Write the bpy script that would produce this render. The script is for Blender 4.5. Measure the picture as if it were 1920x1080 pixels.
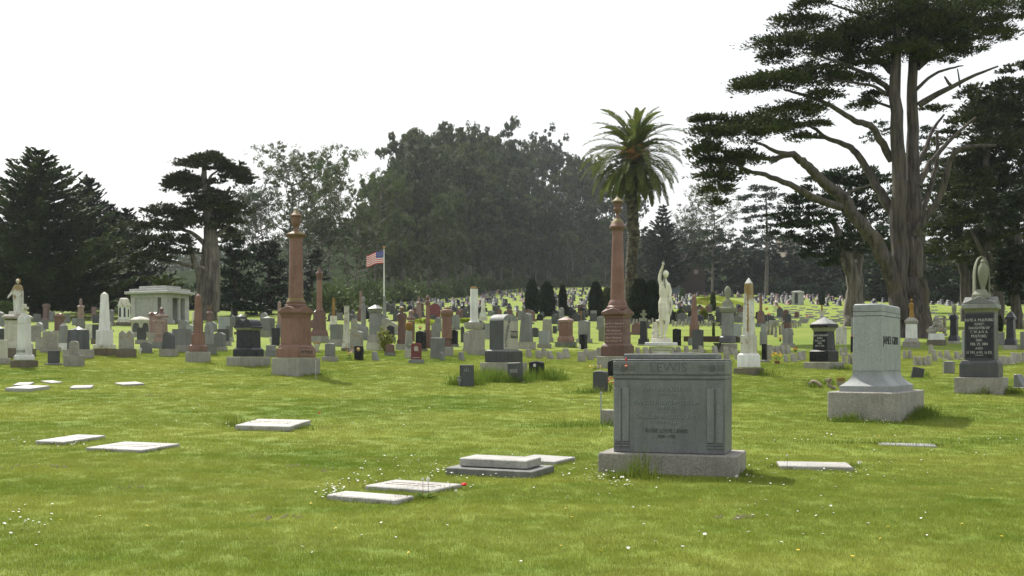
import bpy, bmesh, math, random
import numpy as np
from mathutils import Vector, Matrix, noise as mnoise
for o in list(bpy.data.objects): bpy.data.objects.remove(o)
S = bpy.context.scene; COL = S.collection
R = math.radians
rng = random.Random(7); NR = np.random.RandomState(11)

# ---------------------------------------------------------------- camera, sky, sun, exposure
F = 2000.0; HY = 675.0; CAMZ = 1.6            # focal length in photo pixels, eye-level row, eye height
cd = bpy.data.cameras.new('camera'); cam = bpy.data.objects.new('camera', cd); COL.objects.link(cam)
cam.location = (0, 0, CAMZ); cam.rotation_euler = (R(90), 0, 0)
cd.sensor_width = 36; cd.lens = 36*F/1920; cd.shift_y = (HY-540)/1920; cd.clip_end = 4000; cd.clip_start = .1
S.camera = cam
SUN_EL, SUN_AZ = R(52), math.atan2(-.50, .80)    # azimuth from +Y towards +X
world = bpy.data.worlds.new("World"); S.world = world; world.use_nodes = True
wn = world.node_tree; bg = wn.nodes['Background']
sky = wn.nodes.new('ShaderNodeTexSky'); sky.sky_type = 'NISHITA'; sky.sun_disc = False
sky.sun_elevation = SUN_EL; sky.sun_rotation = SUN_AZ; sky.dust_density = 6; sky.air_density = 1.2
mulv = wn.nodes.new('ShaderNodeMixRGB'); mulv.blend_type = 'MIX'; mulv.inputs[0].default_value = .75
mulv.inputs[2].default_value = (8.7, 8.85, 8.85, 1)        # bright even overcast veil
wn.links.new(sky.outputs[0], mulv.inputs[1]); wn.links.new(mulv.outputs[0], bg.inputs[0])
bg.inputs[1].default_value = .1
sl = bpy.data.lights.new('sun', 'SUN'); sl.energy = 5.0; sl.angle = R(.8); sl.color = (1, .95, .86)
so = bpy.data.objects.new('sun', sl); COL.objects.link(so)
sd = Vector((math.sin(SUN_AZ)*math.cos(SUN_EL), math.cos(SUN_AZ)*math.cos(SUN_EL), math.sin(SUN_EL)))
so.rotation_euler = sd.to_track_quat('Z', 'Y').to_euler(); so.location = (0, 0, 60)
S.view_settings.view_transform = 'Standard'; S.view_settings.look = 'None'
S.view_settings.exposure = .46; S.view_settings.gamma = 1; S.view_settings.use_curve_mapping = False
S.render.engine = 'CYCLES'; cy = S.cycles
cy.use_denoising = True; cy.max_bounces = 6; cy.diffuse_bounces = 3; cy.glossy_bounces = 3; cy.transmission_bounces = 4
cy.volume_bounces = 0; cy.transparent_max_bounces = 4; cy.caustics_reflective = False; cy.caustics_refractive = False
cy.sample_clamp_indirect = 5

# ---------------------------------------------------------------- ground shape
_py = np.array([-200, 0, 14.2, 18, 22, 28, 32, 40, 50, 70, 100, 150, 200, 250, 300, 350, 450, 600, 800, 1500, 4000.])
_pz = np.array([0, 0, 0, .12, .33, .75, 1.05, 1.6, 2.3, 3.6, 5.4, 9.0, 12.8, 17, 21.5, 26, 37, 55, 66, 70, 70.])
_gy = np.linspace(-200, 4000, 8401); _gz = np.interp(_gy, _py, _pz)
_k = np.exp(-(np.arange(-8, 9)/3.5)**2); _k /= _k.sum()
_gz = np.convolve(np.pad(_gz, 8, mode='edge'), _k, 'valid')
def g(X, Y):
    z = np.interp(Y, _gy, _gz)
    t = np.clip((Y-335)/90., 0, 1); t = t*t*(3-2*t)
    z = z + 30*t*np.exp(-((X+15)/75.)**2)*np.exp(-np.clip(Y-450, 0, 1e9)**2/2e4)
    z = z + .03*np.sin(X*.55+Y*.3)*np.sin(Y*.42-X*.2)*np.clip(Y/10, 0, 1)
    return z
def ypix(px, Y): return HY-(g((px-960)*Y/F, Y)-CAMZ)*F/Y
def yd(px, py):
    "distance at which the ground is seen at photo pixel (px, py)"
    Y = 5.0
    while Y < 420 and ypix(px, Y) > py: Y *= 1.01
    a, b = Y/1.01, Y
    for _ in range(20):
        m = (a+b)/2
        if ypix(px, m) > py: a = m
        else: b = m
    return b
def xat(px, Y): return (px-960)*Y/F
def zat(py, Y): return CAMZ+(HY-py)*Y/F

# ---------------------------------------------------------------- materials
def newmat(name):
    m = bpy.data.materials.new(name); m.use_nodes = True; nt = m.node_tree
    b = nt.nodes['Principled BSDF']; return m, nt, b
def N(nt, t, **kw):
    n = nt.nodes.new(t)
    for k, v in kw.items():
        if k[0] == 'i' and k[1:].isdigit(): n.inputs[int(k[1:])].default_value = v
        else: setattr(n, k, v)
    return n
def noise_n(nt, vec, scale, detail=2, rough=.5):
    n = N(nt, 'ShaderNodeTexNoise'); n.inputs['Scale'].default_value = scale; n.inputs['Detail'].default_value = detail
    n.inputs['Roughness'].default_value = rough; nt.links.new(vec, n.inputs['Vector']); return n.outputs[0]
def mixc(nt, fac, a, b, mode='MIX'):
    n = N(nt, 'ShaderNodeMixRGB', blend_type=mode)
    for i, v in ((0, fac), (1, a), (2, b)):
        if isinstance(v, (int, float)): n.inputs[i].default_value = v
        elif isinstance(v, tuple): n.inputs[i].default_value = (*v, 1)
        else: nt.links.new(v, n.inputs[i])
    return n.outputs[0]
def mr(nt, v, a, b, c=0., d=1.):
    n = N(nt, 'ShaderNodeMapRange'); nt.links.new(v, n.inputs[0])
    for i, x in enumerate((a, b, c, d)): n.inputs[i+1].default_value = x
    return n.outputs[0]
def math_n(nt, op, a, b=0.):
    n = N(nt, 'ShaderNodeMath', operation=op)
    for i, v in ((0, a), (1, b)):
        if isinstance(v, (int, float)): n.inputs[i].default_value = v
        else: nt.links.new(v, n.inputs[i])
    return n.outputs[0]
def mapping(nt, vec, sc):
    n = N(nt, 'ShaderNodeMapping'); n.inputs['Scale'].default_value = sc; nt.links.new(vec, n.inputs[0]); return n.outputs[0]

def stone(name, col, spk=.25, rough=.5, stain=.3, lichen=0., lcol=(.30, .15, .02), toplich=0., streak=.2, scale=85, bump=.15, var=.12, spec=.5):
    m, nt, b = newmat(name)
    tc = N(nt, 'ShaderNodeTexCoord'); ob = tc.outputs['Object']; gen = tc.outputs['Generated']
    oi = N(nt, 'ShaderNodeObjectInfo'); rnd = oi.outputs['Random']
    off = N(nt, 'ShaderNodeVectorMath', operation='ADD'); nt.links.new(ob, off.inputs[0])
    cmb = N(nt, 'ShaderNodeCombineXYZ'); r20 = math_n(nt, 'MULTIPLY', rnd, 40.)
    for i in range(3): nt.links.new(r20, cmb.inputs[i])
    nt.links.new(cmb.outputs[0], off.inputs[1]); v = off.outputs[0]
    dark = tuple(c*.35 for c in col); lite = tuple(min(.85, c*1.45+.03) for c in col)
    s1 = mr(nt, noise_n(nt, v, scale, 2, .7), .36, .64)
    c = mixc(nt, s1, tuple(c*(1-spk) for c in col), tuple(min(.9, c*(1+spk)) for c in col))
    s2 = mr(nt, noise_n(nt, v, scale*.3, 2, .6), .35, .68)
    c = mixc(nt, math_n(nt, 'MULTIPLY', s2, spk), c, lite)
    bl = mr(nt, noise_n(nt, v, 2.2, 5, .62), .42, .72)
    c = mixc(nt, math_n(nt, 'MULTIPLY', bl, stain), c, dark)
    st = mr(nt, noise_n(nt, mapping(nt, v, (9, 9, .7)), 1., 4, .6), .47, .72)
    c = mixc(nt, math_n(nt, 'MULTIPLY', st, streak), c, dark)
    st2 = mr(nt, noise_n(nt, mapping(nt, v, (13, 13, .9)), 1.3, 3, .6), .5, .75)
    c = mixc(nt, math_n(nt, 'MULTIPLY', st2, streak*.7), c, lite)
    if lichen > 0:
        ln = noise_n(nt, v, 5.5, 6, .7); lm = mr(nt, ln, .62-lichen*.3, .70-lichen*.25)
        lc = mixc(nt, mr(nt, noise_n(nt, v, 30, 3), .3, .7), lcol, tuple(x*.45+.02 for x in lcol))
        c = mixc(nt, math_n(nt, 'MULTIPLY', lm, .85), c, lc)
    if toplich > 0:
        sp = N(nt, 'ShaderNodeSeparateXYZ'); nt.links.new(gen, sp.inputs[0])
        tm = mr(nt, math_n(nt, 'ADD', sp.outputs[2], math_n(nt, 'MULTIPLY', noise_n(nt, v, 3.5, 5, .7), .9)), 1.45-toplich, 1.62-toplich)
        c = mixc(nt, math_n(nt, 'MULTIPLY', tm, .88), c, mixc(nt, noise_n(nt, v, 22, 3), lcol, (.20, .17, .05)))
    geo = N(nt, 'ShaderNodeNewGeometry'); br = mr(nt, rnd, 0, 1, 1-var, 1+var)
    c = mixc(nt, 1., c, (1, 1, 1), 'MULTIPLY') if False else c
    mu = N(nt, 'ShaderNodeVectorMath', operation='SCALE'); nt.links.new(c, mu.inputs[0]); nt.links.new(br, mu.inputs['Scale'])
    nt.links.new(mu.outputs[0], b.inputs['Base Color'])
    nt.links.new(mr(nt, bl, 0, 1, rough, min(1, rough+.25)), b.inputs['Roughness'])
    b.inputs['Specular IOR Level'].default_value = spec
    bp = N(nt, 'ShaderNodeBump'); bp.inputs['Strength'].default_value = bump; bp.inputs['Distance'].default_value = .02
    nt.links.new(noise_n(nt, v, 26, 6, .7), bp.inputs['Height']); nt.links.new(bp.outputs[0], b.inputs['Normal'])
    return m
M = {}
M['grey'] = stone('grey_granite', (.165, .17, .165), .3, .55, .4, streak=.4, var=.25)
M['pale'] = stone('pale_grey_granite', (.235, .252, .255), .28, .45, .2, streak=.14)
M['rough'] = stone('rough_grey_granite', (.26, .245, .215), .5, .7, .4, streak=.22, bump=.9)
M['dark'] = stone('dark_grey_granite', (.055, .059, .062), .3, .42, .3, streak=.3, spec=.35, var=.2)
M['blue'] = stone('blue_grey_granite', (.132, .141, .144), .3, .42, .35, streak=.3, var=0)
M['black'] = stone('black_polished_granite', (.009, .010, .012), .4, .2, .1, streak=.1, bump=.03, spec=.22)
M['blackw'] = stone('weathered_black_granite', (.016, .018, .023), .4, .26, .1, streak=.5, bump=.05, spec=.28)
M['red'] = stone('red_brown_granite', (.170, .084, .058), .4, .45, .4, streak=.4)
M['redd'] = stone('dark_red_granite', (.118, .058, .045), .4, .42, .4, streak=.4)
M['pink'] = stone('pink_granite', (.22, .145, .125), .3, .5, .3, streak=.3)
M['redp'] = stone('red_polished_granite', (.12, .014, .014), .3, .18, .1, streak=.05, bump=.03)
M['marble'] = stone('white_marble', (.60, .61, .58), .08, .5, .3, streak=.3)
M['marblel'] = stone('lichened_white_marble', (.52, .51, .44), .08, .65, .35, lichen=.25, lcol=(.30, .15, .03), streak=.45)
M['marblet'] = stone('marble_with_orange_lichen_top', (.56, .56, .52), .08, .65, .3, toplich=.36, lichen=.22, lcol=(.28, .15, .03), streak=.5)
M['statue'] = stone('statue_marble', (.66, .64, .52), .05, .6, .12, toplich=.12, lcol=(.32, .25, .04), streak=.3)
M['greyl'] = stone('grey_stone_with_lichen', (.25, .25, .22), .2, .7, .35, lichen=.3, lcol=(.33, .17, .02))
M['moss'] = stone('mossy_grey_stone', (.19, .20, .145), .2, .75, .35, lichen=.15, lcol=(.20, .17, .04))
M['redmoss'] = stone('red_granite_with_green_moss', (.145, .078, .052), .3, .6, .3, toplich=.35, lcol=(.13, .12, .025))
M['orange'] = stone('orange_lichen', (.25, .14, .03), .25, .85, .55, streak=.5, bump=.6)
M['conc'] = stone('weathered_concrete_base', (.28, .27, .24), .18, .7, .4, streak=.3, bump=.4)
M['concd'] = stone('brown_stained_concrete', (.125, .105, .075), .2, .75, .4, streak=.3, lichen=.1, bump=.4)
M['lime'] = stone('cream_limestone', (.40, .385, .32), .1, .65, .35, streak=.35)
M['mauso'] = stone('mausoleum_marble', (.34, .345, .325), .08, .6, .25, streak=.35, scale=60)
M['slab'] = stone('pale_flat_marker_granite', (.30, .292, .275), .4, .5, .6, streak=0, bump=.15)
M['slabd'] = stone('grey_flat_marker_granite', (.27, .27, .265), .25, .42, .2, streak=0)
M['shell'] = stone('carved_fragment_stone', (.30, .25, .19), .25, .8, .6, lichen=.1, bump=.9)

def plain(name, col, rough=.6, metal=0., emit=None):
    m, nt, b = newmat(name); b.inputs['Base Color'].default_value = (*col, 1); b.inputs['Roughness'].default_value = rough
    b.inputs['Metallic'].default_value = metal
    n = noise_n(nt, N(nt, 'ShaderNodeTexCoord').outputs['Object'], 12, 4)
    nt.links.new(mixc(nt, n, tuple(c*.75 for c in col), tuple(min(1, c*1.2) for c in col)), b.inputs['Base Color']); return m
M['metal'] = plain('galvanised_metal', (.35, .37, .37), .4, .6)
M['rust'] = plain('rusty_metal', (.12, .06, .03), .8)
M['white'] = plain('white_paint', (.75, .75, .75), .5)
M['gold'] = plain('gilded_ball', (.45, .25, .05), .4, .5)
M['void'] = plain('dark_door_and_opening_shade', (.02, .028, .028), .4)
M['carved'] = plain('carved_letter_shade', (.045, .050, .050), .8)
M['carvedl'] = plain('pale_cut_lettering', (.235, .27, .28), .7)
M['lett'] = plain('white_cut_lettering', (.48, .48, .46), .7)
M['lettr'] = plain('pink_cut_lettering', (.50, .40, .36), .7)
M['petr'] = plain('red_petals', (.6, .01, .015), .6); M['pety'] = plain('yellow_petals', (.85, .55, .01), .6)
M['petw'] = plain('white_petals', (.8, .8, .76), .6); M['petp'] = plain('pink_petals', (.75, .3, .35), .6)
M['pot'] = plain('terracotta_pot', (.17, .07, .03), .8)
M['gem'] = plain('bronze_emblem', (.5, .36, .16), .4, .4)
M['soil'] = plain('dry_clippings', (.085, .080, .030), .95)
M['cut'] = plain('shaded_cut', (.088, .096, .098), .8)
M['strip'] = stone('lit_blue_grey_granite', (.165, .176, .180), .25, .5, .3, streak=.4, var=0)  # paler copy of the blue granite: bluish light put into the colour

def leafmat(name, c1, c2, c3, trans=.25, s=.35):
    m, nt, b = newmat(name); tc = N(nt, 'ShaderNodeTexCoord').outputs['Object']
    a = mr(nt, noise_n(nt, tc, s, 4, .6), .35, .65); f = mr(nt, noise_n(nt, tc, s*9, 2, .6), .4, .75)
    c = mixc(nt, a, c1, c2); c = mixc(nt, math_n(nt, 'MULTIPLY', f, .6), c, c3)
    oi = N(nt, 'ShaderNodeObjectInfo')
    hs = N(nt, 'ShaderNodeHueSaturation'); nt.links.new(c, hs.inputs['Color'])
    nt.links.new(mr(nt, oi.outputs['Random'], 0, 1, .485, .512), hs.inputs['Hue']); nt.links.new(mr(nt, oi.outputs['Random'], 0, 1, .85, 1.2), hs.inputs['Value'])
    c = hs.outputs[0]
    nt.links.new(c, b.inputs['Base Color']); b.inputs['Roughness'].default_value = .7; b.inputs['Specular IOR Level'].default_value = .25
    tr = N(nt, 'ShaderNodeBsdfTranslucent'); nt.links.new(c, tr.inputs[0])
    mx = N(nt, 'ShaderNodeMixShader', i0=trans); nt.links.new(b.outputs[0], mx.inputs[1]); nt.links.new(tr.outputs[0], mx.inputs[2])
    nt.links.new(mx.outputs[0], nt.nodes['Material Output'].inputs[0]); return m
M['cyp'] = leafmat('cypress_foliage', (.013, .030, .011), (.038, .058, .018), (.110, .100, .032), .15, .5)
M['cypd'] = leafmat('dark_cypress_foliage', (.010, .026, .013), (.022, .040, .018), (.040, .055, .022), .15, .5)
M['cypy'] = leafmat('yellowish_cypress_foliage', (.022, .042, .016), (.045, .062, .020), (.11, .105, .035), .2, .4)
M['pine'] = leafmat('pine_foliage', (.018, .040, .016), (.046, .072, .024), (.100, .120, .038), .25, .5)
M['euc'] = leafmat('eucalyptus_foliage', (.016, .038, .013), (.060, .092, .032), (.20, .20, .08), .35, .16)  # palest tone puts sunlit mottling into the leaf colour
M['eucd'] = leafmat('dark_eucalyptus_foliage', (.013, .031, .012), (.038, .062, .024), (.11, .12, .045), .3, .12)
M['yew'] = leafmat('yew_foliage', (.010, .022, .012), (.018, .032, .016), (.030, .042, .020), .1, 1.2)
M['frond'] = leafmat('palm_fronds', (.040, .072, .013), (.090, .120, .022), (.21, .20, .05), .35, .8)
M['hedge'] = leafmat('golden_hedge_leaves', (.16, .22, .02), (.30, .34, .03), (.42, .42, .05), .3, 1)
M['shrub'] = leafmat('shrub_leaves', (.10, .14, .02), (.20, .22, .03), (.30, .28, .05), .35, 2)
M['bush'] = leafmat('bush_leaves', (.035, .06, .018), (.06, .09, .025), (.11, .13, .04), .25, .6)
M['dgrass'] = leafmat('tall_grass_blades', (.07, .13, .015), (.12, .19, .02), (.22, .24, .05), .4, 3)

def barkmat(name, c1, c2, sc=3., moss=0.):
    m, nt, b = newmat(name); tc = N(nt, 'ShaderNodeTexCoord').outputs['Object']
    n1 = noise_n(nt, mapping(nt, tc, (sc, sc, sc*.12)), 1.6, 6, .65)
    c = mixc(nt, mr(nt, n1, .35, .65), c1, c2)
    if moss: c = mixc(nt, math_n(nt, 'MULTIPLY', mr(nt, noise_n(nt, tc, .7, 4, .7), .5, .65), moss), c, (.10, .085, .02))
    nt.links.new(c, b.inputs['Base Color']); b.inputs['Roughness'].default_value = .9
    bp = N(nt, 'ShaderNodeBump'); bp.inputs['Strength'].default_value = 1; bp.inputs['Distance'].default_value = .12
    nt.links.new(n1, bp.inputs['Height']); nt.links.new(bp.outputs[0], b.inputs['Normal']); return m
M['bark'] = barkmat('cypress_bark', (.022, .019, .017), (.110, .093, .082), 3.2, .3)
M['barkg'] = barkmat('grey_cypress_bark', (.050, .043, .037), (.21, .185, .16), 3)
M['barke'] = barkmat('eucalyptus_bark', (.07, .06, .052), (.19, .17, .15), 1.5)
M['barkd'] = barkmat('dark_bark', (.035, .028, .022), (.10, .08, .065), 2)

# palm trunk with diamond leaf scars
m, nt, b = newmat('palm_trunk_bark'); tc = N(nt, 'ShaderNodeTexCoord').outputs['Object']
vo = N(nt, 'ShaderNodeTexVoronoi'); vo.inputs['Scale'].default_value = 4.; nt.links.new(mapping(nt, tc, (1, 1, 1.9)), vo.inputs['Vector'])
c = mixc(nt, mr(nt, vo.outputs['Distance'], .05, .6), (.075, .058, .040), (.014, .010, .007))
c = mixc(nt, mr(nt, noise_n(nt, tc, 3, 4), .4, .7), c, (.13, .12, .07)); nt.links.new(c, b.inputs['Base Color'])
b.inputs['Roughness'].default_value = .9
bp = N(nt, 'ShaderNodeBump'); bp.invert = True; bp.inputs['Distance'].default_value = .15; nt.links.new(vo.outputs['Distance'], bp.inputs['Height']); nt.links.new(bp.outputs[0], b.inputs['Normal'])
M['palmt'] = m

# lawn: the same colour field drives the soil sheet and the blades on it
def lawn_color(nt):
    pos = N(nt, 'ShaderNodeNewGeometry').outputs['Position']
    sep = N(nt, 'ShaderNodeSeparateXYZ'); nt.links.new(pos, sep.inputs[0])
    a = mr(nt, noise_n(nt, mapping(nt, pos, (.13, .34, .2)), 1., 4, .55), .36, .64)
    f = mr(nt, noise_n(nt, mapping(nt, pos, (.32, .9, .7)), 1.1, 4, .6), .46, .74)
    c = mixc(nt, a, (.150, .203, .024), (.256, .282, .052))
    c = mixc(nt, math_n(nt, 'MULTIPLY', f, .42), c, (.30, .30, .085))
    d = mr(nt, noise_n(nt, mapping(nt, pos, (.35, .9, .3)), 1.3, 4, .6), .54, .70)
    c = mixc(nt, math_n(nt, 'MULTIPLY', d, .5), c, (.085, .165, .012))
    fn = mr(nt, noise_n(nt, mapping(nt, pos, (14, 14, 14)), 1.5, 3, .7), .3, .7)
    c = mixc(nt, .2, c, mixc(nt, fn, (.35, .35, .35), (1.35, 1.35, 1.2)), 'MULTIPLY')
    return c, sep.outputs[1], pos
m, nt, b = newmat('lawn_ground'); c, yy, pos = lawn_color(nt)
c = mixc(nt, 1., c, (.74, .84, .66), 'MULTIPLY')
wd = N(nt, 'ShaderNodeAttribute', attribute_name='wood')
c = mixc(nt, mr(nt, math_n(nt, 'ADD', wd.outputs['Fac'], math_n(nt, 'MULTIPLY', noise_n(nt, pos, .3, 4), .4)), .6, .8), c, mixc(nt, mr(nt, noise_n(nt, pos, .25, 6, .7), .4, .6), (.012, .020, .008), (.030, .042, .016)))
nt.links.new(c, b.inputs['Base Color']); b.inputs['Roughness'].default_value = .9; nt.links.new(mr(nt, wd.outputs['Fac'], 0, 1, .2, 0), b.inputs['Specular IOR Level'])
bp = N(nt, 'ShaderNodeBump'); bp.inputs['Strength'].default_value = .8; bp.inputs['Distance'].default_value = .08
nt.links.new(noise_n(nt, mapping(nt, pos, (6, 6, 6)), 2, 6, .7), bp.inputs['Height']); nt.links.new(bp.outputs[0], b.inputs['Normal'])
M['lawn'] = m
m, nt, b = newmat('lawn_blades'); c, yy, pos = lawn_color(nt)
oi = N(nt, 'ShaderNodeObjectInfo')
b.inputs['Roughness'].default_value = .55; b.inputs['Specular IOR Level'].default_value = .3
c2 = N(nt, 'ShaderNodeHueSaturation'); nt.links.new(c, c2.inputs['Color']); nt.links.new(mr(nt, oi.outputs['Random'], 0, 1, 1.08, 1.28), c2.inputs['Value'])
nt.links.new(c2.outputs[0], b.inputs['Base Color'])
tr = N(nt, 'ShaderNodeBsdfTranslucent'); nt.links.new(c2.outputs[0], tr.inputs[0])
mx = N(nt, 'ShaderNodeMixShader', i0=.35); nt.links.new(b.outputs[0], mx.inputs[1]); nt.links.new(tr.outputs[0], mx.inputs[2])
nt.links.new(mx.outputs[0], nt.nodes['Material Output'].inputs[0]); M['blade'] = m

# ---------------------------------------------------------------- object helpers
def link(name, me, mat=None, parent=None, loc=None):
    o = bpy.data.objects.new(name, me); COL.objects.link(o)
    if mat is not None and me is not None and hasattr(me, 'materials') and not me.materials: me.materials.append(M[mat] if isinstance(mat, str) else mat)
    if parent is not None: o.parent = parent
    if loc is not None: o.location = loc
    return o
def tag(o, label=None, cat=None, group=None, kind=None):
    if label: o['label'] = label
    if cat: o['category'] = cat
    if group: o['group'] = group
    if kind: o['kind'] = kind
    return o
def empty(name, loc, rz=0.):
    o = bpy.data.objects.new(name, None); COL.objects.link(o); o.location = loc; o.rotation_euler = (0, 0, rz); o.empty_display_size = .3; return o
def finish(bm, name, bevel=0., smooth=True, ang=32):
    bmesh.ops.remove_doubles(bm, verts=bm.verts, dist=1e-5)
    bmesh.ops.recalc_face_normals(bm, faces=bm.faces)
    if bevel > 0:
        ed = [e for e in bm.edges if len(e.link_faces) == 2 and e.calc_face_angle(0) > R(40)]
        if ed: bmesh.ops.bevel(bm, geom=ed, offset=bevel, segments=1, affect='EDGES', clamp_overlap=True)
    me = bpy.data.meshes.new(name); bm.to_mesh(me); bm.free()
    if smooth and len(me.polygons):
        me.polygons.foreach_set('use_smooth', [True]*len(me.polygons)); me.set_sharp_from_angle(angle=R(ang))
    return me
def npmesh(name, V, Fq, smooth=False):
    V = np.asarray(V, dtype=np.float32); Fq = np.asarray(Fq, dtype=np.int32); k = Fq.shape[1]
    me = bpy.data.meshes.new(name); me.vertices.add(len(V)); me.vertices.foreach_set('co', V.ravel())
    me.loops.add(Fq.size); me.loops.foreach_set('vertex_index', Fq.ravel())
    me.polygons.add(len(Fq)); me.polygons.foreach_set('loop_start', np.arange(0, Fq.size, k, dtype=np.int32))
    me.polygons.foreach_set('loop_total', np.full(len(Fq), k, dtype=np.int32))
    if smooth: me.polygons.foreach_set('use_smooth', np.ones(len(Fq), dtype=bool))
    me.update(); return me
def block(bm, w, d, z0, z1, f=None, rise=0., nu=1, nv=1, tw=1., td=None, ox=0., oy=0.):
    "box with a tapered body and a top surface z1 + rise*f(u,v)"
    td = tw if td is None else td
    top = {}; bot = {}
    for i in range(nu+1):
        for j in range(nv+1):
            u, v = -1+2*i/nu, -1+2*j/nv
            zt = z1+(rise*f(u, v) if f else 0)
            top[i, j] = bm.verts.new((ox+u*w/2*tw, oy+v*d/2*td, zt))
            if i in (0, nu) or j in (0, nv): bot[i, j] = bm.verts.new((ox+u*w/2, oy+v*d/2, z0))
    for i in range(nu):
        for j in range(nv): bm.faces.new((top[i, j], top[i+1, j], top[i+1, j+1], top[i, j+1]))
    for i in range(nu):
        for j in (0, nv): bm.faces.new((bot[i, j], bot[i+1, j], top[i+1, j], top[i, j]))
    for j in range(nv):
        for i in (0, nu): bm.faces.new((bot[i, j], bot[i, j+1], top[i, j+1], top[i, j]))
    per = [bot[i, 0] for i in range(nu+1)]+[bot[nu, j] for j in range(1, nv+1)]+[bot[i, nv] for i in range(nu-1, -1, -1)]+[bot[0, j] for j in range(nv-1, 0, -1)]
    bm.faces.new(per)
def loft(bm, prof, n=4, dl=0., ox=0., oy=0.):
    "prof: (width, z) bottom to top. n=4: square section with depth = width + dl; otherwise round"
    rings = []
    for w, z in prof:
        w = max(w, .002)
        if n == 4:
            a, b_ = w/2, max(.002, (w+dl)/2)
            pts = [(-a, -b_), (a, -b_), (a, b_), (-a, b_)]
        else:
            pts = [(w/2*math.cos(2*math.pi*(k+.5)/n), w/2*math.sin(2*math.pi*(k+.5)/n)) for k in range(n)]
        rings.append([bm.verts.new((ox+x, oy+y, z)) for x, y in pts])
    for a, b_ in zip(rings, rings[1:]):
        for k in range(len(a)): bm.faces.new((a[k], a[(k+1) % len(a)], b_[(k+1) % len(a)], b_[k]))
    bm.faces.new(rings[0]); bm.faces.new(rings[-1])
TOPS = {
 'flat': None,
 'arch': lambda u, v: math.sqrt(max(0, 1-u*u)),
 'low': lambda u, v: 1-u*u,
 'gable': lambda u, v: 1-abs(u),
 'serp': lambda u, v: .5+.5*math.cos(math.pi*u),
 'goth': lambda u, v: (1-abs(u)**1.7)**.8,
 'shoulder': lambda u, v: math.sqrt(max(0, 1-(u/.72)**2)) if abs(u) < .72 else 0,
 'hip': lambda u, v: 1-max(abs(u), abs(v)),
 'cross4': lambda u, v: max(1-abs(u), 1-abs(v)),
 'arc4': lambda u, v: max(1-u*u, 1-v*v),
 'rough': lambda u, v: .5+.5*math.sin(u*9+1)*math.cos(u*23),
 'slant': lambda u, v: (1+v)/2,
 'dip': lambda u, v: abs(u)**1.5,
 'twin': lambda u, v: 1-abs(abs(u)-.5)*2,
}
class Place:
    "stands a thing on the ground where the photograph shows its lowest front corner"
    def __init__(s, px, py, phi, Wpx=0., dl=0.):
        s.Y = yd(px, py); s.s = s.Y/F; s.px = px; s.py = py; s.phi = R(phi)
        s.az = math.atan((px-960)/F); s.yaw = -(s.phi+s.az)
        s.w = s.width(Wpx, dl); d = s.w+dl*s.s
        Yc = s.Y+.5*(s.w*abs(math.sin(s.phi))+d*math.cos(s.phi))*.9
        X = xat(px, Yc); s.loc = (X, Yc, float(g(xat(px, s.Y), s.Y)))
    def width(s, Wpx, dl=0.):
        c, sn = math.cos(s.phi), abs(math.sin(s.phi)); return max(.004, (Wpx-dl*sn)/(c+sn)*s.s)
    def z(s, py): return (s.py-py)*s.s
def monument(name, label, cat, px, py, phi, parts, dl=0., group=None, bev=None):
    """parts: (part name, material, section, [(width px, y px), ...bottom to top]) with section 's' square, 'r' round;
       or (part, material, 'hf:<top>', (width px, y bottom, y top, rise px[, taper]))"""
    W = max(p[3][0][0] if isinstance(p[3], list) else p[3][0] for p in parts)
    P = Place(px, py, phi, W, dl); t = tag(empty(name, P.loc, P.yaw), label, cat, group)
    bev = (.012 if P.Y < 45 else 0) if bev is None else bev
    for i, pt in enumerate(parts):
        pn, mat, sec, pr = pt[:4]; ox = pt[4]*P.s if len(pt) > 4 else 0.
        bm = bmesh.new(); low = .25 if i == 0 else .0
        if sec in 'sr' or sec == 'o':
            if sec == 's': prof = [(P.width(w, dl), P.z(y)) for w, y in pr]
            else: prof = [(w*P.s, P.z(y)) for w, y in pr]
            if low: prof = [(prof[0][0], prof[0][1]-low)]+prof
            loft(bm, prof, 4 if sec == 's' else (8 if sec == 'o' else 20), dl*P.s, ox)
        else:
            tp = sec[3:]; w, y0, y1, rise = pr[:4]; tw = pr[4] if len(pr) > 4 else 1.
            ww = P.width(w, dl)
            block(bm, ww, ww+dl*P.s, P.z(y0)-low, P.z(y1), TOPS[tp], rise*P.s, 14 if tp not in ('hip',) else 8, 14 if tp in ('arc4', 'cross4') else (8 if tp == 'hip' else 1), tw, ox=ox)
        me = finish(bm, pn, bev if sec != 'r' else 0)
        link(pn, me, mat, t)
    return t, P

# ---------------------------------------------------------------- ground sheet
ys = np.concatenate([np.arange(-60, 0, 10), np.arange(0, 60, .75), np.arange(60, 140, 2), np.arange(140, 460, 5), np.arange(460, 1600, 40)]); us = np.linspace(-1, 1, 141)
YY, UU = np.meshgrid(ys, us, indexing='ij'); XX = UU*(np.maximum(YY, 0)*.95+45)
V = np.stack([XX, YY, g(XX, YY)], -1).reshape(-1, 3); nx = len(us); i, j = np.meshgrid(np.arange(len(ys)-1), np.arange(nx-1), indexing='ij'); q = (i*nx+j).ravel()
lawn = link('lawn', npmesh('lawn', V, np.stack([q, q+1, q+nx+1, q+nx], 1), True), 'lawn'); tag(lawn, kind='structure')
TLX = [-3000, 560, 620, 660, 700, 760, 800, 860, 900, 950, 1000, 1060, 1120, 1200, 1450, 1580, 1650, 1750, 1900, 5000]; TLY = [132, 132, 134, 148, 170, 192, 207, 227, 272, 302, 320, 328, 340, 268, 258, 240, 200, 182, 172, 172]
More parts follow.
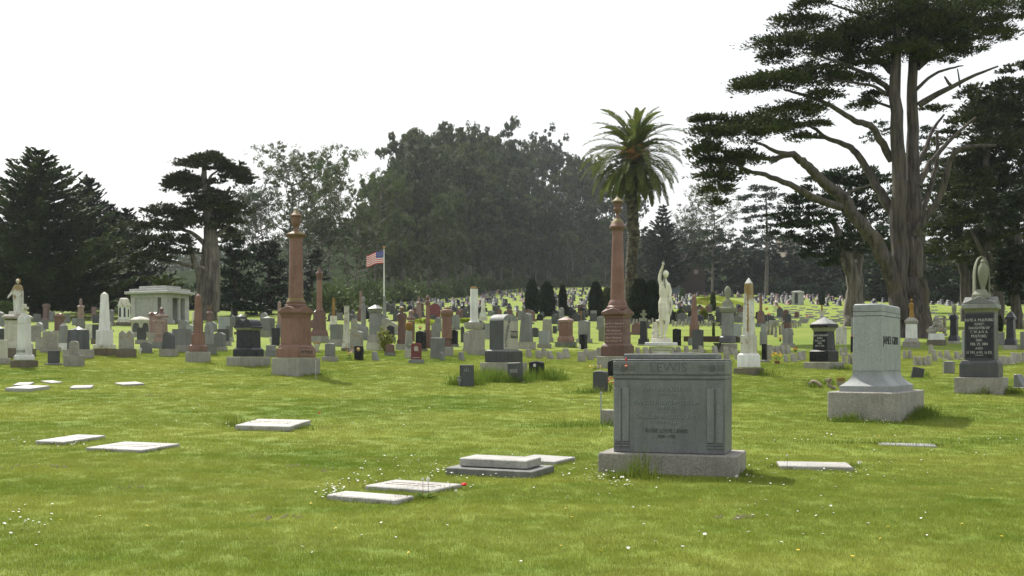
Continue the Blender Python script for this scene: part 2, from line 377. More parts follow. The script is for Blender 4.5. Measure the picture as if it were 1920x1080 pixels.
at = lawn.data.attributes.new('wood', 'FLOAT', 'POINT'); pxv = 960+F*V[:, 0]/np.maximum(V[:, 1], 1); tl = np.interp(pxv, TLX, TLY); at.data.foreach_set('value', np.clip((V[:, 1]-tl)/8+.5, 0, 1).astype(np.float32))

# ---------------------------------------------------------------- mown grass blades near the camera (geometry nodes)
def tuft_mesh(name, n, rad, h0, h1, w, lean, seed, cell=None):
    r = np.random.RandomState(seed); V = []; Fq = []
    for k in range(n):
        a = r.rand()*6.283; rr = rad*math.sqrt(r.rand()); x, y = rr*math.cos(a), rr*math.sin(a)
        th = r.rand()*6.283; h = h0+(h1-h0)*r.rand(); wx, wy = w*math.cos(th), w*math.sin(th)
        la = r.rand()*6.283; ln = lean*h*r.rand(); lx, ly = ln*math.cos(la), ln*math.sin(la); b = len(V)
        V += [(x-wx, y-wy, -.01), (x+wx, y+wy, -.01), (x+wx*.7+lx*.4, y+wy*.7+ly*.4, h*.6), (x-wx*.7+lx*.4, y-wy*.7+ly*.4, h*.6), (x+lx, y+ly, h)]
        Fq += [(b, b+1, b+2), (b, b+2, b+3), (b+3, b+2, b+4)]
    return npmesh(name, V, Fq)
def scatter(ob, tuft, density, mat, smin, smax, seed=0, dens_attr=False):
    ng = bpy.data.node_groups.new('scatter', 'GeometryNodeTree')
    ng.interface.new_socket('Geometry', in_out='INPUT', socket_type='NodeSocketGeometry'); ng.interface.new_socket('Geometry', in_out='OUTPUT', socket_type='NodeSocketGeometry')
    gi = ng.nodes.new('NodeGroupInput'); go = ng.nodes.new('NodeGroupOutput')
    dp = ng.nodes.new('GeometryNodeDistributePointsOnFaces'); dp.inputs['Density'].default_value = density; dp.inputs['Seed'].default_value = seed
    ii = ng.nodes.new('GeometryNodeInstanceOnPoints'); oi = ng.nodes.new('GeometryNodeObjectInfo'); oi.inputs[0].default_value = tuft
    rv = ng.nodes.new('FunctionNodeRandomValue'); rv.data_type = 'FLOAT_VECTOR'; rv.inputs[0].default_value = (-.1, -.1, 0); rv.inputs[1].default_value = (.1, .1, 6.28)
    rs = ng.nodes.new('FunctionNodeRandomValue'); rs.data_type = 'FLOAT'; rs.inputs[2].default_value = smin; rs.inputs[3].default_value = smax
    L = ng.links.new
    L(gi.outputs[0], dp.inputs['Mesh']); L(dp.outputs['Points'], ii.inputs['Points']); L(oi.outputs['Geometry'], ii.inputs['Instance'])
    L(rv.outputs[0], ii.inputs['Rotation']); L(rs.outputs[1], ii.inputs['Scale']); L(ii.outputs[0], go.inputs[0])
    md = ob.modifiers.new('scatter', 'NODES'); md.node_group = ng
def wedge(name, y0, y1, step):
    ys = np.arange(y0, y1+.01, step); us = np.linspace(-1, 1, 41); YY, UU = np.meshgrid(ys, us, indexing='ij'); XX = UU*(YY*.78+2.5)
    V = np.stack([XX, YY, g(XX, YY)], -1).reshape(-1, 3); nx = 41; i, j = np.meshgrid(np.arange(len(ys)-1), np.arange(40), indexing='ij'); q = (i*nx+j).ravel()
    return npmesh(name, V, np.stack([q, q+1, q+nx+1, q+nx], 1))
def tuft_obj(name, me, mat):
    me.materials.append(M[mat]); return bpy.data.objects.new(name, me)
t1 = tuft_obj('tuft', tuft_mesh('tuft', 60, .13, .015, .038, .0020, .9, 1), 'blade')
t2 = tuft_obj('tuft', tuft_mesh('tuft', 60, .22, .015, .036, .0042, .9, 2), 'blade')
for nm, y0, y1, st, tf, dn, lb in (('grass', 6.4, 17, .5, t1, 95, 'short mown blades of the nearest lawn'), ('grass', 17.0, 46, 1., t2, 34, 'short mown blades of the lawn among the front monuments')):
    o = link(nm, wedge(nm, y0, y1, st)); tag(o, lb, 'grass', kind='stuff'); scatter(o, tf, dn, 'blade', .6, 1.25, int(y0))

# ---------------------------------------------------------------- flat markers
def slab(pix, th_px, mat, label, tiers=None, group=None, name='flat_marker', lines=0, cat='grave marker'):
    "pix: four photo corners of the top face TL TR BR BL; solved on the plane of the top"
    bx, by = sum(p[0] for p in pix)/4, max(p[1] for p in pix)+th_px
    Y0 = yd(bx, by); zt = float(g(xat(bx, Y0), Y0))+th_px*Y0/F+.012
    W = []; hh = th_px*Y0/F+.012
    for px, py in pix:
        a_, b__ = 5., 60.
        for _ in range(40):
            m_ = (a_+b__)/2
            if HY-(float(g(xat(px, m_), m_))+hh-CAMZ)*F/m_ > py: a_ = m_
            else: b__ = m_
        W.append(Vector((xat(px, b__), b__)))
    TL, TR, BR, BL = W; c = (TL+TR+BR+BL)/4; ax = ((TR-TL)+(BR-BL))/2; w = ax.length; ay = ((TL-BL)+(TR-BR))/2
    yaw = math.atan2(ax.y, ax.x); d = abs(ay.dot(Vector((-math.sin(yaw), math.cos(yaw))))); d = min(max(d, .3), 1.1)
    t = tag(empty(name, (c.x, c.y, float(g(c.x, c.y))+hh), yaw), label, cat, group); tl_ = math.atan(float(g(c.x, c.y+.5)-g(c.x, c.y-.5))); t.rotation_euler = (Matrix.Rotation(tl_, 3, 'X') @ Matrix.Rotation(yaw, 3, 'Z')).to_euler()
    bm = bmesh.new(); block(bm, w, d, -th_px*Y0/F-.12, 0); link('slab', finish(bm, 'slab', .012), mat, t)
    return t, w, d, Y0
def text(parent, s, size, loc, rot, mat, ext=.004, align='CENTER', sx=1., name='lettering', bold=0.):
    cu = bpy.data.curves.new(name, 'FONT'); cu.body = s; cu.size = size; cu.extrude = ext; cu.align_x = align; cu.align_y = 'CENTER'; cu.offset = bold; cu.resolution_u = 2
    o = bpy.data.objects.new(name, cu); COL.objects.link(o); me = bpy.data.meshes.new_from_object(o.evaluated_get(bpy.context.evaluated_depsgraph_get())); me.name = name
    bpy.data.objects.remove(o); me.materials.clear(); me.materials.append(M[mat]); o = link(name, me, None, parent, loc); o.rotation_euler = rot; o.scale = (sx, 1, 1); o['kind'] = 'stuff'; return o
FR = (R(90), 0, 0); RT = (R(90), 0, R(90))

slabs = [
 ([(128, 813), (183, 815), (136, 829), (83, 828)], 6, 'slab', 'small plain pale slab left of the inscribed slab, near the left edge'),
 ([(217, 826), (322, 832), (283, 843), (178, 841)], 5, 'slab', 'pale slab with reddish incised lettering, left foreground'),
 ([(475, 785), (577, 787), (550, 800), (450, 797)], 9, 'slab', 'thick pale slab with tall grass along its front edge, standing alone mid-left'),
 ([(649, 921), (778, 928), (743, 937.5), (611.5, 927)], 9, 'slab', 'nearest white slab, left of the dandelions'),
 ([(730.5, 898), (857, 906), (822, 919), (696, 911.4)], 7, 'slab', 'white slab just behind the dandelions'),
 ([(996, 851.5), (1074, 856), (1048, 865), (970, 861)], 7, 'slabd', 'grey slab partly hidden behind the two-tier grave block'),
 ([(1469, 864), (1600, 867.5), (1587, 876), (1450, 872)], 7, 'slab', 'long low pale slab right of the big blue-grey monument'),
 ([(1648, 829), (1750, 832), (1758, 836), (1645, 833)], 2, 'slabd', 'slab sunk almost level with the grass on the right'),
 ([(20, 721.5), (66, 722.5), (85, 729), (37, 728)], 6, 'slabd', 'thick dark-sided slab, nearest of the group at the left edge'),
 ([(27, 717.5), (57, 716), (62, 721), (32, 721)], 3, 'slabd', 'small slab behind the thick dark-sided slab at the left edge'),
 ([(80, 714), (101, 712.5), (117, 716.5), (92, 717.5)], 2, 'slab', 'smallest pale slab, farthest back of the left-edge group'),
 ([(128, 722.5), (160, 722), (186, 726), (140, 726.5)], 3, 'slab', 'narrow pale slab third from the left edge'),
 ([(214, 717), (255, 715.5), (272, 719), (232, 721)], 3, 'slab', 'pale slab at the right end of the left-edge group')]
SL = []
for pix, th, mt, lb in slabs: SL.append(slab(pix, th, mt, lb))
for (t, w, d, _), n in ((SL[1], 2), (SL[2], 2), (SL[4], 2), (SL[0], 1)):
    bm = bmesh.new(); r = random.Random(5)
    for ln in range(n):
        x = -w*.36
        while x < w*.36:
            cw = r.uniform(.02, .05); block(bm, cw, .035, .0, .003, ox=x, oy=(.5-ln)*d*.22 if n > 1 else 0.1*d); x += cw+.018
    tag(link('inscription', finish(bm, 'inscription'), 'rust', t), kind='stuff')
# two-tier block
t, w, d, Y0 = slab([(889, 852), (1016, 856.6), (987, 863.6), (864, 859)], 30, 'grey', 'low two-tier granite grave block left of the big blue-grey monument', name='grave_block', cat='grave block')
s = Y0/F; t.children[0].data = (lambda bm: (block(bm, w, d, -16*s, 0), finish(bm, 'upper_tier', .012))[1])(bmesh.new()); t.children[0].data.materials.append(M['slab']); t.children[0].name = 'upper_tier'
bm = bmesh.new(); block(bm, w+.28, d+.28, -45*s, -17*s); link('lower_tier', finish(bm, 'lower_tier', .012), 'grey', t)

# ---------------------------------------------------------------- the big blue-grey family monument in front
Y0 = yd(1375, 902); az = math.atan((1262-960)/F); yaw = -(R(10.2)+az); s = 14.6/F
Wb, Db = 260*s, 150*s; Wd, Dd = 211*s, 102*s
Yc = 15.0; X = xat(1262, Yc); t = empty('family_monument', (X, Yc, float(g(X, 14.4))), yaw)
tag(t, 'broad blue-grey granite monument lettered LEWIS, nearest and largest on the lawn', 'monument')
H = lambda py: (902-py)*s*1.0
def add(pn, mat, fn, bv=.008):
    bm = bmesh.new(); fn(bm); return link(pn, finish(bm, pn, bv), mat, t)
add('base', 'rough', lambda b: block(b, Wb, Db, -.3, H(863)), .015)
add('die', 'blue', lambda b: block(b, Wd, Dd, H(863), H(724)), .012)
add('band', 'blue', lambda b: (block(b, Wd-.012, Dd-.012, H(724), H(722.5)), block(b, Wd+.012, Dd+.012, H(722.5), H(717)), block(b, Wd-.012, Dd-.012, H(717), H(715.5))), .003)
add('frieze', 'blue', lambda b: block(b, Wd+.008, Dd+.008, H(715.5), H(689)), .01)
add('cornice', 'blue', lambda b: block(b, Wd-.02, Dd-.02, H(689), H(685.5)), .008)
add('crown_step', 'blue', lambda b: block(b, Wd*.83, Dd*.8, H(685.5), H(675)), .012)
add('top_ledge', 'blue', lambda b: block(b, Wd*.2, Dd*.5, H(675), H(673), ox=Wd*.12), .006)
yf = -Dd/2
def pil(x, w): return lambda b: block(b, w, .02, H(842), H(740), ox=x, oy=yf-.009)
for x in (-.46, -.385, .375, .455):
    o = add('pilaster_strip', 'strip', pil(x*Wd*1.0, .062*Wd), .006)
    o = add('pilaster_foot', 'blue', lambda b: (block(b, .068*Wd, .024, H(846), H(844), ox=x*Wd, oy=yf-.011), block(b, .068*Wd, .024, H(852), H(849), ox=x*Wd, oy=yf-.011)), .003)
fy = yf-.0045
text(t, 'LEWIS', .185, (.004, fy-.001, H(702)-.004), FR, 'strip', .001, sx=1.05); text(t, 'LEWIS', .185, (.0, fy-.002, H(702)), FR, 'cut', .0015, sx=1.05, bold=-.002)  # pale offset copy paints lit letter edges, the dark copy their shade
for sgn in (-1, 1):
    cx = sgn*.395*Wd-.01
    bm = bmesh.new(); loft(bm, [(.10, 0), (.10, .01), (.06, .014)], 12); me = finish(bm, 'rosette'); o = link('rosette', me, 'cut', t, (cx, fy+.001, H(702))); o.rotation_euler = FR
    bm = bmesh.new()
    for k in (-1, 0, 1):
        for q in (-1, 1): block(bm, .10, .006, H(702)+k*.028-.003, H(702)+k*.028+.003, ox=cx+q*.115, oy=fy)
    tag(link('rosette_bars', finish(bm, 'rosette_bars'), 'carved', t), kind='stuff')
for s_, py, sz, mt in (('JOHN BOONE LEWIS', 741.5, .082, 'carvedl'), ('1825\u20141869', 751.5, .062, 'carvedl'), ('FRANCES F. LEWIS McCLELLAN', 767, .078, 'carvedl'), ('1834\u20141922', 777.5, .062, 'carvedl'),
                   ('CHARLES FRANCISCO LEWIS', 793.5, .078, 'carvedl'), ('1854\u20141948', 804.5, .062, 'carvedl'), ('ROSIE LOUIE LEWIS', 821, .078, 'carved'), ('1860\u20141950', 831, .058, 'carved')):
    text(t, s_, sz, (-.025, yf-.003, H(py)), FR, mt, .002, sx=.86)
    # dark offset copy paints the shade of the cut beside the pale letters
    if mt == 'carvedl': text(t, s_, sz, (-.019, yf-.001, H(py)-.006), FR, 'dark', .0015, sx=.86, name='letter_shadow')

# ---------------------------------------------------------------- JAMES GIBB monument
Y0 = yd(1681, 792); s = Y0/F; P = Place(1681, 792, 12, 174, 122)
t = tag(empty('tablet_monument', P.loc, P.yaw), 'tall pale grey tablet monument lettered JAMES GIBB on a flared foot and wide base', 'monument')
t.location.x = xat(1645, P.loc[1]); s = P.s*1.03; H = lambda py: (792-py)*s
def bd(b, w, d, z0, z1, **k): block(b, w*s, d*s, z0, z1, **k)
add('base', 'rough', lambda b: bd(b, 127, 236, -.4, H(737.5)), .02)
def flare(b):
    pr = []
    for k in range(9):
        f = k/8; pr.append((53+40*(1-f)**2.3, H(727)+(H(699)-H(727))*f))
    pr = [(93, H(737.5)), (93, H(727))]+pr
    loft(b, [(w*s, z) for w, z in pr], 4, 105*s)
add('flared_foot', 'pale', flare, 0)
add('shaft', 'pale', lambda b: loft(b, [(54*s, H(699)), (52*s, H(596.5))], 4, 105*s), .01)
add('groove', 'carved', lambda b: (bd(b, 51.2, 156, H(596.5), H(595.6))), 0)
add('band', 'pale', lambda b: bd(b, 52, 157, H(595.6), H(588.5)), .004)
add('groove', 'carved', lambda b: (bd(b, 51.2, 156, H(588.5), H(587.6))), 0)
add('cap', 'pale', lambda b: loft(b, [(52*s, H(587.6)), (52*s, H(578)), (50.5*s, H(575.2)), (46*s, H(573.2))], 4, 105*s), .004)
text(t, 'JAMES GIBB', .25, (52.5*s/2+.004, -8*s, H(642)), RT, 'carved', .008, sx=1.12)

# ---------------------------------------------------------------- DOWNE column
t, P = monument('column_monument', 'tall red-brown granite column lettered DOWNE with four rounded pediments and an urn', 'monument', 555, 706, 40, [
 ('base', 'conc', 's', [(92, 706), (92, 671)]), ('plinth', 'red', 's', [(75, 670.5), (75, 652)]),
 ('plinth_moulding', 'red', 's', [(70, 652), (62, 645.5)]),
 ('die', 'red', 's', [(59.5, 646), (56.5, 595)]), ('die_band', 'red', 's', [(58.5, 595), (58.5, 592)]), ('die_neck', 'red', 's', [(58, 592), (63, 584)]),
 ('pediment', 'red', 'hf:arc4', (70, 586, 584, 11)),
 ('column_base', 'redmoss', 'r', [(40, 577), (41, 571), (37, 568), (38, 565), (33, 561), (30, 557)]),
 ('shaft', 'red', 'r', [(28, 557), (25, 448)]), ('neck_ring', 'red', 'r', [(26, 448), (26, 444)]),
 ('capital', 'redmoss', 'r', [(26, 444), (29, 440), (38, 438), (40, 435), (30, 433), (18, 430)]),
 ('urn', 'redmoss', 'r', [(15, 430), (9, 424), (9, 421), (17, 415), (19, 411), (19, 403), (23, 401), (23, 398), (15, 396), (10, 392), (4, 389), (3, 386), (1, 384)])])
s = P.s; w = P.width(75); text(t, 'DOWNE', .155, (w/2+.012, -.02, P.z(660)), RT, 'redd', .012, bold=.006)
bm = bmesh.new(); block(bm, .012, w*.82, P.z(665.5), P.z(654.5), ox=w/2+.004); link('name_panel', finish(bm, 'name_panel', .003), 'pink', t)

# ---------------------------------------------------------------- red column with three pointed pediments (inscribed)
t, P = monument('column_monument', 'tallest red-brown column, inscribed, with pointed pediments, in front of the palm', 'monument', 1158, 692, 24, [
 ('base', 'conc', 's', [(79, 692), (79, 668)]), ('plinth', 'redd', 's', [(64, 667.5), (63, 648)]), ('plinth_moulding', 'redd', 's', [(60, 648), (53, 643.5)]),
 ('die', 'redd', 's', [(50.5, 644), (49.5, 596)]), ('die_neck', 'redd', 's', [(51, 596), (52, 592), (62, 588)]),
 ('pediment', 'redd', 'hf:cross4', (63, 588.5, 584, 8)),
 ('column_base', 'red', 'r', [(41, 579), (41, 574), (36, 571), (36, 568), (31, 563), (29, 561)]),
 ('shaft', 'red', 'r', [(27.5, 561), (20.5, 434)]), ('neck_ring', 'red', 'r', [(22, 434), (22, 431)]),
 ('capital', 'redmoss', 'r', [(21, 431), (22, 427), (31, 423.5), (31, 420), (26, 417), (22, 411), (12, 406)]),
 ('urn', 'redmoss', 'r', [(11, 406), (6.5, 401), (6.5, 396), (16, 390), (17, 387), (13, 384), (15, 377), (22, 375), (22, 372), (13, 369), (8, 366), (3, 364), (1, 361)])])
w = P.width(50); z0 = P.z(620)
for k, (l, a) in enumerate((('Edgar W. A. Matehouse', 606), ('AUG. 8. 1870  JAN. 28. 1914', 612.2), ('Helen Matehouse', 619.2), ('FEB. 20. 1875  MAY 20. 1902', 625.7), ('Edna P. Matehouse', 632.8), ('AUG. 2. 1904  AUG. 5. 1904', 639))):
    text(t, l, .088 if k % 2 == 0 else .066, (0, -w/2-.004, P.z(a)), FR, 'lettr', .002, sx=.78 if k % 2 else .85)
    text(t, ('Matehouse', 'AUG. 1914')[k % 2], .075, (w/2+.004, 0, P.z(a+1)), RT, 'pink', .002)

# ---------------------------------------------------------------- monument with curved top
t, P = monument('barrel_top_monument', 'grey granite monument with a rounded top and a carved vine beside the name PENNEY', 'monument', 945, 704, 27, [
 ('base', 'rough', 's', [(91, 704), (91, 680)]), ('plinth', 'dark', 's', [(73, 679.5), (73, 659.5)]), ('plinth_top', 'grey', 's', [(73, 659.5), (71, 657), (62, 655.5)]),
 ('die', 'grey', 's', [(56, 656), (55, 600.5)])], dl=34)
w = P.width(55, 34); d = w+34*P.s
bm = bmesh.new(); block(bm, w, d, P.z(600.5), P.z(600.4), lambda u, v: math.sqrt(max(0, 1-v*v)), 13*P.s, 1, 20); link('barrel_top', finish(bm, 'barrel_top', .0), 'grey', t)
bm = bmesh.new(); block(bm, .01, d*.96, P.z(655), P.z(600.4), ox=w/2+.004); link('face_panel', finish(bm, 'face_panel'), 'lime', t)
bm = bmesh.new(); block(bm, .02, d*.9, P.z(654.5), P.z(601), ox=-w/2-.001) if False else block(bm, w*.97, .01, P.z(655), P.z(601), oy=-d/2-.004); link('dark_end', finish(bm, 'dark_end'), 'dark', t)  # darker panel laid over the end face
bm = bmesh.new(); r = random.Random(3)
for k in range(60):
    f = r.random(); y = -d*.38+d*.30*f**1.6+r.uniform(-.05, .05); z = P.z(652)+(P.z(597)-P.z(652))*f
    loft(bm, [(.001, z), (.075, z+.04), (.001, z+.08)], 6, ox=w/2+.004, oy=y)
tag(link('carved_vine', finish(bm, 'carved_vine'), 'grey', t), kind='stuff')
bm = bmesh.new(); block(bm, .012, d*.46, P.z(633), P.z(619), ox=w/2+.012, oy=d*.2); link('name_panel', finish(bm, 'name_panel', .003), 'dark', t)
text(t, 'PENNEY', .19, (w/2+.02, d*.2, P.z(626)), RT, 'lime', .004, sx=.85)

# ---------------------------------------------------------------- KATE A. MULFORD monument
t, P = monument('urn_monument', 'dark granite monument with white KATE A. MULFORD inscription and an urn in a niche', 'monument', 1840, 740, 8, [
 ('base', 'rough', 's', [(95, 740), (95, 708)]), ('plinth', 'dark', 's', [(77, 707.5), (77, 682)]), ('plinth_moulding', 'dark', 's', [(76, 682), (70, 676.5), (63, 675)]),
 ('die', 'dark', 's', [(60, 675), (59, 585)]), ('neck', 'moss', 's', [(58, 585), (60, 581), (68, 577)]),
 ('cornice', 'grey', 's', [(70, 577.5), (70, 569)]),
 ('pediment', 'grey', 'hf:cross4', (66, 569, 567, 13)),
 ('urn_foot', 'moss', 's', [(34, 558), (34, 550), (26, 546), (19, 540)])], bev=.01)
w = P.width(60); s = P.s; ln = [('KATE A. MULFORD', 599.5, .128), ('ELDEST', 607, .105), ('DAUGHTER OF', 614.5, .115), ('T. W. & H. A.', 622, .12), ('MULFORD.', 630, .125), ('DIED', 637.5, .105), ('FEB. 29, 1884', 645, .12), ('AGED', 653, .105), ('15 YRS. 6 MS. 16 DS.', 661, .115)]
bm = bmesh.new(); block(bm, w*.92, .012, P.z(671), P.z(588), oy=-w/2-.003); link('inscribed_panel', finish(bm, 'inscribed_panel', .003), 'blackw', t)
for l, py, sz in ln: text(t, l, sz*.80, (0, -w/2-.012, P.z(py)), FR, 'lett', .002, sx=.80)
bm = bmesh.new(); block(bm, .2, .006, P.z(666.3), P.z(665.6), oy=-w/2-.012); link('rule', finish(bm, 'rule'), 'lett', t)
bm = bmesh.new()     # niche: a pointed hood, open towards the front right
n = 14
pts = [(math.sin(a)*1.0, a) for a in np.linspace(0, math.pi, n)]
hz0, hz1 = P.z(548), P.z(475); hw = 15.5*s
def hood_r(f): return hw*math.sqrt(max(.0, 1-max(0, (f-.42)/.58)**2.1))
ring = []
for k in range(15):
    f = k/14; rr = hood_r(f); z = hz0+(hz1-hz0)*f; row = []
    for a in np.linspace(R(-8), R(-232), 17): row.append((rr*math.cos(a+0.0)*1.0, -rr*math.sin(a)*.8, z))
    ring.append(row)
vo_ = [[bm.verts.new(p) for p in row] for row in ring]; vi_ = [[bm.verts.new((p[0]*.82, p[1]*.82, hz0+(p[2]-hz0)*.965)) for p in row] for row in ring]
for A in (vo_, vi_):
    for k in range(14):
        for q_ in range(16): bm.faces.new((A[k][q_], A[k][q_+1], A[k+1][q_+1], A[k+1][q_]))
for k in range(14):
    for q_ in (0, 16): bm.faces.new((vo_[k][q_], vo_[k+1][q_], vi_[k+1][q_], vi_[k][q_]))
link('niche_hood', finish(bm, 'niche_hood'), 'moss', t)
bm = bmesh.new(); loft(bm, [(15*s, P.z(547)), (9*s, P.z(542)), (7*s, P.z(538)), (14*s, P.z(527)), (19*s, P.z(515)), (20*s, P.z(505)), (17*s, P.z(497)), (9*s, P.z(490)), (10*s, P.z(487)), (3*s, P.z(482))], 18, ox=3.5*s, oy=-5*s)
link('urn', finish(bm, 'urn'), 'moss', t)

# ---------------------------------------------------------------- black double-scroll monument
t, P = monument('scroll_top_monument', 'black polished monument with a double scroll top, left of the rounded-pediment column', 'monument', 466, 688.5, 35, [
 ('base', 'conc', 's', [(82, 688.5), (82, 669)]), ('plinth', 'blackw', 's', [(58.5, 668.5), (58, 655)]), ('plinth_slope', 'blackw', 's', [(57, 655), (48, 651)]),
 ('die', 'blackw', 's', [(46.5, 651), (44.5, 619)]), ('neck', 'moss', 's', [(45, 619), (52, 614)])], dl=0)
w = P.width(56)
def scr(u, v):
    a = abs(u)
    if a > .82: return .0+.12*math.cos((a-.9)*12)
    return .12+.95*math.sqrt(max(0, 1-((a-.42)/.42)**2)) if a < .84 else .05
bm = bmesh.new(); block(bm, w, w*.9, P.z(614.5), P.z(612), scr, 13.5*P.s, 44, 1); link('scroll_top', finish(bm, 'scroll_top'), 'blackw', t)
text(t, 'W.  DAUN', .07, (w*.42+.0, -.0, P.z(634)), RT, 'lett', .002) if False else None

# ---------------------------------------------------------------- hipped black monument right
t, P = monument('hipped_monument', 'black granite monument with a pale hipped roof, left of the JAMES GIBB tablet', 'monument', 1545, 693, 30, [
 ('base', 'rough', 's', [(75.5, 693), (75.5, 679)]), ('plinth', 'black', 's', [(54, 678.5), (54, 658)]), ('plinth_slope', 'dark', 's', [(52, 658), (45, 655.5)]),
 ('die', 'black', 's', [(42.5, 655.5), (38.5, 621)]), ('neck', 'moss', 's', [(40, 621), (44, 616), (51, 613)]),
 ('eave', 'black', 's', [(52.5, 613.5), (52.5, 607)]), ('roof', 'grey', 's', [(53, 606.8), (3, 593)])])
w = P.width(40)
for k, l in enumerate(('MERVYN SIMONSEN', 'BORN', 'AUG. 5, 1838', 'DIED', 'SEP. 9, 1902')):
    text(t, l, .085, (0, -w/2-.012, P.z(628.5+5*k)), FR, 'lett', .002, sx=.8)

# ---------------------------------------------------------------- foliage and limb generators
class Tree:
    "collects limbs (tubes) and leaf cards in metres around the tree's foot"
    def __init__(s, seed=0): s.V = []; s.Fa = []; s.nv = 0; s.L = []; s.r = np.random.RandomState(seed)
    def tube(s, pts, rad, n=7, ridge=0., nr=9):
        pts = np.asarray(pts, float); m = len(pts); tg = np.gradient(pts, axis=0); tg /= np.linalg.norm(tg, axis=1)[:, None]+1e-9
        up = np.array([0, 1., 0]) if abs(tg[0][1]) < .9 else np.array([1., 0, 0]); a = np.cross(tg, up); a /= np.linalg.norm(a, axis=1)[:, None]+1e-9; b = np.cross(tg, a)
        th = np.arange(n)*2*np.pi/n; rad = np.broadcast_to(np.asarray(rad, float), (m,))
        rr = rad[:, None]*np.ones((m, n))
        if ridge: ph = s.r.rand()*6; rr = rr*(1+ridge*np.sin(th*nr+ph+np.linspace(0, 1.5, m)[:, None])+ridge*.7*np.sin(th*(nr*2.3)+ph*2-np.linspace(0, 2, m)[:, None])+s.r.randn(m, n)*ridge*.15)
        V = pts[:, None, :]+rr[..., None]*(np.cos(th)[None, :, None]*a[:, None, :]+np.sin(th)[None, :, None]*b[:, None, :])
        i, j = np.meshgrid(np.arange(m-1), np.arange(n), indexing='ij'); q = i*n+j; q2 = i*n+(j+1) % n
        s.V.append(V.reshape(-1, 3)); s.Fa.append(np.stack([q, q2, q2+n, q+n], -1).reshape(-1, 4)+s.nv); s.nv += m*n
    def cards(s, C, D, size, asp=.45, jit=.35, up=.3):
        "diamond leaves at C pointing along D"
        n = len(C); D = D+s.r.randn(n, 3)*jit; D[:, 2] += 0; D /= np.linalg.norm(D, axis=1)[:, None]+1e-9
        nn = s.r.randn(n, 3)*.6; nn[:, 2] += up*3; A = np.cross(D, nn); A /= np.linalg.norm(A, axis=1)[:, None]+1e-9
        sz = (size*(.6+.8*s.r.rand(n)))[:, None] if np.ndim(size) == 0 else (size*(.6+.8*s.r.rand(n)))[:, None]
        s.L.append(np.stack([C-D*sz*.5, C+A*sz*asp*.5, C+D*sz*.5, C-A*sz*asp*.5], 1))
    def blob(s, c, rad, n, size, shell=.55, asp=.5, clump=0, up=.4, droop=0.):
        r = s.r; rad = np.asarray(rad, float)
        d = r.randn(n, 3); d /= np.linalg.norm(d, axis=1)[:, None]; rr = shell+(1-shell)*r.rand(n)**.6
        if clump:
            cc = r.randn(clump, 3); cc /= np.linalg.norm(cc, axis=1)[:, None]; cc *= (.55+.45*r.rand(clump))[:, None]
            k = r.randint(0, clump, n); p = cc[k]+d*rr[:, None]*.34
        else: p = d*rr[:, None]
        C = np.asarray(c)+p*rad; nn = p/(np.linalg.norm(p, axis=1)[:, None]+1e-6)+r.randn(n, 3)*.38; nn[:, 2] += .25
        T1 = np.cross(nn, r.randn(n, 3)); T1 /= np.linalg.norm(T1, axis=1)[:, None]+1e-9; T1[:, 2] -= droop*.6
        T2 = np.cross(nn, T1); T2 /= np.linalg.norm(T2, axis=1)[:, None]+1e-9; sz = (size*(.6+.8*r.rand(n)))[:, None]
        s.L.append(np.stack([C-T1*sz*.5, C+T2*sz*asp*.5, C+T1*sz*.5, C-T2*sz*asp*.5], 1))
    def pad(s, c, rx, ry, rz, n, size, clumps=None, tilt=(0, 0)):
        "flat-topped cypress bough: clumps of upswept sprays on a shallow dome"
        r = s.r; m = clumps or max(10, int(n/34)); a = r.rand(m)*6.283; q = np.sqrt(r.rand(m))
        edge = 1+.22*np.sin(a*3+r.rand()*6)+.15*np.sin(a*7+r.rand()*6)
        x, y = rx*q*np.cos(a)*edge, ry*q*np.sin(a)*edge; z = rz*(1-q**2)*(.3+.9*r.rand(m))-rz*.35*r.rand(m)+tilt[0]*x+tilt[1]*y
        k = r.randint(0, m, n); cr = min(rx, ry)*.14+.16
        off = r.randn(n, 3)*np.array([cr*1.15, cr*1.15, cr*.30])*.62
        C = np.stack([x[k], y[k], z[k]], 1)+off+np.asarray(c)
        D = np.stack([x[k]/rx, y[k]/ry, np.full(n, .45)], 1)+off/cr*.5
        s.cards(C, D, size, .42, .45, .5)
    def build(s, name, label, loc, tm, lm, cat='tree', group=None, rz=0., sc=1., crown='crown', trunk='trunk'):
        t = tag(empty(name, loc, rz), label, cat, group); t.scale = (sc, sc, sc)
        if s.V: link(trunk, npmesh(trunk, np.concatenate(s.V), np.concatenate(s.Fa), True), tm, t)
        if s.L:
            V = np.concatenate(s.L).reshape(-1, 3); o = link(crown, npmesh(crown, V, np.arange(len(V)).reshape(-1, 4)), lm, t)
        return t
def copy_thing(src, loc, rz=0., sc=1., label=None, group=None, name=None):
    c = src.copy(); COL.objects.link(c); c.location = loc; c.rotation_euler = (0, 0, rz); c.scale = (sc, sc, sc) if np.ndim(sc) == 0 else sc
    if label: c['label'] = label
    if group: c['group'] = group
    for ch in src.children:
        d = ch.copy(); COL.objects.link(d); d.parent = c
        for gch in ch.children: e = gch.copy(); COL.objects.link(e); e.parent = d
    return c
def bez(pts, n=5):
    "smooth a polyline (Catmull-Rom)"
    P = [np.array(p, float) for p in pts]; P = [2*P[0]-P[1]]+P+[2*P[-1]-P[-2]]; out = []
    for i in range(1, len(P)-2):
        for k in range(n):
            u = k/n; out.append(.5*((2*P[i])+(-P[i-1]+P[i+1])*u+(2*P[i-1]-5*P[i]+4*P[i+1]-P[i+2])*u*u+(-P[i-1]+3*P[i]-3*P[i+1]+P[i+2])*u**3))
    out.append(P[-2]); return np.array(out)

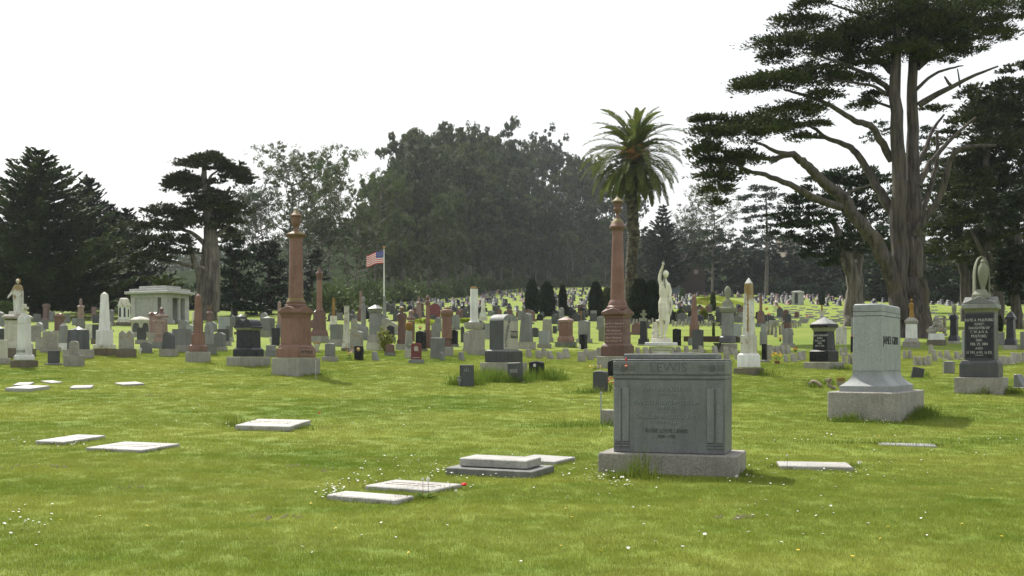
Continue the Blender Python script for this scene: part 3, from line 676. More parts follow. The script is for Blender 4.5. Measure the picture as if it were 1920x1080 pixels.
class Traced(Tree):
    "a tree set out from measured photo points, each limb and bough given its own depth"
    def __init__(s, px, py, seed=0, Y=None):
        super().__init__(seed); s.Y = Y or yd(px, py); s.px = px; s.X = xat(px, s.Y); s.z0 = float(g(s.X, s.Y))
    def P(s, px, py, dy=0.):
        Y = s.Y+dy; return np.array([xat(px, Y)-s.X, dy, zat(py, Y)-s.z0])
    def limb(s, pts, w0, w1, dy0=0., dy1=0., n=8, ridge=0., nr=9):
        m = len(pts); L = [s.P(p[0], p[1], dy0+(dy1-dy0)*k/(m-1)) for k, p in enumerate(pts)]; q = bez(L, 4)
        rad = np.linspace(w0, w1, len(q))*s.Y/F/2; q[1:-1] += s.r.randn(len(q)-2, 3)*rad[1:-1, None]*.12; s.tube(q, rad, n, ridge, nr)
    def padpx(s, cx, cy, rx, rz, n, dy=0., size=.3, ry=None, tilt=0.):
        k = s.Y/F; s.pad(s.P(cx, cy, dy), rx*k, (ry or rx*.8)*k, rz*k*1.15, n, size, tilt=(tilt, 0))

# ---------------------------------------------------------------- the great cypress on the right
T = Traced(1700, 632, 3); K = 2.0
T.limb([(1703, 650), (1702, 610), (1700, 560), (1700, 500), (1701, 440), (1700, 390), (1699, 340)], 82, 12, n=44, ridge=.07, nr=9)
T.tube(np.array([T.P(1703, 655), T.P(1703, 636), T.P(1702, 612), T.P(1702, 575)]), np.array([1.0, .78, .68, .55])*62*T.Y/F, 44, .10, 9)
T.limb([(1685, 600), (1684, 480), (1686, 360), (1681, 240), (1680, 127), (1684, 20), (1690, -80)], 34, 10, -.8, -.3, n=20, ridge=.07)
T.limb([(1718, 600), (1714, 470), (1714, 360), (1711, 240), (1712, 130), (1722, 20), (1730, -90)], 33, 10, -.3, .5, n=20, ridge=.07)
T.limb([(1700, 600), (1702, 480), (1706, 380), (1712, 300)], 30, 14, .9, 1.5, n=16, ridge=.07)
T.limb([(1692, 590), (1668, 510), (1640, 452), (1610, 415), (1580, 372), (1545, 343), (1520, 318), (1500, 300), (1482, 289), (1452, 298), (1424, 296)], 30, 6, -.6, -4, 16, .05)
T.limb([(1484, 290), (1452, 283), (1432, 272), (1405, 262)], 9, 3, -4, -4.5)
T.limb([(1576, 388), (1530, 372), (1480, 346), (1435, 328), (1402, 320), (1370, 300)], 15, 4, -2.5, -5)
T.limb([(1676, 400), (1656, 370), (1640, 342), (1622, 310), (1600, 281), (1578, 268), (1550, 259), (1530, 243), (1508, 232)], 20, 4, 0, 2, 12, .05)
T.limb([(1553, 259), (1512, 257), (1482, 255)], 6, 2, 1.5, 2)
T.limb([(1672, 300), (1650, 262), (1630, 235), (1602, 226), (1570, 205), (1540, 190), (1505, 178), (1470, 168)], 16, 4, 0, -2)
T.limb([(1680, 178), (1640, 147), (1610, 132), (1570, 116), (1535, 105)], 12, 3, 0, -1)
T.limb([(1680, 205), (1640, 190), (1615, 180)], 6, 3, 0, 1); T.limb([(1680, 140), (1640, 108), (1590, 82), (1550, 76)], 14, 3, 0, 1.5)
T.limb([(1676, 185), (1640, 162), (1600, 155), (1560, 148), (1520, 140)], 7, 2, 0, -2)
T.limb([(1716, 170), (1750, 140), (1790, 126), (1806, 123)], 7, 2, 0, -1); T.limb([(1722, 198), (1760, 175), (1790, 160), (1830, 140), (1872, 124)], 13, 3, 0, -2)
T.limb([(1786, 165), (1776, 152), (1771, 143)], 7, 3, -1, -1); T.limb([(1800, 164), (1798, 145), (1795, 129)], 4, 2, -1, -1)
T.limb([(1722, 130), (1745, 110), (1770, 98), (1810, 92), (1855, 94)], 6, 2, 0, 1)
T.limb([(1690, 60), (1650, 40), (1600, 22), (1560, 8)], 9, 3, 0, -2); T.limb([(1720, 120), (1765, 80), (1830, 42), (1900, 24)], 15, 4, 0, 2)
T.limb([(1712, 440), (1728, 418), (1753, 386), (1770, 348), (1781, 303), (1798, 281), (1830, 274), (1868, 273)], 17, 5, -.5, -2.5, 10, .05)
T.limb([(1722, 350), (1738, 315), (1764, 283), (1790, 254), (1830, 220)], 14, 4, -.2, 1, 10, .04); T.limb([(1716, 318), (1735, 280), (1748, 245), (1770, 215)], 12, 4, .6, 2, 10)
T.limb([(1726, 400), (1745, 350), (1757, 300), (1757, 245)], 12, 6, .4, 1); T.limb([(1580, 365), (1605, 355), (1632, 347)], 6, 3, -2, 0)
T.limb([(1728, 520), (1738, 550), (1734, 590)], 12, 8, -2, -2, 10, .1)
for a in ((1720, 55, 95, 52, 2600, 0), (1700, 100, 62, 26, 1200, -1), (1690, -30, 140, 60, 1500, 0), (1640, 60, 60, 35, 1300, 1), (1765, 70, 55, 35, 1200, .5), (1700, 20, 110, 30, 1400, -2),
          (1525, 8, 34, 12, 380, -2), (1505, 42, 55, 14, 750, 0), (1492, 84, 72, 22, 1400, -1), (1458, 108, 32, 12, 420, -1), (1575, 96, 62, 26, 1300, 1), (1600, 60, 45, 22, 700, -1),
          (1450, 155, 72, 16, 1250, -2), (1520, 140, 62, 18, 1050, -1.5), (1590, 150, 48, 12, 620, 0), (1410, 162, 32, 8, 260, -2), (1545, 178, 36, 10, 320, -2), (1600, 118, 40, 14, 400, 1),
          (1620, 197, 28, 9, 260, 1), (1640, 178, 22, 8, 180, 1), (1490, 208, 55, 16, 950, -1), (1470, 238, 42, 16, 650, 1), (1505, 258, 30, 9, 260, 1.5), (1530, 232, 26, 9, 200, 1),
          (1420, 240, 52, 24, 1150, -4), (1370, 250, 68, 20, 1100, -4.5), (1330, 226, 40, 10, 380, -4.5), (1326, 285, 40, 16, 600, -5), (1345, 306, 40, 12, 420, -4), (1345, 332, 44, 16, 560, -5), (1342, 358, 34, 14, 330, -5), (1400, 300, 42, 18, 500, -4.5), (1345, 382, 16, 14, 110, -5),
          (1830, 20, 92, 20, 1500, 2), (1870, 8, 60, 20, 700, 3), (1862, 66, 42, 16, 700, 1), (1800, 92, 42, 14, 560, 0), (1790, 45, 60, 18, 700, 1), (1880, 40, 45, 12, 360, 2), (1745, 112, 40, 14, 420, 0), (1650, 120, 26, 10, 250, 0), (1752, 205, 22, 12, 160, 1)):
    T.padpx(a[0], a[1], a[2], a[3], int(a[4]*3.1), a[5], .215)
great = T.build('cypress_tree', 'giant cypress with fused trunks and flat layered boughs, tallest tree on the right', (T.X, T.Y, T.z0), 'bark', 'cyp')

# left cypress standing alone
T = Traced(388, 600, 5)
T.limb([(390, 612), (389, 580), (389, 520), (391, 470), (393, 420), (388, 370), (382, 330), (385, 305)], 36, 6, n=30, ridge=.09, nr=7)
T.limb([(378, 600), (376, 540), (368, 500), (355, 460), (352, 435)], 17, 5, -.5, -2, 12, .06); T.limb([(398, 600), (404, 540), (405, 480), (402, 440), (408, 400), (432, 350)], 18, 5, -.4, 1, 14, .06)
T.limb([(404, 585), (406, 540), (409, 515)], 14, 9, -1.2, -1.4, 12, .08); T.limb([(384, 505), (350, 497), (325, 490), (300, 495)], 8, 3, -1, -3); T.limb([(390, 350), (395, 330), (412, 318)], 7, 3, 0, 1)
T.limb([(386, 460), (365, 440), (340, 430), (300, 425)], 10, 3, 0, -2); T.limb([(400, 450), (430, 420), (455, 400)], 8, 3, 0, 1); T.limb([(385, 340), (365, 345), (340, 345)], 6, 3, 0, 0)
for a in ((386, 304, 48, 16, 1900, 0), (395, 300, 30, 12, 700, 0), (350, 335, 30, 16, 900, 0), (447, 325, 26, 16, 900, 1), (459, 340, 14, 10, 350, 1), (325, 350, 22, 12, 500, 0), (370, 312, 22, 10, 400, -1), (412, 318, 25, 10, 380, 1), (336, 343, 28, 16, 700, 0), (352, 358, 26, 16, 420, .5), (442, 332, 24, 16, 700, 1), (455, 340, 14, 8, 200, 1), (408, 340, 18, 12, 260, 1), (368, 352, 32, 16, 700, 0), (358, 385, 16, 22, 380, -1), (402, 372, 38, 18, 950, 0), (398, 392, 52, 20, 1400, 0), (425, 398, 40, 22, 900, 1),
          (452, 395, 22, 20, 500, 1), (305, 400, 42, 16, 900, -1), (345, 405, 32, 16, 600, 0), (285, 424, 52, 17, 1200, -2), (352, 422, 50, 18, 1200, -1), (272, 460, 40, 20, 1000, -3), (320, 450, 42, 18, 1000, -3), (415, 415, 42, 22, 1000, 1), (290, 485, 40, 18, 800, -3), (345, 470, 26, 18, 500, -3), (430, 440, 30, 20, 500, 2), (250, 500, 30, 20, 600, -2)):
    T.padpx(a[0], a[1], a[2], a[3], int(a[4]*1.5), a[5], .36)
T.build('cypress_tree', 'lone wind-shaped cypress with a tufted top and pale trunk, behind the white mausoleum', (T.X, T.Y, T.z0), 'barkg', 'cyp')

# cypress behind the great one (its trunk forks left of it)
T = Traced(1600, 612, 6, Y=78)
T.limb([(1602, 625), (1601, 590), (1600, 540), (1592, 490), (1578, 450), (1560, 410)], 38, 8, n=24, ridge=.08, nr=7); T.limb([(1606, 600), (1608, 540), (1612, 480), (1618, 430), (1625, 380)], 24, 6, .4, 1, 14, .06); T.limb([(1592, 520), (1570, 470), (1540, 430), (1510, 410)], 9, 3, 0, -2)
T.limb([(1598, 540), (1600, 470), (1592, 420), (1590, 370)], 10, 4, 1, 1)
for a in ((1600, 336, 62, 20, 1200, 0), (1560, 345, 66, 24, 1500, 1), (1640, 350, 50, 28, 1200, 2), (1520, 375, 50, 22, 1200, 0), (1590, 378, 70, 24, 1500, -1), (1500, 405, 50, 20, 1100, -1), (1550, 420, 55, 20, 1200, -2), (1470, 425, 36, 14, 600, -1), (1620, 400, 55, 28, 1300, 2), (1600, 445, 60, 22, 1200, 1),
          (1550, 455, 50, 20, 1000, -2), (1450, 440, 14, 8, 120, -1), (1540, 478, 34, 22, 700, -3), (1560, 495, 26, 18, 380, -3), (1650, 460, 40, 30, 700, 3), (1580, 470, 40, 16, 500, 0), (1480, 448, 22, 10, 250, -1)):
    T.padpx(a[0], a[1], a[2], a[3], a[4], a[5], .32)
T.build('cypress_tree', 'second cypress with a forked grey trunk, just left of the giant cypress and behind it', (T.X, T.Y, T.z0), 'barkg', 'cypd')

# dark cypresses filling the right edge
def dark_mass(px, py, Y, seed, trunks, pads, lm, label, sz=.36, tm='bark'):
    T = Traced(px, py, seed, Y=Y)
    for tr in trunks: T.limb(*tr[:3], *(tr[3:] or ()), n=14, ridge=.07)
    for a in pads: T.padpx(a[0], a[1], a[2], a[3]*1.15, int(a[4]*1.35), a[5] if len(a) > 5 else 0, sz)
    return T.build('cypress_tree', label, (T.X, T.Y, T.z0), tm, lm)
dark_mass(1868, 600, 82, 21, [([(1870, 620), (1868, 560), (1862, 480), (1858, 420), (1850, 330), (1850, 250)], 32, 8), ([(1862, 520), (1840, 470), (1820, 430)], 12, 5), ([(1868, 470), (1900, 440), (1915, 400)], 10, 4)],
 [(1905, 130, 26, 14, 300), (1860, 172, 30, 14, 380), (1900, 165, 44, 24, 900), (1855, 200, 46, 26, 1100), (1825, 178, 24, 16, 350, -2), (1830, 228, 50, 26, 1300, -1), (1900, 225, 50, 34, 1300), (1870, 270, 64, 30, 1600, -1), (1830, 300, 44, 26, 900, 1), (1900, 310, 50, 36, 1300), (1860, 345, 60, 30, 1500, 0), (1820, 370, 44, 22, 800, -1),
  (1905, 380, 50, 36, 1300), (1850, 410, 60, 28, 1300), (1900, 450, 50, 30, 1200, -1), (1790, 400, 30, 16, 400, 1), (1780, 250, 22, 20, 300, 1), (1840, 450, 40, 20, 600, 1), (1885, 195, 60, 30, 1300, 2), (1870, 240, 66, 30, 1500, 2), (1880, 290, 70, 36, 1700, 2), (1870, 340, 70, 36, 1700, 2), (1880, 400, 70, 40, 1700, 2), (1870, 460, 70, 40, 1500, 2), (1820, 320, 50, 30, 1000, 2), (1915, 260, 40, 40, 900, 1)], 'cyp', 'dense dark cypress filling the right edge of the view')
dark_mass(1812, 592, 92, 22, [([(1814, 610), (1812, 560), (1806, 500), (1800, 440), (1795, 380)], 26, 8), ([(1818, 600), (1826, 540), (1830, 490)], 14, 8)],
 [(1800, 330, 40, 24, 900), (1770, 350, 34, 24, 700), (1810, 370, 54, 24, 1200), (1770, 400, 46, 26, 1100, -1), (1820, 420, 54, 24, 1200), (1765, 435, 36, 22, 700), (1800, 460, 56, 22, 1200, -1), (1760, 470, 26, 18, 400), (1840, 480, 46, 22, 900), (1790, 490, 40, 16, 600), (1755, 300, 24, 40, 500), (1830, 505, 40, 14, 400)], 'cypy', 'yellowish-green cypress with drooping boughs right of the giant cypress trunk')
dark_mass(1905, 600, 72, 23, [([(1908, 625), (1905, 590), (1904, 520), (1910, 440)], 22, 12)],
 [(1900, 480, 44, 26, 1000), (1905, 520, 34, 30, 900), (1880, 545, 28, 22, 500), (1890, 505, 32, 20, 600), (1912, 560, 20, 30, 400), (1885, 420, 38, 26, 800), (1905, 380, 34, 26, 700)], 'cypd', 'dark low-branched cypress at the right edge with foliage hanging near the grass')
dark_mass(1730, 560, 125, 24, [([(1735, 590), (1732, 540), (1730, 450), (1728, 350)], 16, 6)],
 [(1740, 260, 30, 20, 400), (1725, 300, 44, 26, 700), (1760, 330, 40, 26, 700), (1690, 380, 40, 30, 600), (1740, 380, 46, 30, 800), (1700, 420, 50, 26, 800), (1750, 430, 50, 26, 800), (1690, 480, 50, 24, 800), (1745, 485, 46, 24, 800), (1660, 500, 40, 24, 600), (1720, 525, 60, 20, 700), (1770, 520, 40, 20, 500), (1650, 250, 26, 10, 120), (1640, 240, 30, 14, 180), (1628, 262, 18, 8, 80)], 'cypd', 'dark cypress seen between the limbs of the giant cypress', .42)

# ---------------------------------------------------------------- conifers on the left
def conifer(name, label, px, ytop, ybase, halfw, seed, lm, up=.35, droop=.0, Y=None, whorls=26, per=11, size=.30, tw=30, cone=1.0, dens=1., group=None, bare=.06, tm='barkd'):
    T = Tree(seed); Y = Y or yd(px, ybase); k = Y/F; h = (ybase-ytop)*k; X = xat(px, Y); z0 = float(g(X, Y)); h = zat(ytop, Y)-z0; r = T.r
    T.tube([(0, 0, -.5), (0, 0, h*.3), (0, 0, h*.97)], [tw*k/2, tw*k*.36, .03], 10)
    for i in range(whorls):
        f = bare+(1-bare)*(i+.3*r.rand())/whorls; z = h*f
        L = halfw*k*(1-f**cone)**.85*(.8+.35*r.rand())+.35
        for j in range(per):
            a = 2*math.pi*(j+r.rand()*.7)/per+i*.9; l = L*(.75+.4*r.rand()); m = 7
            u = np.linspace(.08, 1, m); e = up*(.6+.8*r.rand())
            P = np.stack([np.cos(a)*l*u, np.sin(a)*l*u, z+l*(e*u**2*1.0-droop*u)], 1); 
            if l > 1.2 and j % 2 == 0: T.tube(P, np.linspace(.05, .015, m), 3)
            nn = int((10+l*17)*dens*(1.4-.5*f)); t_ = np.clip(.1+.9*r.rand(nn)**.75, 0, 1); C = np.stack([np.interp(t_, u, P[:, q]) for q in range(3)], 1)
            sp = .10+.15*l*(1-t_*.75); side = r.randn(nn)*.5*sp; C += np.stack([-np.sin(a)*side, np.cos(a)*side, r.randn(nn)*.035*l**.5+.02], 1)
            D = np.stack([np.cos(a)*np.ones(nn)-np.sin(a)*np.sign(side)*.8, np.sin(a)*np.ones(nn)+np.cos(a)*np.sign(side)*.8, np.full(nn, up*1.2)], 1)
            T.cards(C, D, size, .36, .25, .6)
    return T.build(name, label, (X, Y, z0), tm, lm, group=group)
conifer('pine_tree', 'broad dark pine with upswept layered branches, largest tree at the left', 72, 279, 598, 172, 31, 'pine', .40, .12, Y=104, whorls=25, per=15, size=.52, tw=34, cone=1.5, dens=1.5)
conifer('pine_tree', 'dark pine with a spiky top, right beside the broad left pine', 168, 333, 597, 95, 32, 'cypd', .55, 0, Y=122, whorls=26, per=11, size=.55, tw=22, dens=1.1)
conifer('pine_tree', 'spiky-topped dark conifer third from the left edge', 205, 385, 597, 85, 33, 'cypd', .6, 0, Y=126, whorls=24, per=11, size=.55, tw=20, dens=1.1)
conifer('pine_tree', 'low dark conifer with sparse spiky top left of the mausoleum', 238, 390, 597, 80, 34, 'cypd', .6, 0, Y=132, whorls=22, per=10, size=.55, tw=20, dens=1.0)
conifer('pine_tree', 'dark conifer filling the gap at the far left edge', -30, 400, 597, 110, 35, 'cypd', .45, .1, Y=118, whorls=24, per=11, size=.45, tw=22, dens=1.0, bare=.16)
_bp = [o for o in COL.objects if o.name.startswith('pine_tree') and not o.parent][0]
for px_, Y_, rz_, lb_ in ((-230, 112, 2., 'broad dark pine beyond the left edge of the lawn'), (-420, 126, 4., 'outermost broad dark pine on the left')):
    X_ = xat(px_, Y_); copy_thing(_bp, (X_, Y_, float(g(X_, Y_))), rz_, .95, lb_)
conifer('cypress_tree', 'bluish conical cypress beyond the headstones right of the palm', 1243, 383, 532, 58, 36, 'cypd', .4, .0, Y=240, whorls=22, per=10, size=.85, tw=10, dens=.8)
def bushy(px, py, Y, seed, ytop, hw, lm, label, n=5200, size=.45, name='cypress_tree', tm='barkd', group=None, cl=26):
    T = Traced(px, py, seed, Y=Y); k = T.Y/F; h = zat(ytop, T.Y)-T.z0
    T.tube([(0, 0, -.4), (0, 0, h*.75)], [.35, .1], 8); r = T.r
    for q in range(cl):
        f = .02+.94*(q+r.rand())/cl; w = hw*k*(1-f**2.2)**.6
        a = r.rand()*6.28; rr = w*.75*math.sqrt(r.rand()); T.pad((rr*math.cos(a), rr*math.sin(a), h*f), max(.8, w*.5), max(.8, w*.5), h*.05+.4, n//cl, size)
    return T.build(name, label, (T.X, T.Y, T.z0), tm, lm, group=group)
bushy(440, 598, 112, 41, 428, 62, 'cypd', 'dark leafy cypress between the lone cypress and the red granite column', 6500)
bushy(505, 596, 118, 42, 452, 66, 'cypd', 'dark cypress directly behind the rounded-pediment red column', 6500)
bushy(330, 598, 140, 43, 530, 60, 'bush', 'lower green tree behind the roof of the mausoleum', 2600)
bushy(585, 594, 135, 44, 470, 50, 'cypd', 'dark evergreen just right of the rounded-pediment red column', 4200)

# ---------------------------------------------------------------- eucalyptus wood
def euc(seed, h, spread, nlimb, blobs, leaf, nper, trunks=1, base=.35):
    T = Tree(seed); r = T.r
    for q in range(trunks):
        dx, dy = r.randn(2)*.05*h*(trunks > 1); bend = r.randn(2)*.05*h
        tp = np.array([(dx*.3, dy*.3, -.5), (dx*.6+bend[0]*.4, dy*.6+bend[1]*.4, h*.35), (dx+bend[0], dy+bend[1], h*.7), (dx*1.4+bend[0]*.8, dy*1.4, h*.93)]); tq = bez(tp, 5)
        T.tube(tq, np.linspace(.018*h*.7, .04, len(tq)), 7)
        for j in range(nlimb):
            f = base+(.97-base)*(j+r.rand())/nlimb; c = np.array([np.interp(f*.93/.93, np.linspace(0, 1, len(tq)), tq[:, k]) for k in range(3)])
            a = r.rand()*6.28; L = spread*(1.15-.75*f)*(.5+.7*r.rand()); e = c+np.array([math.cos(a)*L, math.sin(a)*L, L*(.5+.5*r.rand())])
            m_ = (c+e)/2+np.array([math.cos(a)*.12*L, math.sin(a)*.12*L, -.08*L]); T.tube(bez([c, m_, e], 4), np.linspace(.07+.004*h, .03, 9), 4)
            for b_ in range(blobs):
                rr = spread*(.08+.16*r.rand()**1.3); o = e+r.randn(3)*spread*np.array([.22, .22, .16])
                T.blob(o, (rr*1.15, rr*1.15, rr*.8), int(nper*(.4+2.2*rr/spread)), leaf, .35, .40, 9, .1, .3)
        T.blob(tq[-1], (spread*.2, spread*.2, spread*.18), nper, leaf, .4, .36, 4, .2)
    return T
EU = []
for sd, h, sp, nl, bl, lf, nper, mat in ((51, 24, 6.5, 20, 4, .36, 150, 'euc'), (52, 26, 7, 22, 4, .36, 150, 'euc'), (53, 25, 7.5, 22, 5, .40, 150, 'eucd'), (54, 22, 8, 22, 5, .40, 150, 'eucd')):
    T = euc(sd, h, sp, nl, bl, lf, nper); EU.append((T.build('eucalyptus_tree', 'x', (0, -500, 0), 'barke', mat), h))
# distant, fuller crowns
for sd, h, sp, nl, bl, lf, nper, mat in ((55, 25, 9, 20, 4, .85, 190, 'euc'), (56, 25, 9.5, 20, 4, .85, 190, 'eucd'), (57, 25, 8.5, 20, 4, .85, 190, 'euc')):
    T = euc(sd, h, sp, nl, bl, lf, nper, base=.12); EU.append((T.build('eucalyptus_tree', 'x', (0, -500, 0), 'barke', mat), h))
used = set()
def put_euc(v, px, Y, ytop, label, group=None, wide=1., rz=None):
    src, h = EU[v]; X = xat(px, Y); z0 = float(g(X, Y)); H = zat(ytop, Y)-z0; k = H/h; rz = rng.random()*6.28 if rz is None else rz
    if v in used: o = copy_thing(src, (X, Y, z0-.3), rz, (k*wide, k*wide, k), label, group)
    else:
        used.add(v); o = src; o.location = (X, Y, z0-.3); o.rotation_euler = (0, 0, rz); o.scale = (k*wide, k*wide, k); o['label'] = label
    if group: o['group'] = group
    elif 'group' in o: del o['group']
    return o
for v, px, Y, yt, lb, wd in ((0, 535, 165, 270, 'tall airy eucalyptus whose sparse top rises behind the rounded-pediment column', .85), (1, 575, 175, 282, 'sparse tall eucalyptus with see-through crown, right of the rounded-pediment column', .8),
        (0, 655, 160, 284, 'airy eucalyptus with a lone tufted top left of the flag', .75), (2, 505, 190, 345, 'lighter yellow-green eucalyptus left of the rounded-pediment column', .8), (3, 480, 200, 372, 'lower eucalyptus behind the left cypress', .7),
        (1, 615, 180, 330, 'eucalyptus between the two tall red columns and the flag', .8), (3, 600, 150, 400, 'low bushy eucalyptus behind the thin red column', .9), (2, 660, 140, 420, 'low eucalyptus right behind the flag', .9),
        (0, 700, 185, 318, 'eucalyptus with a small top clump directly above the flag', .75), (2, 560, 160, 410, 'half-height eucalyptus behind the rounded-pediment column', .9)):
    put_euc(v, px, Y, yt, lb, wide=wd)
sil_x = [680, 700, 720, 745, 780, 805, 835, 860, 882, 910, 940, 970, 1000, 1030, 1060, 1090, 1120, 1150, 1180]
sil_y = [335, 312, 314, 284, 252, 262, 236, 240, 226, 240, 240, 252, 256, 262, 266, 274, 290, 320, 345]
fy_x = [620, 660, 700, 760, 800, 860, 900, 950, 1000, 1060, 1120, 1200]; fy_y = [125, 145, 168, 190, 205, 225, 270, 300, 318, 325, 335, 345]
LB = ('eucalyptus at the front edge of the hill wood, its crown coming down to the undergrowth', 'eucalyptus in the thick of the hill wood, halfway up its slope', 'eucalyptus whose crown makes the skyline of the hill wood between flag and palm')
for row in range(5):
    for px in np.arange(690+row*7, 1195, 34 if row < 3 else 30):
        fy = float(np.interp(px, fy_x, fy_y)); Y = fy+(8, 28, 52, 80, 108)[row]+rng.uniform(-5, 5)
        st = float(np.interp(px, sil_x, sil_y)); yb = ypix(px, Y)
        fr = (.40, .60, .78, .92, 1.0)[row]; yt = yb-(yb-st)*fr*rng.uniform(.84, 1.03)+rng.uniform(-6, 14)
        if zat(yt, Y)-float(g(xat(px, Y), Y)) < 9: continue
        far_ = Y > 240; v = rng.choice((4, 5, 6, 6) if far_ or row in (0, 1) else (0, 1, 2, 4)); lbw = LB[0 if row < 2 else 1 if row < 4 else 2]; put_euc(v, px+rng.uniform(-8, 8), Y, yt, lbw, 'hill wood: '+lbw[:40].strip(), wide=(.55 if Y < 260 else .62)*rng.uniform(.85, 1.15))
# trees right of the palm, far away
for v, px, Y, yt, lb, wd in ((0, 1335, 260, 345, 'pale hazy eucalyptus with a straight trunk beyond the right-hand headstones', .9), (1, 1300, 275, 385, 'thin hazy eucalyptus left of the pale straight-trunked one', .8), (3, 1275, 250, 420, 'low bushy tree behind the white raised-arm statue', .9)):
    put_euc(v, px, Y, yt, lb, wide=wd)
def far_cyp(px, Y, seed, ytop, lm, label, pads, tw=8):
    T = Traced(px, ypix(px, Y), seed, Y=Y); T.limb([(px, ypix(px, Y)+3), (px+1, (ypix(px, Y)+ytop)/2), (px-1, ytop+12)], tw, tw*.3, n=7)
    for a in pads: T.padpx(*a[:4], int(a[4]*2.6), 0, .6)
    return T.build('cypress_tree', label, (T.X, T.Y, T.z0), 'barkg', lm)
far_cyp(1437, 240, 61, 350, 'cypd', 'hazy distant cypress with open flat tiers, left of the second cypress', [(1430, 356, 34, 8, 300), (1420, 372, 38, 9, 300), (1460, 368, 30, 8, 200), (1400, 395, 32, 9, 240), (1445, 392, 36, 9, 240), (1425, 412, 40, 9, 260), (1480, 405, 26, 8, 160), (1410, 440, 40, 14, 300), (1450, 450, 50, 18, 400), (1400, 475, 40, 18, 320)])
far_cyp(1335, 230, 62, 425, 'cypd', 'dark rounded cypress at the far edge of the cemetery with a thin pale trunk', [(1330, 440, 40, 12, 320), (1350, 455, 40, 14, 320), (1315, 470, 36, 14, 320), (1355, 485, 40, 16, 320), (1340, 500, 46, 14, 300)], 6)
gl = 'dark evergreens along the far edge of the cemetery'
for i, (px, Y, yt, hw) in enumerate(((1215, 262, 452, 34), (1265, 265, 448, 34), (1300, 255, 468, 30), (1380, 262, 462, 34), (1410, 250, 480, 30), (1450, 258, 468, 34), (1490, 252, 490, 32), (1530, 245, 485, 36), (1560, 240, 480, 36), (1590, 235, 480, 34), (1640, 190, 480, 34), (1680, 185, 460, 38), (1760, 180, 470, 40), (1800, 175, 480, 36), (1850, 178, 485, 40), (1900, 172, 480, 40), (1480, 300, 500, 40), (1240, 300, 470, 40), (1720, 210, 430, 44), (1870, 200, 400, 50), (1800, 215, 400, 50), (1215, 290, 425, 36), (1255, 280, 430, 34), (1300, 300, 415, 40), (1345, 310, 440, 40), (1400, 300, 425, 42), (1440, 310, 440, 40), (1480, 290, 445, 38), (1510, 280, 430, 40), (1550, 270, 440, 44), (1590, 265, 430, 44), (1640, 240, 400, 44), (1690, 220, 420, 44), (1920, 190, 330, 60), (1225, 275, 470, 40), (1275, 270, 475, 40), (1325, 268, 470, 42), (1375, 268, 478, 42), (1425, 262, 470, 44), (1475, 262, 478, 44), (1525, 258, 470, 44), (1575, 255, 470, 44), (1625, 250, 455, 48), (1780, 190, 330, 50), (1850, 200, 330, 50))):
    bushy(px, 540, Y, 70+i, yt, hw, 'cypd', 'dark evergreen at the far edge of the cemetery, '+('beyond the raised-arm statue' if px < 1350 else 'beyond the small family tomb' if px < 1600 else 'seen past the giant cypress trunk'), 4200, .8, group=gl+(' (left)' if px < 1350 else ' (middle)' if px < 1600 else ' (right)'), cl=20)
gl = 'dark shrubs closing the gaps at the foot of the left trees'
# undergrowth along the foot of the wood
def band(name, label, pts, h, n, lm, size=.6, depth=6):
    T = Tree(len(label)); r = T.r; P = np.array([(xat(px, Y), Y, float(g(xat(px, Y), Y))) for px, Y in pts]); seg = np.linalg.norm(np.diff(P, axis=0), axis=1); cum = np.r_[0, np.cumsum(seg)]
    m = int(cum[-1]/1.6)+2; tt = r.rand(m)*cum[-1]; c = np.stack([np.interp(tt, cum, P[:, k]) for k in range(3)], 1); c[:, 1] += r.rand(m)*depth; hh = h*(.45+.75*r.rand(m)*(.6+.4*np.sin(tt*.21)))
    c[:, 2] = g(c[:, 0], c[:, 1])
    k = r.randint(0, m, n); u = r.randn(n, 3); u /= np.linalg.norm(u, axis=1)[:, None]; u[:, 2] = abs(u[:, 2]); C = c[k]+u*np.stack([hh[k]*.75, hh[k]*.6, hh[k]], 1)*(.6+.4*r.rand(n))[:, None]
    T.cards(C, u+np.array([0, 0, .3]), size, .55, .5, .3); V = np.concatenate(T.L).reshape(-1, 3)
    o = link(name, npmesh(name, V, np.arange(len(V)).reshape(-1, 4)), lm); tag(o, label, 'undergrowth', kind='stuff')
band('undergrowth', 'dark shrubs and creepers along the foot of the eucalyptus wood', [(p, float(np.interp(p, fy_x, fy_y))-4) for p in (560, 620, 660, 700, 760, 800, 860, 900, 950, 1000, 1060, 1120, 1200)], 4.2, 30000, 'bush', .6, 8)
band('undergrowth', 'low bushes under the trees at the far right edge of the lawn', [(p, Y) for p, Y in ((1190, 264), (1250, 258), (1320, 252), (1400, 246), (1500, 235), (1580, 225), (1650, 190), (1750, 172), (1850, 168), (1980, 165))], 4.2, 30000, 'cypd', .6, 8)
band('undergrowth', 'dark shrubs under the left conifers', [(p, Y) for p, Y in ((-60, 150), (60, 150), (160, 150), (260, 150), (360, 142), (430, 130), (560, 130))], 4.5, 16000, 'cypd', .5, 8)

T = Tree(99); r = T.r; m = 700; Yc = 440+r.rand(m)*90; px_ = -300+r.rand(m)*2600; c = np.stack([xat(px_, Yc), Yc, g(xat(px_, Yc), Yc)], 1); n = 60000; k = r.randint(0, m, n); u = r.randn(n, 3); u /= np.linalg.norm(u, axis=1)[:, None]; u[:, 2] = abs(u[:, 2])
hh = (4+5*r.rand(m))[k]; C_ = c[k]+u*np.stack([hh*.9, hh*.6, hh], 1); T.cards(C_, u+np.array([0, 0, .2]), 1.5, .6, .5, .4); V = np.concatenate(T.L).reshape(-1, 3)
tag(link('distant_wood', npmesh('distant_wood', V, np.arange(len(V)).reshape(-1, 4)), 'eucd'), 'far-off dark wooded ridge glimpsed through the gaps between the trees', 'woodland', kind='stuff')

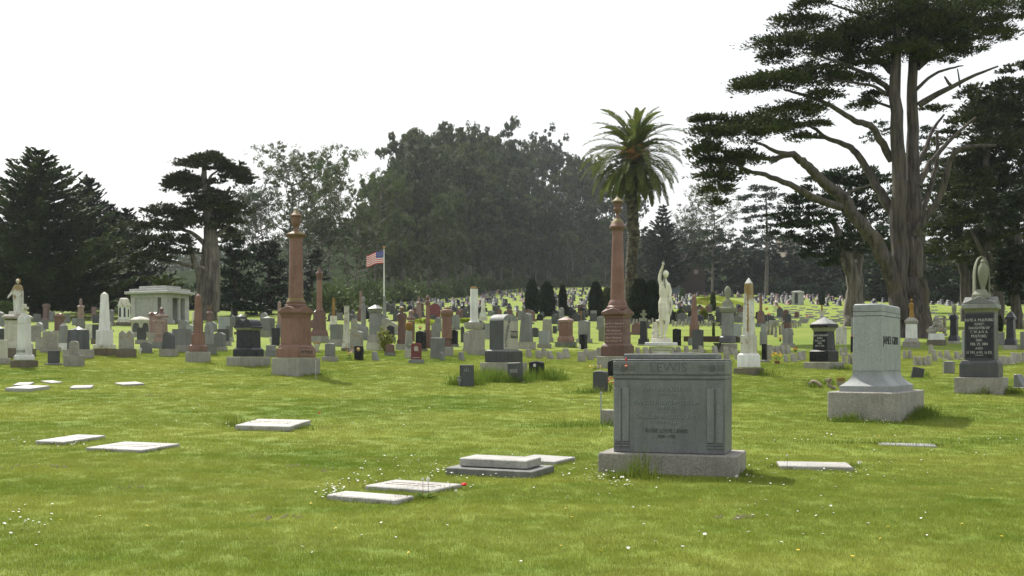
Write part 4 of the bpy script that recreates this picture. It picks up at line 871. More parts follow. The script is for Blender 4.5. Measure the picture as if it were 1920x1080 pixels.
# ---------------------------------------------------------------- Canary palm
T = Traced(1182, 598, 81, Y=92); T.limb([(1183, 615), (1183, 590), (1182, 560), (1185, 500), (1187, 440), (1186, 390), (1185, 345), (1190, 318)], 25, 19, n=20, ridge=.02)
palm = T.build('palm_tree', 'tall feather palm with a round crown and patterned trunk, behind the tallest red column', (T.X, T.Y, T.z0), 'palmt', 'frond')
ptop = T.P(1190, 290)
def frond_mesh(elev, L, seed, pairs=46):
    r = np.random.RandomState(seed); n = 22; a = elev; p = np.zeros(3); P = [p.copy()]; st = L/n
    for i in range(n):
        a -= math.radians(1.1)+.036*math.cos(a)+.03*(i/n)**2; a = max(a, -1.28); p = p+np.array([math.cos(a)*st, 0, math.sin(a)*st]); P.append(p.copy())
    P = np.array(P); V = []; Fq = []
    tg = np.gradient(P, axis=0)
    for i in range(n):                       # rachis, a thin three-sided rib
        w0, w1 = .035*(1-i/n)+.008, .035*(1-(i+1)/n)+.008; b = len(V)
        V += [tuple(P[i]+np.array([0, -w0, 0])), tuple(P[i]+np.array([0, w0, 0])), tuple(P[i+1]+np.array([0, w1, 0])), tuple(P[i+1]+np.array([0, -w1, 0]))]; Fq.append((b, b+1, b+2, b+3))
    for i in range(pairs):
        f = .10+.90*(i+.5)/pairs; x = f*n; k = min(int(x), n-1); c = P[k]+(P[k+1]-P[k])*(x-k); d = tg[k]/np.linalg.norm(tg[k]); nrm = np.array([-d[2], 0, d[0]])
        ll = .62*L/4.2*math.sin(math.pi*min(1, .12+f*.86))**.6*(.9+.2*r.rand())
        for sg in (-1, 1):
            dr = d*.75+np.array([0, sg*.75, 0])+nrm*(.32+.25*r.randn()*.4); dr /= np.linalg.norm(dr); e = c+dr*ll+np.array([0, 0, -.10*ll]); mdl = c+dr*ll*.5; wv = np.cross(dr, nrm); wv /= np.linalg.norm(wv)+1e-9; w = .048
            b = len(V); V += [tuple(c-wv*w*.6), tuple(c+wv*w*.6), tuple(mdl+wv*w), tuple(e), tuple(mdl-wv*w)]; Fq += [(b, b+1, b+2, b+4), (b+4, b+2, b+3, b+3)]
    Fq = [f for f in Fq]
    me = bpy.data.meshes.new('frond'); me.from_pydata(V, [], [f if f[2] != f[3] else f[:3] for f in Fq]); me.materials.append(M['frond']); return me
rgs = [(R(84), 3.4, 5), (R(70), 4.0, 8), (R(55), 4.3, 10), (R(40), 4.4, 11), (R(25), 4.5, 12), (R(10), 4.4, 13), (R(-5), 4.3, 14), (R(-22), 4.0, 14), (R(-36), 3.2, 11)]
for ri, (el, L, n) in enumerate(rgs):
    ms = [frond_mesh(el, L*1.16, 100+ri), frond_mesh(el+R(7), L*1.1, 120+ri)]
    for k in range(n):
        o = link('frond', ms[k % 2], None, palm); o.location = Vector(ptop)+Vector((0, 0, .5-.16*ri)); o.rotation_euler = (R(rng.uniform(-7, 7)), R(rng.uniform(-5, 5)), 2*math.pi*(k+rng.uniform(-.3, .3))/n+ri*.7); sc_ = rng.uniform(.9, 1.08); o.scale = (sc_,)*3
T2 = Tree(83); T2.blob((0, 0, 0), (1.35, 1.35, 1.0), 700, .6, .5, .16, 0, .6)
V = np.concatenate(T2.L).reshape(-1, 3); o = link('fruit_stalks', npmesh('fruit_stalks', V, np.arange(len(V)).reshape(-1, 4)), plain('orange_fruit_stalks', (.32, .15, .03), .8), palm); o.location = Vector(ptop)+Vector((0, 0, .2))
bm = bmesh.new(); loft(bm, [(.75, -1.7), (1.1, -1.0), (1.25, -.2), (.8, .5)], 14); o = link('boss', finish(bm, 'boss'), 'palmt', palm, Vector(ptop))
# fan palm behind the mausoleum
X = xat(306, 93); z0 = float(g(X, 93)); t = tag(empty('fan_palm', (X, 93, z0)), 'low bushy palm showing above the mausoleum roof', 'palm')
T2 = Tree(84); T2.tube([(0, 0, -.2), (0, 0, 2.4)], [.35, .3], 10); link('trunk', npmesh('trunk', np.concatenate(T2.V), np.concatenate(T2.Fa)), 'barkd', t)
fm = frond_mesh(R(55), 2.6, 140, 26); fm2 = frond_mesh(R(30), 2.6, 141, 26)
for k in range(38):
    o = link('frond', (fm, fm2)[k % 2], None, t, (0, 0, 2.5)); o.rotation_euler = (0, R(rng.uniform(-20, 10)), 2*math.pi*k*.382)

# ---------------------------------------------------------------- columnar yews and garden shrubs
def yew(px, yb, yt, wpx, seed, label, lm='yew', n=5200, size=.30, name='columnar_yew', cat='shrub', Y=None, group=None):
    T = Traced(px, yb, seed, Y=Y); k = T.Y/F; h = zat(yt, T.Y)-T.z0; w = wpx*k/2; r = T.r; T.tube([(0, 0, -.2), (0, 0, h*.5)], [w*.15, w*.05], 6)
    f = r.rand(n); a = r.rand(n)*6.283; pr = np.sin(np.pi*np.clip(.18+.80*f, 0, 1))**.55*(1-.12*np.sin(a*3+r.rand()*6)*f); q = .75+.27*r.rand(n)
    C = np.stack([w*pr*q*np.cos(a), w*pr*q*np.sin(a), h*(f*.97+.03*np.sin(a*5))], 1); D = np.stack([np.cos(a)*.35, np.sin(a)*.35, np.full(n, 1.)], 1); T.cards(C, D, size*max(.5, min(1.3, k/.05)), .4, .25, .1)
    return T.build(name, label, (T.X, T.Y, T.z0), 'barkd', lm, cat=cat, group=group)
yew(998, 588, 525, 26, 91, 'columnar yew at the left end of the row on the hillside'); yew(1026, 593, 529, 30, 92, 'widest columnar yew, second from the left of the hillside row')
yew(1055, 591, 536, 15, 93, 'slimmest dark columnar yew, third from the left of the hillside row', n=3500); yew(1117, 594, 529, 28, 94, 'columnar yew just left of the tallest red column'); yew(1140, 588, 540, 26, 97, 'rounded brownish yew partly hidden by the tallest red column', 'cypy', 3500)
yew(1200, 606, 523, 40, 95, 'large dark yew right of the palm trunk', n=6000); yew(1222, 606, 526, 34, 96, 'large dark yew touching the left side of the white statue', n=6000)
yew(1279, 564, 540, 11, 98, 'small green columnar shrub right of the white statue', 'bush', 1500); yew(1337, 583, 549, 9, 99, 'small columnar shrub in front of the golden hedge', 'bush', 1500)
yew(1338, 636, 604, 5, 100, 'tiny slim cypress beside the sleeper-edged grave', 'bush', 900, .15)
yew(1276, 600, 580, 17, 101, 'round clipped bush behind the white statue', 'bush', 1500, .2, 'round_bush'); yew(1319, 599, 580, 17, 102, 'round golden-green bush right of the thin pink obelisk', 'shrub', 1500, .2, 'round_bush')
yew(1292, 583, 576, 10, 103, 'tiny golden bush above the round clipped bush', 'shrub', 500, .2, 'round_bush')
yew(1541, 572, 543, 11, 104, 'dark clipped column shrub above the black hipped monument', 'yew', 2000, .2)
T = Traced(722, 661, 105)
for dx_, hh_ in ((-10, 36), (-3, 46), (4, 38), (10, 30), (14, 24)):
    T.limb([(722, 661), (722+dx_*.5, 661-hh_*.5), (722+dx_, 661-hh_)], 1.2, .4); 
    for f_ in (.35, .55, .75, .95): T.blob(T.P(722+dx_*f_, 661-hh_*f_), (.22, .2, .16), 26, .13, .2, .4, 0, .6)
T.build('sapling', 'light green leafy sapling beside the small red headstone', (T.X, T.Y, T.z0), 'barkd', 'shrub', cat='shrub')
yew(1874, 622, 592, 13, 106, 'small dark clipped topiary right of the Mulford monument', 'yew', 1200, .2, 'round_bush')
yew(10, 606, 566, 46, 107, 'dull green bush at the far left edge behind the lichened statue', 'bush', 2600, .3, 'round_bush')
def hedge(pts, hpx, wd, label, seed):
    T = Tree(seed); r = T.r; P = np.array([(lambda Y: (xat(a, Y), Y, float(g(xat(a, Y), Y))))(yd(a, b_)) for a, b_ in pts]); seg = np.linalg.norm(np.diff(P, axis=0), axis=1); cum = np.r_[0, np.cumsum(seg)]; n = int(cum[-1]*170)
    h = hpx*P[:, 1].mean()/F; tt = r.rand(n)*cum[-1]; c = np.stack([np.interp(tt, cum, P[:, k]) for k in range(3)], 1); a = r.rand(n)*math.pi
    sx = np.sign(np.cos(a))*abs(np.cos(a))**.4*wd/2; C = c+np.stack([np.zeros(n), sx, h*np.sin(a)**.4*(.85+.15*r.rand(n))], 1); C[:, 2] -= h*.0
    low = r.rand(n) < .35; C[low, 2] = c[low, 2]+r.rand(low.sum())*h
    T.cards(C, np.stack([r.randn(n), np.cos(a), np.sin(a)], 1), .2, .7, .4, .3); V = np.concatenate(T.L).reshape(-1, 3)
    tag(link('hedge', npmesh('hedge', V, np.arange(len(V)).reshape(-1, 4)), 'hedge'), label, 'hedge')
hedge([(1307, 567), (1330, 563), (1360, 563)], 7, 1.2, 'golden clipped hedge, upper short run behind the pink obelisk', 1); hedge([(1307, 569), (1335, 575), (1362, 580)], 8, 1.3, 'golden clipped hedge running down towards the urn column', 2)
hedge([(1345, 564), (1370, 571), (1394, 578)], 8, 1.3, 'golden clipped hedge between the urn column and the white lichened obelisk', 3); hedge([(778, 607), (800, 607), (822, 614)], 9, 1.0, 'golden hedge left of the tall red arched stone', 4); hedge([(846, 606), (866, 606), (882, 605)], 8, 1.0, 'golden hedge left of the broken white column', 5)

# ---------------------------------------------------------------- mausoleum, buildings, flag
P = Place(318, 613, 33, 107, 50); Y0 = 84.; s = Y0/F; zb = float(g(xat(318, Y0), Y0))
ws, wf = 66/math.cos(R(42)), 41/math.sin(R(42))          # long side faces left, entrance faces right
t = tag(empty('mausoleum', (xat(300, Y0+2.2), Y0+2.2, zb), -(R(42)-math.atan(660/F))), 'white classical mausoleum with columned entrance and stepped roof', 'mausoleum')
H = lambda py: zat(py, Y0)-zb
W_, D_ = ws*s, wf*s
def mb(pn, mat, *boxes, bv=.01):
    bm = bmesh.new()
    for (x0, x1, y0, y1, z0, z1) in boxes: block(bm, x1-x0, y1-y0, z0, z1, ox=(x0+x1)/2, oy=(y0+y1)/2)
    return link(pn, finish(bm, pn, bv), mat, t)
a, b_ = W_/2, D_/2
mb('plinth', 'mauso', (-a-.1, a+.1, -b_-.1, b_+.1, -.8, H(608)))
mb('wall', 'mauso', (-a+.06, a-1.0, -b_+.06, b_-.06, H(608), H(557)))
mb('frieze', 'mauso', (-a, a, -b_, b_, H(557), H(549.5)))
mb('cornice', 'mauso', (-a-.35, a+.35, -b_-.35, b_+.35, H(549.5), H(544.5)), bv=.03)
mb('roof_step', 'mauso', (-a-.08, a+.08, -b_-.08, b_+.08, H(544.5), H(539.5)), bv=.02)
mb('upper_roof_step', 'mauso', (-a+.5, a-.5, -b_+.4, b_-.4, H(539.5), H(534)), bv=.02)
for x0, x1, y0, y1 in ((-a, -a+.5, -b_, -b_+.3), (a-.62, a, -b_, -b_+.62), (a-.62, a, b_-.5, b_)):
    mb('corner_pilaster', 'mauso', (x0, x1, y0, y1, H(608), H(557)))
for yy_ in (-b_*.42, b_*.30):
    bm = bmesh.new(); z0, z1 = H(599), H(557); loft(bm, [(.42, z0-.02), (.42, z0+.08), (.34, z0+.12), (.29, z1-.14), (.38, z1-.08), (.40, z1)], 16, ox=a-.3, oy=yy_); link('column', finish(bm, 'column'), 'mauso', t)
    mb('column_pedestal', 'mauso', (a-.55, a-.05, yy_-.25, yy_+.25, H(608), z0-.02))
mb('door', 'void', (a-1.0, a-.94, -b_*.14, b_*.14+.25, H(608), H(567)))
mb('door_frame', 'mauso', (a-1.0, a-.9, -b_*.14-.18, -b_*.14, H(608), H(565)), (a-1.0, a-.9, b_*.14+.25, b_*.14+.43, H(608), H(565)), (a-1.0, a-.9, -b_*.14-.18, b_*.14+.43, H(565), H(562)), bv=0)

def building(name, label, px0, px1, ytop, Y, depth, mat, wins, wmat='void', ybase=None, roof=None):
    X0, X1 = xat(px0, Y), xat(px1, Y); zb = float(g((X0+X1)/2, Y)); h = zat(ytop, Y)-zb
    t = tag(empty(name, ((X0+X1)/2, Y+depth/2, zb)), label, 'building'); bm = bmesh.new(); block(bm, X1-X0, depth, -2, h); link('wall', finish(bm, 'wall'), mat, t)
    bm = bmesh.new(); block(bm, X1-X0+.8, depth+.8, h, h+.35); link('roof', finish(bm, 'roof'), roof or mat, t)
    for (a0, a1, b0, b1) in wins:
        w = (a1-a0)*Y/F; bm = bmesh.new(); block(bm, w, .12, zat(b1, Y)-zb, zat(b0, Y)-zb, ox=xat((a0+a1)/2, Y)-(X0+X1)/2, oy=-depth/2-.05); link('window', finish(bm, 'window'), wmat, t)
    return t
M['render'] = plain('pale_wall_render', (.42, .43, .43), .8); M['tan'] = plain('tan_stone_wall', (.26, .22, .17), .8); M['planks'] = plain('brown_timber', (.045, .028, .020), .8); M['graf'] = plain('pale_graffiti_wall', (.22, .27, .30), .8)
building('long_white_building', 'long pale building glimpsed under the conifers at the left edge', -80, 215, 566, 175, 14, 'render', [(x, x+5, 574, 580) for x in range(-40, 210, 24)], roof='render')
building('hill_building', 'tan building with tall windows glimpsed between the trunks on the far hill', 1472, 1499, 440, 330, 12, 'tan', [(x, x+2.5, 448, 472) for x in range(1475, 1498, 6)], 'void')
building('timber_shed', 'dark brown timber shed at the far edge of the cemetery behind the white statue', 1246, 1322, 500, 248, 8, 'planks', [(1301, 1309, 506, 514)], 'tan')
building('graffiti_wall', 'low graffiti-covered wall below the timber shed', 1252, 1276, 521, 242, .5, 'graf', [(1254, 1259, 523, 528), (1264, 1269, 524, 528)], 'black')

# flag
Y = 118.; X = xat(720, Y); zb = float(g(X, Y)); k = Y/F
t = tag(empty('flagpole', (X, Y, zb)), 'white flagpole with a gilded ball, standing before the wood', 'flagpole')
bm = bmesh.new(); zt = zat(467, Y)-zb; loft(bm, [(.17, -.3), (.11, zt)], 10); link('pole', finish(bm, 'pole'), 'white', t)
bm = bmesh.new(); loft(bm, [(.02, zt), (.13, zt+.02), (.26, zt+.16), (.13, zt+.30), (.02, zt+.33)], 12); link('ball', finish(bm, 'ball'), 'gold', t)
zt = zat(469.5, Y)-zb
M['fr'] = plain('flag_red', (.62, .010, .03), .8); M['fw'] = plain('flag_white', (.85, .85, .85), .8); M['fb'] = plain('flag_blue', (.025, .035, .26), .8)
NXF, NZF = 26, 13; fw, fh = 1.95, 1.36
def fp(u, v):    # u 0..1 from the hoist, v 0..1 down
    x = -fw*u*(1-.04*math.sin(u*7)); y = .16*math.sin(u*8+v*1.2)*u; z = -v*fh*(1-.08*u)-.62*u**1.15-.05*math.sin(u*9+1)
    return (x, y, z)
fl = tag(empty('flag', (X-.06, Y, zb+zt)), 'United States flag blowing to the left on the white pole', 'flag')
for nm, mt, sel in (('red_stripes', 'fr', lambda i, j: j % 2 == 0 and not (i < 11 and j < 7)), ('white_stripes', 'fw', lambda i, j: j % 2 == 1 and not (i < 11 and j < 7)), ('canton', 'fb', lambda i, j: i < 11 and j < 7)):
    V = [fp(i/NXF, j/NZF) for j in range(NZF+1) for i in range(NXF+1)]; Fq = [(j*(NXF+1)+i, j*(NXF+1)+i+1, (j+1)*(NXF+1)+i+1, (j+1)*(NXF+1)+i) for j in range(NZF) for i in range(NXF) if sel(i, j)]
    used_ = sorted({v for f in Fq for v in f}); mp = {v: n for n, v in enumerate(used_)}
    me = npmesh(nm, [V[v] for v in used_], [[mp[v] for v in f] for f in Fq], True); o = link(nm, me, mt, fl)
    if nm != 'x': sdm = o.modifiers.new('cloth_thickness', 'SOLIDIFY'); sdm.thickness = .01
bm = bmesh.new()
for r_ in range(9):
    for c_ in range(6 if r_ % 2 == 0 else 5):
        u = (.035+.07*c_+(.035 if r_ % 2 else 0)); v = .045+.055*r_; x, y, z = fp(u, v)
        for sd_ in (-1, 1):
            vs = [bm.verts.new((x+.028*math.cos(a)*(1 if q % 2 == 0 else .45), y+sd_*.012, z+.028*math.sin(a)*(1 if q % 2 == 0 else .45))) for q, a in enumerate(np.linspace(math.pi/2, math.pi/2+2*math.pi, 11)[:-1])]; bm.faces.new(vs)
me = bpy.data.meshes.new('stars'); bm.to_mesh(me); bm.free(); tag(link('stars', me, 'fw', fl), kind='stuff')

# ---------------------------------------------------------------- statues
def skin(parent, pn, mat, joints, edges, lv=2, root=0):
    "continuous figure grown round joints (x, y, z, radius)"
    me = bpy.data.meshes.new(pn); me.from_pydata([j[:3] for j in joints], edges, []); o = bpy.data.objects.new(pn, me); COL.objects.link(o)
    md = o.modifiers.new('skin', 'SKIN'); sv = me.skin_vertices[0].data
    for i, j in enumerate(joints):
        rr = j[3]; sv[i].radius = (rr, rr) if np.ndim(rr) == 0 else rr; sv[i].use_root = (i == root)
    md.use_smooth_shade = True; sb = o.modifiers.new('sub', 'SUBSURF'); sb.levels = lv; sb.render_levels = lv
    dg = bpy.context.evaluated_depsgraph_get(); m2 = bpy.data.meshes.new_from_object(o.evaluated_get(dg)); m2.name = pn
    bpy.data.objects.remove(o); m2.polygons.foreach_set('use_smooth', [True]*len(m2.polygons)); m2.materials.clear(); m2.materials.append(M[mat]); return link(pn, m2, None, parent)
def drape(parent, pn, mat, rings, folds=16, amp=.06, n=64, sag=0., seed=1, swirl=1.2):
    "cloth tube: rings (x, y, z, rx, ry); folds run round it, sagging when sag > 0"
    r = random.Random(seed); V = []; m = 30; zs = [q[2] for q in rings]
    for i in range(m+1):
        f = i/m; z = zs[0]+(zs[-1]-zs[0])*f; zz = sorted(zs); order = np.argsort(zs)
        x, y, rx, ry = [float(np.interp(z, zz, [rings[k][c] for k in order])) for c in (0, 1, 3, 4)]
        for k in range(n):
            a = 2*math.pi*k/n
            if sag: w = 1+amp*(1-abs(math.sin((f*sag*(1+.12*math.sin(a+f*2))+.55*math.cos(a+1.3)+.15*math.sin(3*a+f*4))*math.pi)))*(.45+.55*math.sin(a*1.5+f*3)**2)+amp*.25*math.sin(folds*a+f*4)
            else: w = 1+amp*math.sin(folds*a+swirl*math.sin(f*3))*(.35+.65*abs(.5-f)*1.2)+amp*.5*math.sin(folds*2.3*a+f*5)
            V.append((x+rx*w*math.cos(a), y+ry*w*math.sin(a), z))
    Fq = [(i*n+k, i*n+(k+1) % n, (i+1)*n+(k+1) % n, (i+1)*n+k) for i in range(m) for k in range(n)]
    me = npmesh(pn, V, Fq, True); bm = bmesh.new(); bm.from_mesh(me); bmesh.ops.holes_fill(bm, edges=[e for e in bm.edges if e.is_boundary]); bm.to_mesh(me); bm.free(); return link(pn, me, mat, parent)
def head(parent, c, s, mat, face=(0, -1), hair=None):
    cx, cy_, cz = c; fx, fy_ = face; lat = (-fy_, fx)
    bm = bmesh.new(); bmesh.ops.create_icosphere(bm, subdivisions=3, radius=1)
    for v in bm.verts:
        x, y, z = v.co; d = x*fx+y*fy_; l = x*lat[0]+y*lat[1]
        w = .78 if z < 0 else .82; jaw = 1-.28*max(0, -z); nose = .22*math.exp(-(l/.14)**2-((z+.12)/.22)**2)*(d > .3); eye = -.08*math.exp(-((abs(l)-.30)/.14)**2-((z-.08)/.12)**2)*(d > .3); chin = .08*math.exp(-(l/.3)**2-((z+.8)/.2)**2)*(d > 0)
        brow = .03*math.exp(-((z-.25)/.1)**2)*(d > .3); mouth = -.05*math.exp(-(l/.2)**2-((z+.45)/.06)**2)*(d > .3)
        d2 = d*.92*jaw+nose+eye+chin+brow+mouth; l2 = l*w*jaw; v.co = (fx*d2+lat[0]*l2, fy_*d2+lat[1]*l2, z*1.05)
        v.co *= s; v.co += Vector(c)
    h = link('head', finish(bm, 'head', ang=180), mat, parent)
    bm = bmesh.new(); bmesh.ops.create_icosphere(bm, subdivisions=3, radius=1)
    for v in bm.verts:
        x, y, z = v.co; d = x*fx+y*fy_; q = 1+.07*math.sin(z*14+x*9)+.04*math.sin(y*17); v.co = Vector((x*.90*q-fx*.24, y*.90*q-fy_*.24, z*1.0*q+.16)); v.co *= s*1.02; v.co += Vector(c)
    link('hair', finish(bm, 'hair', ang=180), hair or mat, h); return h
# white woman with raised arm
t, P = monument('statue', 'white marble statue of a draped woman raising one arm, behind the LEWIS monument', 'statue', 1240, 690, 14, [
 ('pedestal_base', 'marble', 's', [(44, 690), (44, 684)]), ('pedestal', 'marble', 'r', [(34, 684), (31, 681), (30.5, 658), (38, 656), (40, 653), (46, 650)]), ('pedestal_slab', 'marble', 's', [(62, 648.5), (62, 643), (60, 641.5)])], bev=.006)
s = P.s
def q(px, py, dy=0., r=None): return ((px-1241)*s, dy*s, P.z(py))+(() if r is None else (r*s if np.ndim(r) == 0 else (r[0]*s, r[1]*s),))
J = [q(1246, 575, 0, 9), q(1247, 556, 0, 7.6), q(1247, 541, 0, 9.2), q(1247, 531, 0, 8.2), q(1248, 524.5, 0, 3.6), q(1249, 519, 0, 3.4),
     q(1239.5, 531, 0, 4.2), q(1237.5, 521, -1, 3.6), q(1240, 508, -1, 3.1), q(1243.5, 498, 0, 2.3), q(1244.5, 493.5, 0, 1.9),
     q(1255, 533, 0, 4.2), q(1258.5, 546, 1, 3.2), q(1257.5, 560, -3, 2.6), q(1258, 566, -5, 2.0),
     q(1242, 590, 0, 6.4), q(1241, 607, 0, 4.6), q(1241.5, 622, 0, 3.3), q(1241, 631, 0, 2.7), q(1240, 632.5, -7, 2.4),
     q(1252, 590, -1, 6.6), q(1253.5, 603, -3, 4.8), q(1249.5, 616, -1, 3.7), q(1247.5, 629, 0, 2.6), q(1250, 631.5, -7, 2.4)]
E = [(0, 1), (1, 2), (2, 3), (3, 4), (4, 5), (3, 6), (6, 7), (7, 8), (8, 9), (9, 10), (3, 11), (11, 12), (12, 13), (13, 14), (0, 15), (15, 16), (16, 17), (17, 18), (18, 19), (0, 20), (20, 21), (21, 22), (22, 23), (23, 24)]
skin(t, 'body', 'statue', J, E)
for k in range(4):      # fingers round the raised staff end
    x0 = 1242.6+k*1.0; skin(t, 'finger', 'statue', [q(x0, 493.5, -.6, .65), q(x0+.15, 491.2, -1.4, .6), q(x0+.35, 489.4, -.6, .45)], [(0, 1), (1, 2)], 1)
skin(t, 'thumb', 'statue', [q(1246, 494.5, 0, .7), q(1247.3, 492.6, -.6, .6), q(1246.8, 491, -1, .45)], [(0, 1), (1, 2)], 1)
skin(t, 'torch_end', 'moss', [q(1245, 494, 0, 1.5), q(1245.2, 489, 0, 1.6), q(1245, 486, 0, 1.5)], [(0, 1), (1, 2)], 1)
head(t, q(1249.5, 512.5), 7.1*s, 'statue', face=(.45, -.89), hair='moss')
drape(t, 'bodice', 'statue', [q(1247, 531)+(8.6*s, 6*s), q(1247, 541)+(9.8*s, 7.4*s), q(1246.5, 550)+(9*s, 7*s), q(1246.5, 556)+(7.4*s, 6.2*s)], 9, .10, sag=3.5)
drape(t, 'skirt', 'statue', [q(1246.5, 554)+(7.4*s, 6.4*s), q(1246, 566)+(10.2*s, 8*s), q(1247, 582)+(10.8*s, 8.6*s), q(1248, 592)+(9.6*s, 8*s), q(1249, 600)+(7*s, 6.4*s)], 11, .11, sag=5.5, seed=4)
drape(t, 'fallen_cloth', 'statue', [q(1229.5, 603, 2)+(5.0*s, 5*s), q(1229, 622, 2)+(6.0*s, 6*s), q(1229.5, 642, 2)+(7.6*s, 7*s)], 7, .22, sag=4, seed=7)
skin(t, 'cloth_fold', 'statue', [q(1230, 602, 2, 4), q(1236, 600, 2, 2.6), q(1239, 596, 1, 2.4)], [(0, 1), (1, 2)])
skin(t, 'hanging_hair', 'moss', [q(1247, 514, 2, 3), q(1247.5, 523, -4, 2.2), q(1249.5, 533, -7.5, 1.5), q(1251, 540, -8, .9)], [(0, 1), (1, 2), (2, 3)])
skin(t, 'side_scarf', 'statue', [q(1257, 553, -3, 2.0), q(1261, 562, -3, 2.6), q(1262, 575, -2, 2.2), q(1258.5, 590, -2, 1.6)], [(0, 1), (1, 2), (2, 3)])
bm = bmesh.new(); block(bm, 36*s, 18*s, P.z(641.5), P.z(634)); block(bm, 22*s, 14*s, P.z(634), P.z(632.5), ox=4*s); link('statue_plinth', finish(bm, 'statue_plinth', .02), 'statue', t)

# lichened robed statue on the left
t, P = monument('statue', 'robed statue with orange-lichened head and shoulders on a cream pedestal, far left', 'statue', 33, 672, 22, [
 ('base', 'concd', 's', [(66, 672), (66, 653)]), ('plinth', 'lime', 's', [(56, 653), (56, 645), (50, 641)]), ('die', 'lime', 's', [(46, 642), (46, 610), (44, 609), (44, 602), (46, 600)]),
 ('cornice', 'greyl', 's', [(52, 598), (55, 596), (55, 593), (44, 589)]), ('statue_plinth', 'marblel', 's', [(32, 589), (30, 583)])], bev=.01)
s = P.s
def q(px, py, dy=0., r=None): return ((px-33)*s, dy*s, P.z(py))+(() if r is None else (r*s,))
skin(t, 'body', 'marblet', [q(34, 575, 0, 7), q(34, 560, 0, 6.5), q(33.5, 545, 0, 6.6), q(33.5, 536, 0, 6.2), q(33.5, 531, 0, 3.2), q(28, 537, 0, 3.6), q(24, 546, -1, 2.7), q(19, 553, -3, 2), q(16.5, 556, -4, 1.6), q(39, 537, 0, 3.6), q(40.5, 547, -2, 2.8), q(37, 554, -6, 2.2)], [(0, 1), (1, 2), (2, 3), (3, 4), (3, 5), (5, 6), (6, 7), (7, 8), (3, 9), (9, 10), (10, 11)])
for k in range(4): skin(t, 'finger', 'marblel', [q(16.8+k*.5, 556, -4+k*.5, .5), q(15.3+k*.4, 557.8, -4.6+k*.5, .42)], [(0, 1)], 1)
skin(t, 'thumb', 'marblel', [q(18, 556.5, -5, .5), q(17.6, 558.2, -5.6, .4)], [(0, 1)], 1)
head(t, q(33.5, 525.5), 4.6*s, 'marblel', face=(-.3, -.95), hair='orange')
drape(t, 'robe', 'marblet', [q(33.5, 531.5)+(4.6*s, 4.2*s), q(33.5, 536)+(8.4*s, 5.6*s), q(34, 546)+(9.6*s, 6.4*s), q(34.5, 560)+(9.4*s, 6.6*s), q(35, 572)+(8.6*s, 6.6*s), q(36, 584)+(9*s, 7.4*s)], 9, .09, seed=5, swirl=2.2)

# small lichened figure right of the Gibb tablet
t, P = monument('statue', 'small orange-lichened figure on a white square pedestal before the giant cypress trunk', 'statue', 1709, 652, 20, [
 ('base', 'greyl', 's', [(32, 652), (32, 641)]), ('foot', 'greyl', 's', [(29, 641), (22, 634)]), ('die', 'marble', 's', [(21.5, 634), (20.5, 607)]), ('cap', 'greyl', 's', [(22, 607), (25, 604), (25, 601), (15, 596), (9, 594)])])
s = P.s
def q(px, py, dy=0., r=None): return ((px-1710)*s, dy*s, P.z(py))+(() if r is None else (r*s,))
skin(t, 'body', 'orange', [q(1710, 583, 0, 3.2), q(1710, 576, 0, 2.8), q(1710, 569, 0, 3), q(1710, 565.5, 0, 1.3), q(1706.5, 569.5, 0, 1.5), q(1706, 575, -1, 1.2), q(1708.5, 578, -2.5, 1), q(1713.5, 569.5, 0, 1.5), q(1714, 575, -1, 1.2), q(1711.5, 578, -2.5, 1)], [(0, 1), (1, 2), (2, 3), (2, 4), (4, 5), (5, 6), (2, 7), (7, 8), (8, 9)], 1)
head(t, q(1710, 562), 2.5*s, 'orange', (0, -1)); drape(t, 'robe', 'orange', [q(1710, 570)+(3.4*s, 2.6*s), q(1710, 580)+(3.4*s, 3*s), q(1710.5, 594.5)+(4.6*s, 4*s)], 8, .1, n=40, seed=6)

# ---------------------------------------------------------------- upright headstones: x0, x1, top y, foot y in the photograph
def hs(x0, x1, yt, yb, mat, label, top='flat', phi=28, th=5., base=None, rise=0., lean=0., name='headstone', cat='headstone', group=None, taper=1., Y=None):
    "base = (extra width px, height px, material)"
    px = (x0+x1)/2; bw, bh, bm_ = base or (0, 0, None)
    Pp = Place(px, yb, phi); s = Pp.s; sn, cs = abs(math.sin(R(phi))), math.cos(R(phi))
    th = min(th, (x1-x0)*.45/max(.2, sn)); w = max(.1, ((x1-x0)-th*sn)/cs*s); d = th*s
    loc = (xat(px, Pp.Y+d*.5+.1), Pp.Y+d*.5+w*sn*.4, Pp.loc[2]); f = TOPS[top]; n = 12 if f and top not in ('slant', 'gable') else (2 if top == 'gable' else 1)
    H = (yb-yt)*s; hb = bh*s; bev = .012 if Pp.Y < 42 else 0
    bm = bmesh.new()
    if top == 'slant':
        z0 = hb if base else -.15; vs = [bm.verts.new(p) for p in ((-w/2, -d/2, z0), (w/2, -d/2, z0), (w/2, d/2, z0), (-w/2, d/2, z0), (-w*.46, -d/2, H), (-w*.12, -d/2, H), (-w*.12, d/2, H), (-w*.46, d/2, H))]
        for q_ in ((0, 1, 2, 3), (4, 5, 6, 7), (0, 1, 5, 4), (1, 2, 6, 5), (2, 3, 7, 6), (3, 0, 4, 7)): bm.faces.new([vs[k] for k in q_])
    else: block(bm, w, d, hb if base else -.2, H-rise*s, f, rise*s, n, 2 if top in ('hip',) else 1, taper)
    me = finish(bm, 'tablet', bev)
    if base:
        t = tag(empty(name, loc, Pp.yaw), label, cat, group); tb = link('tablet', me, mat, t)
        b2 = bmesh.new(); block(b2, w+bw*s, d+bw*s*.8, -.3, hb); link('base', finish(b2, 'base', bev), bm_, t)
        if lean: tb.rotation_euler = (0, R(lean), 0)
    else:
        t = link(name, me, mat); tag(t, label, cat, group); t.location = loc; t.rotation_euler = (0, R(lean), Pp.yaw)
    return t, w, d, Pp

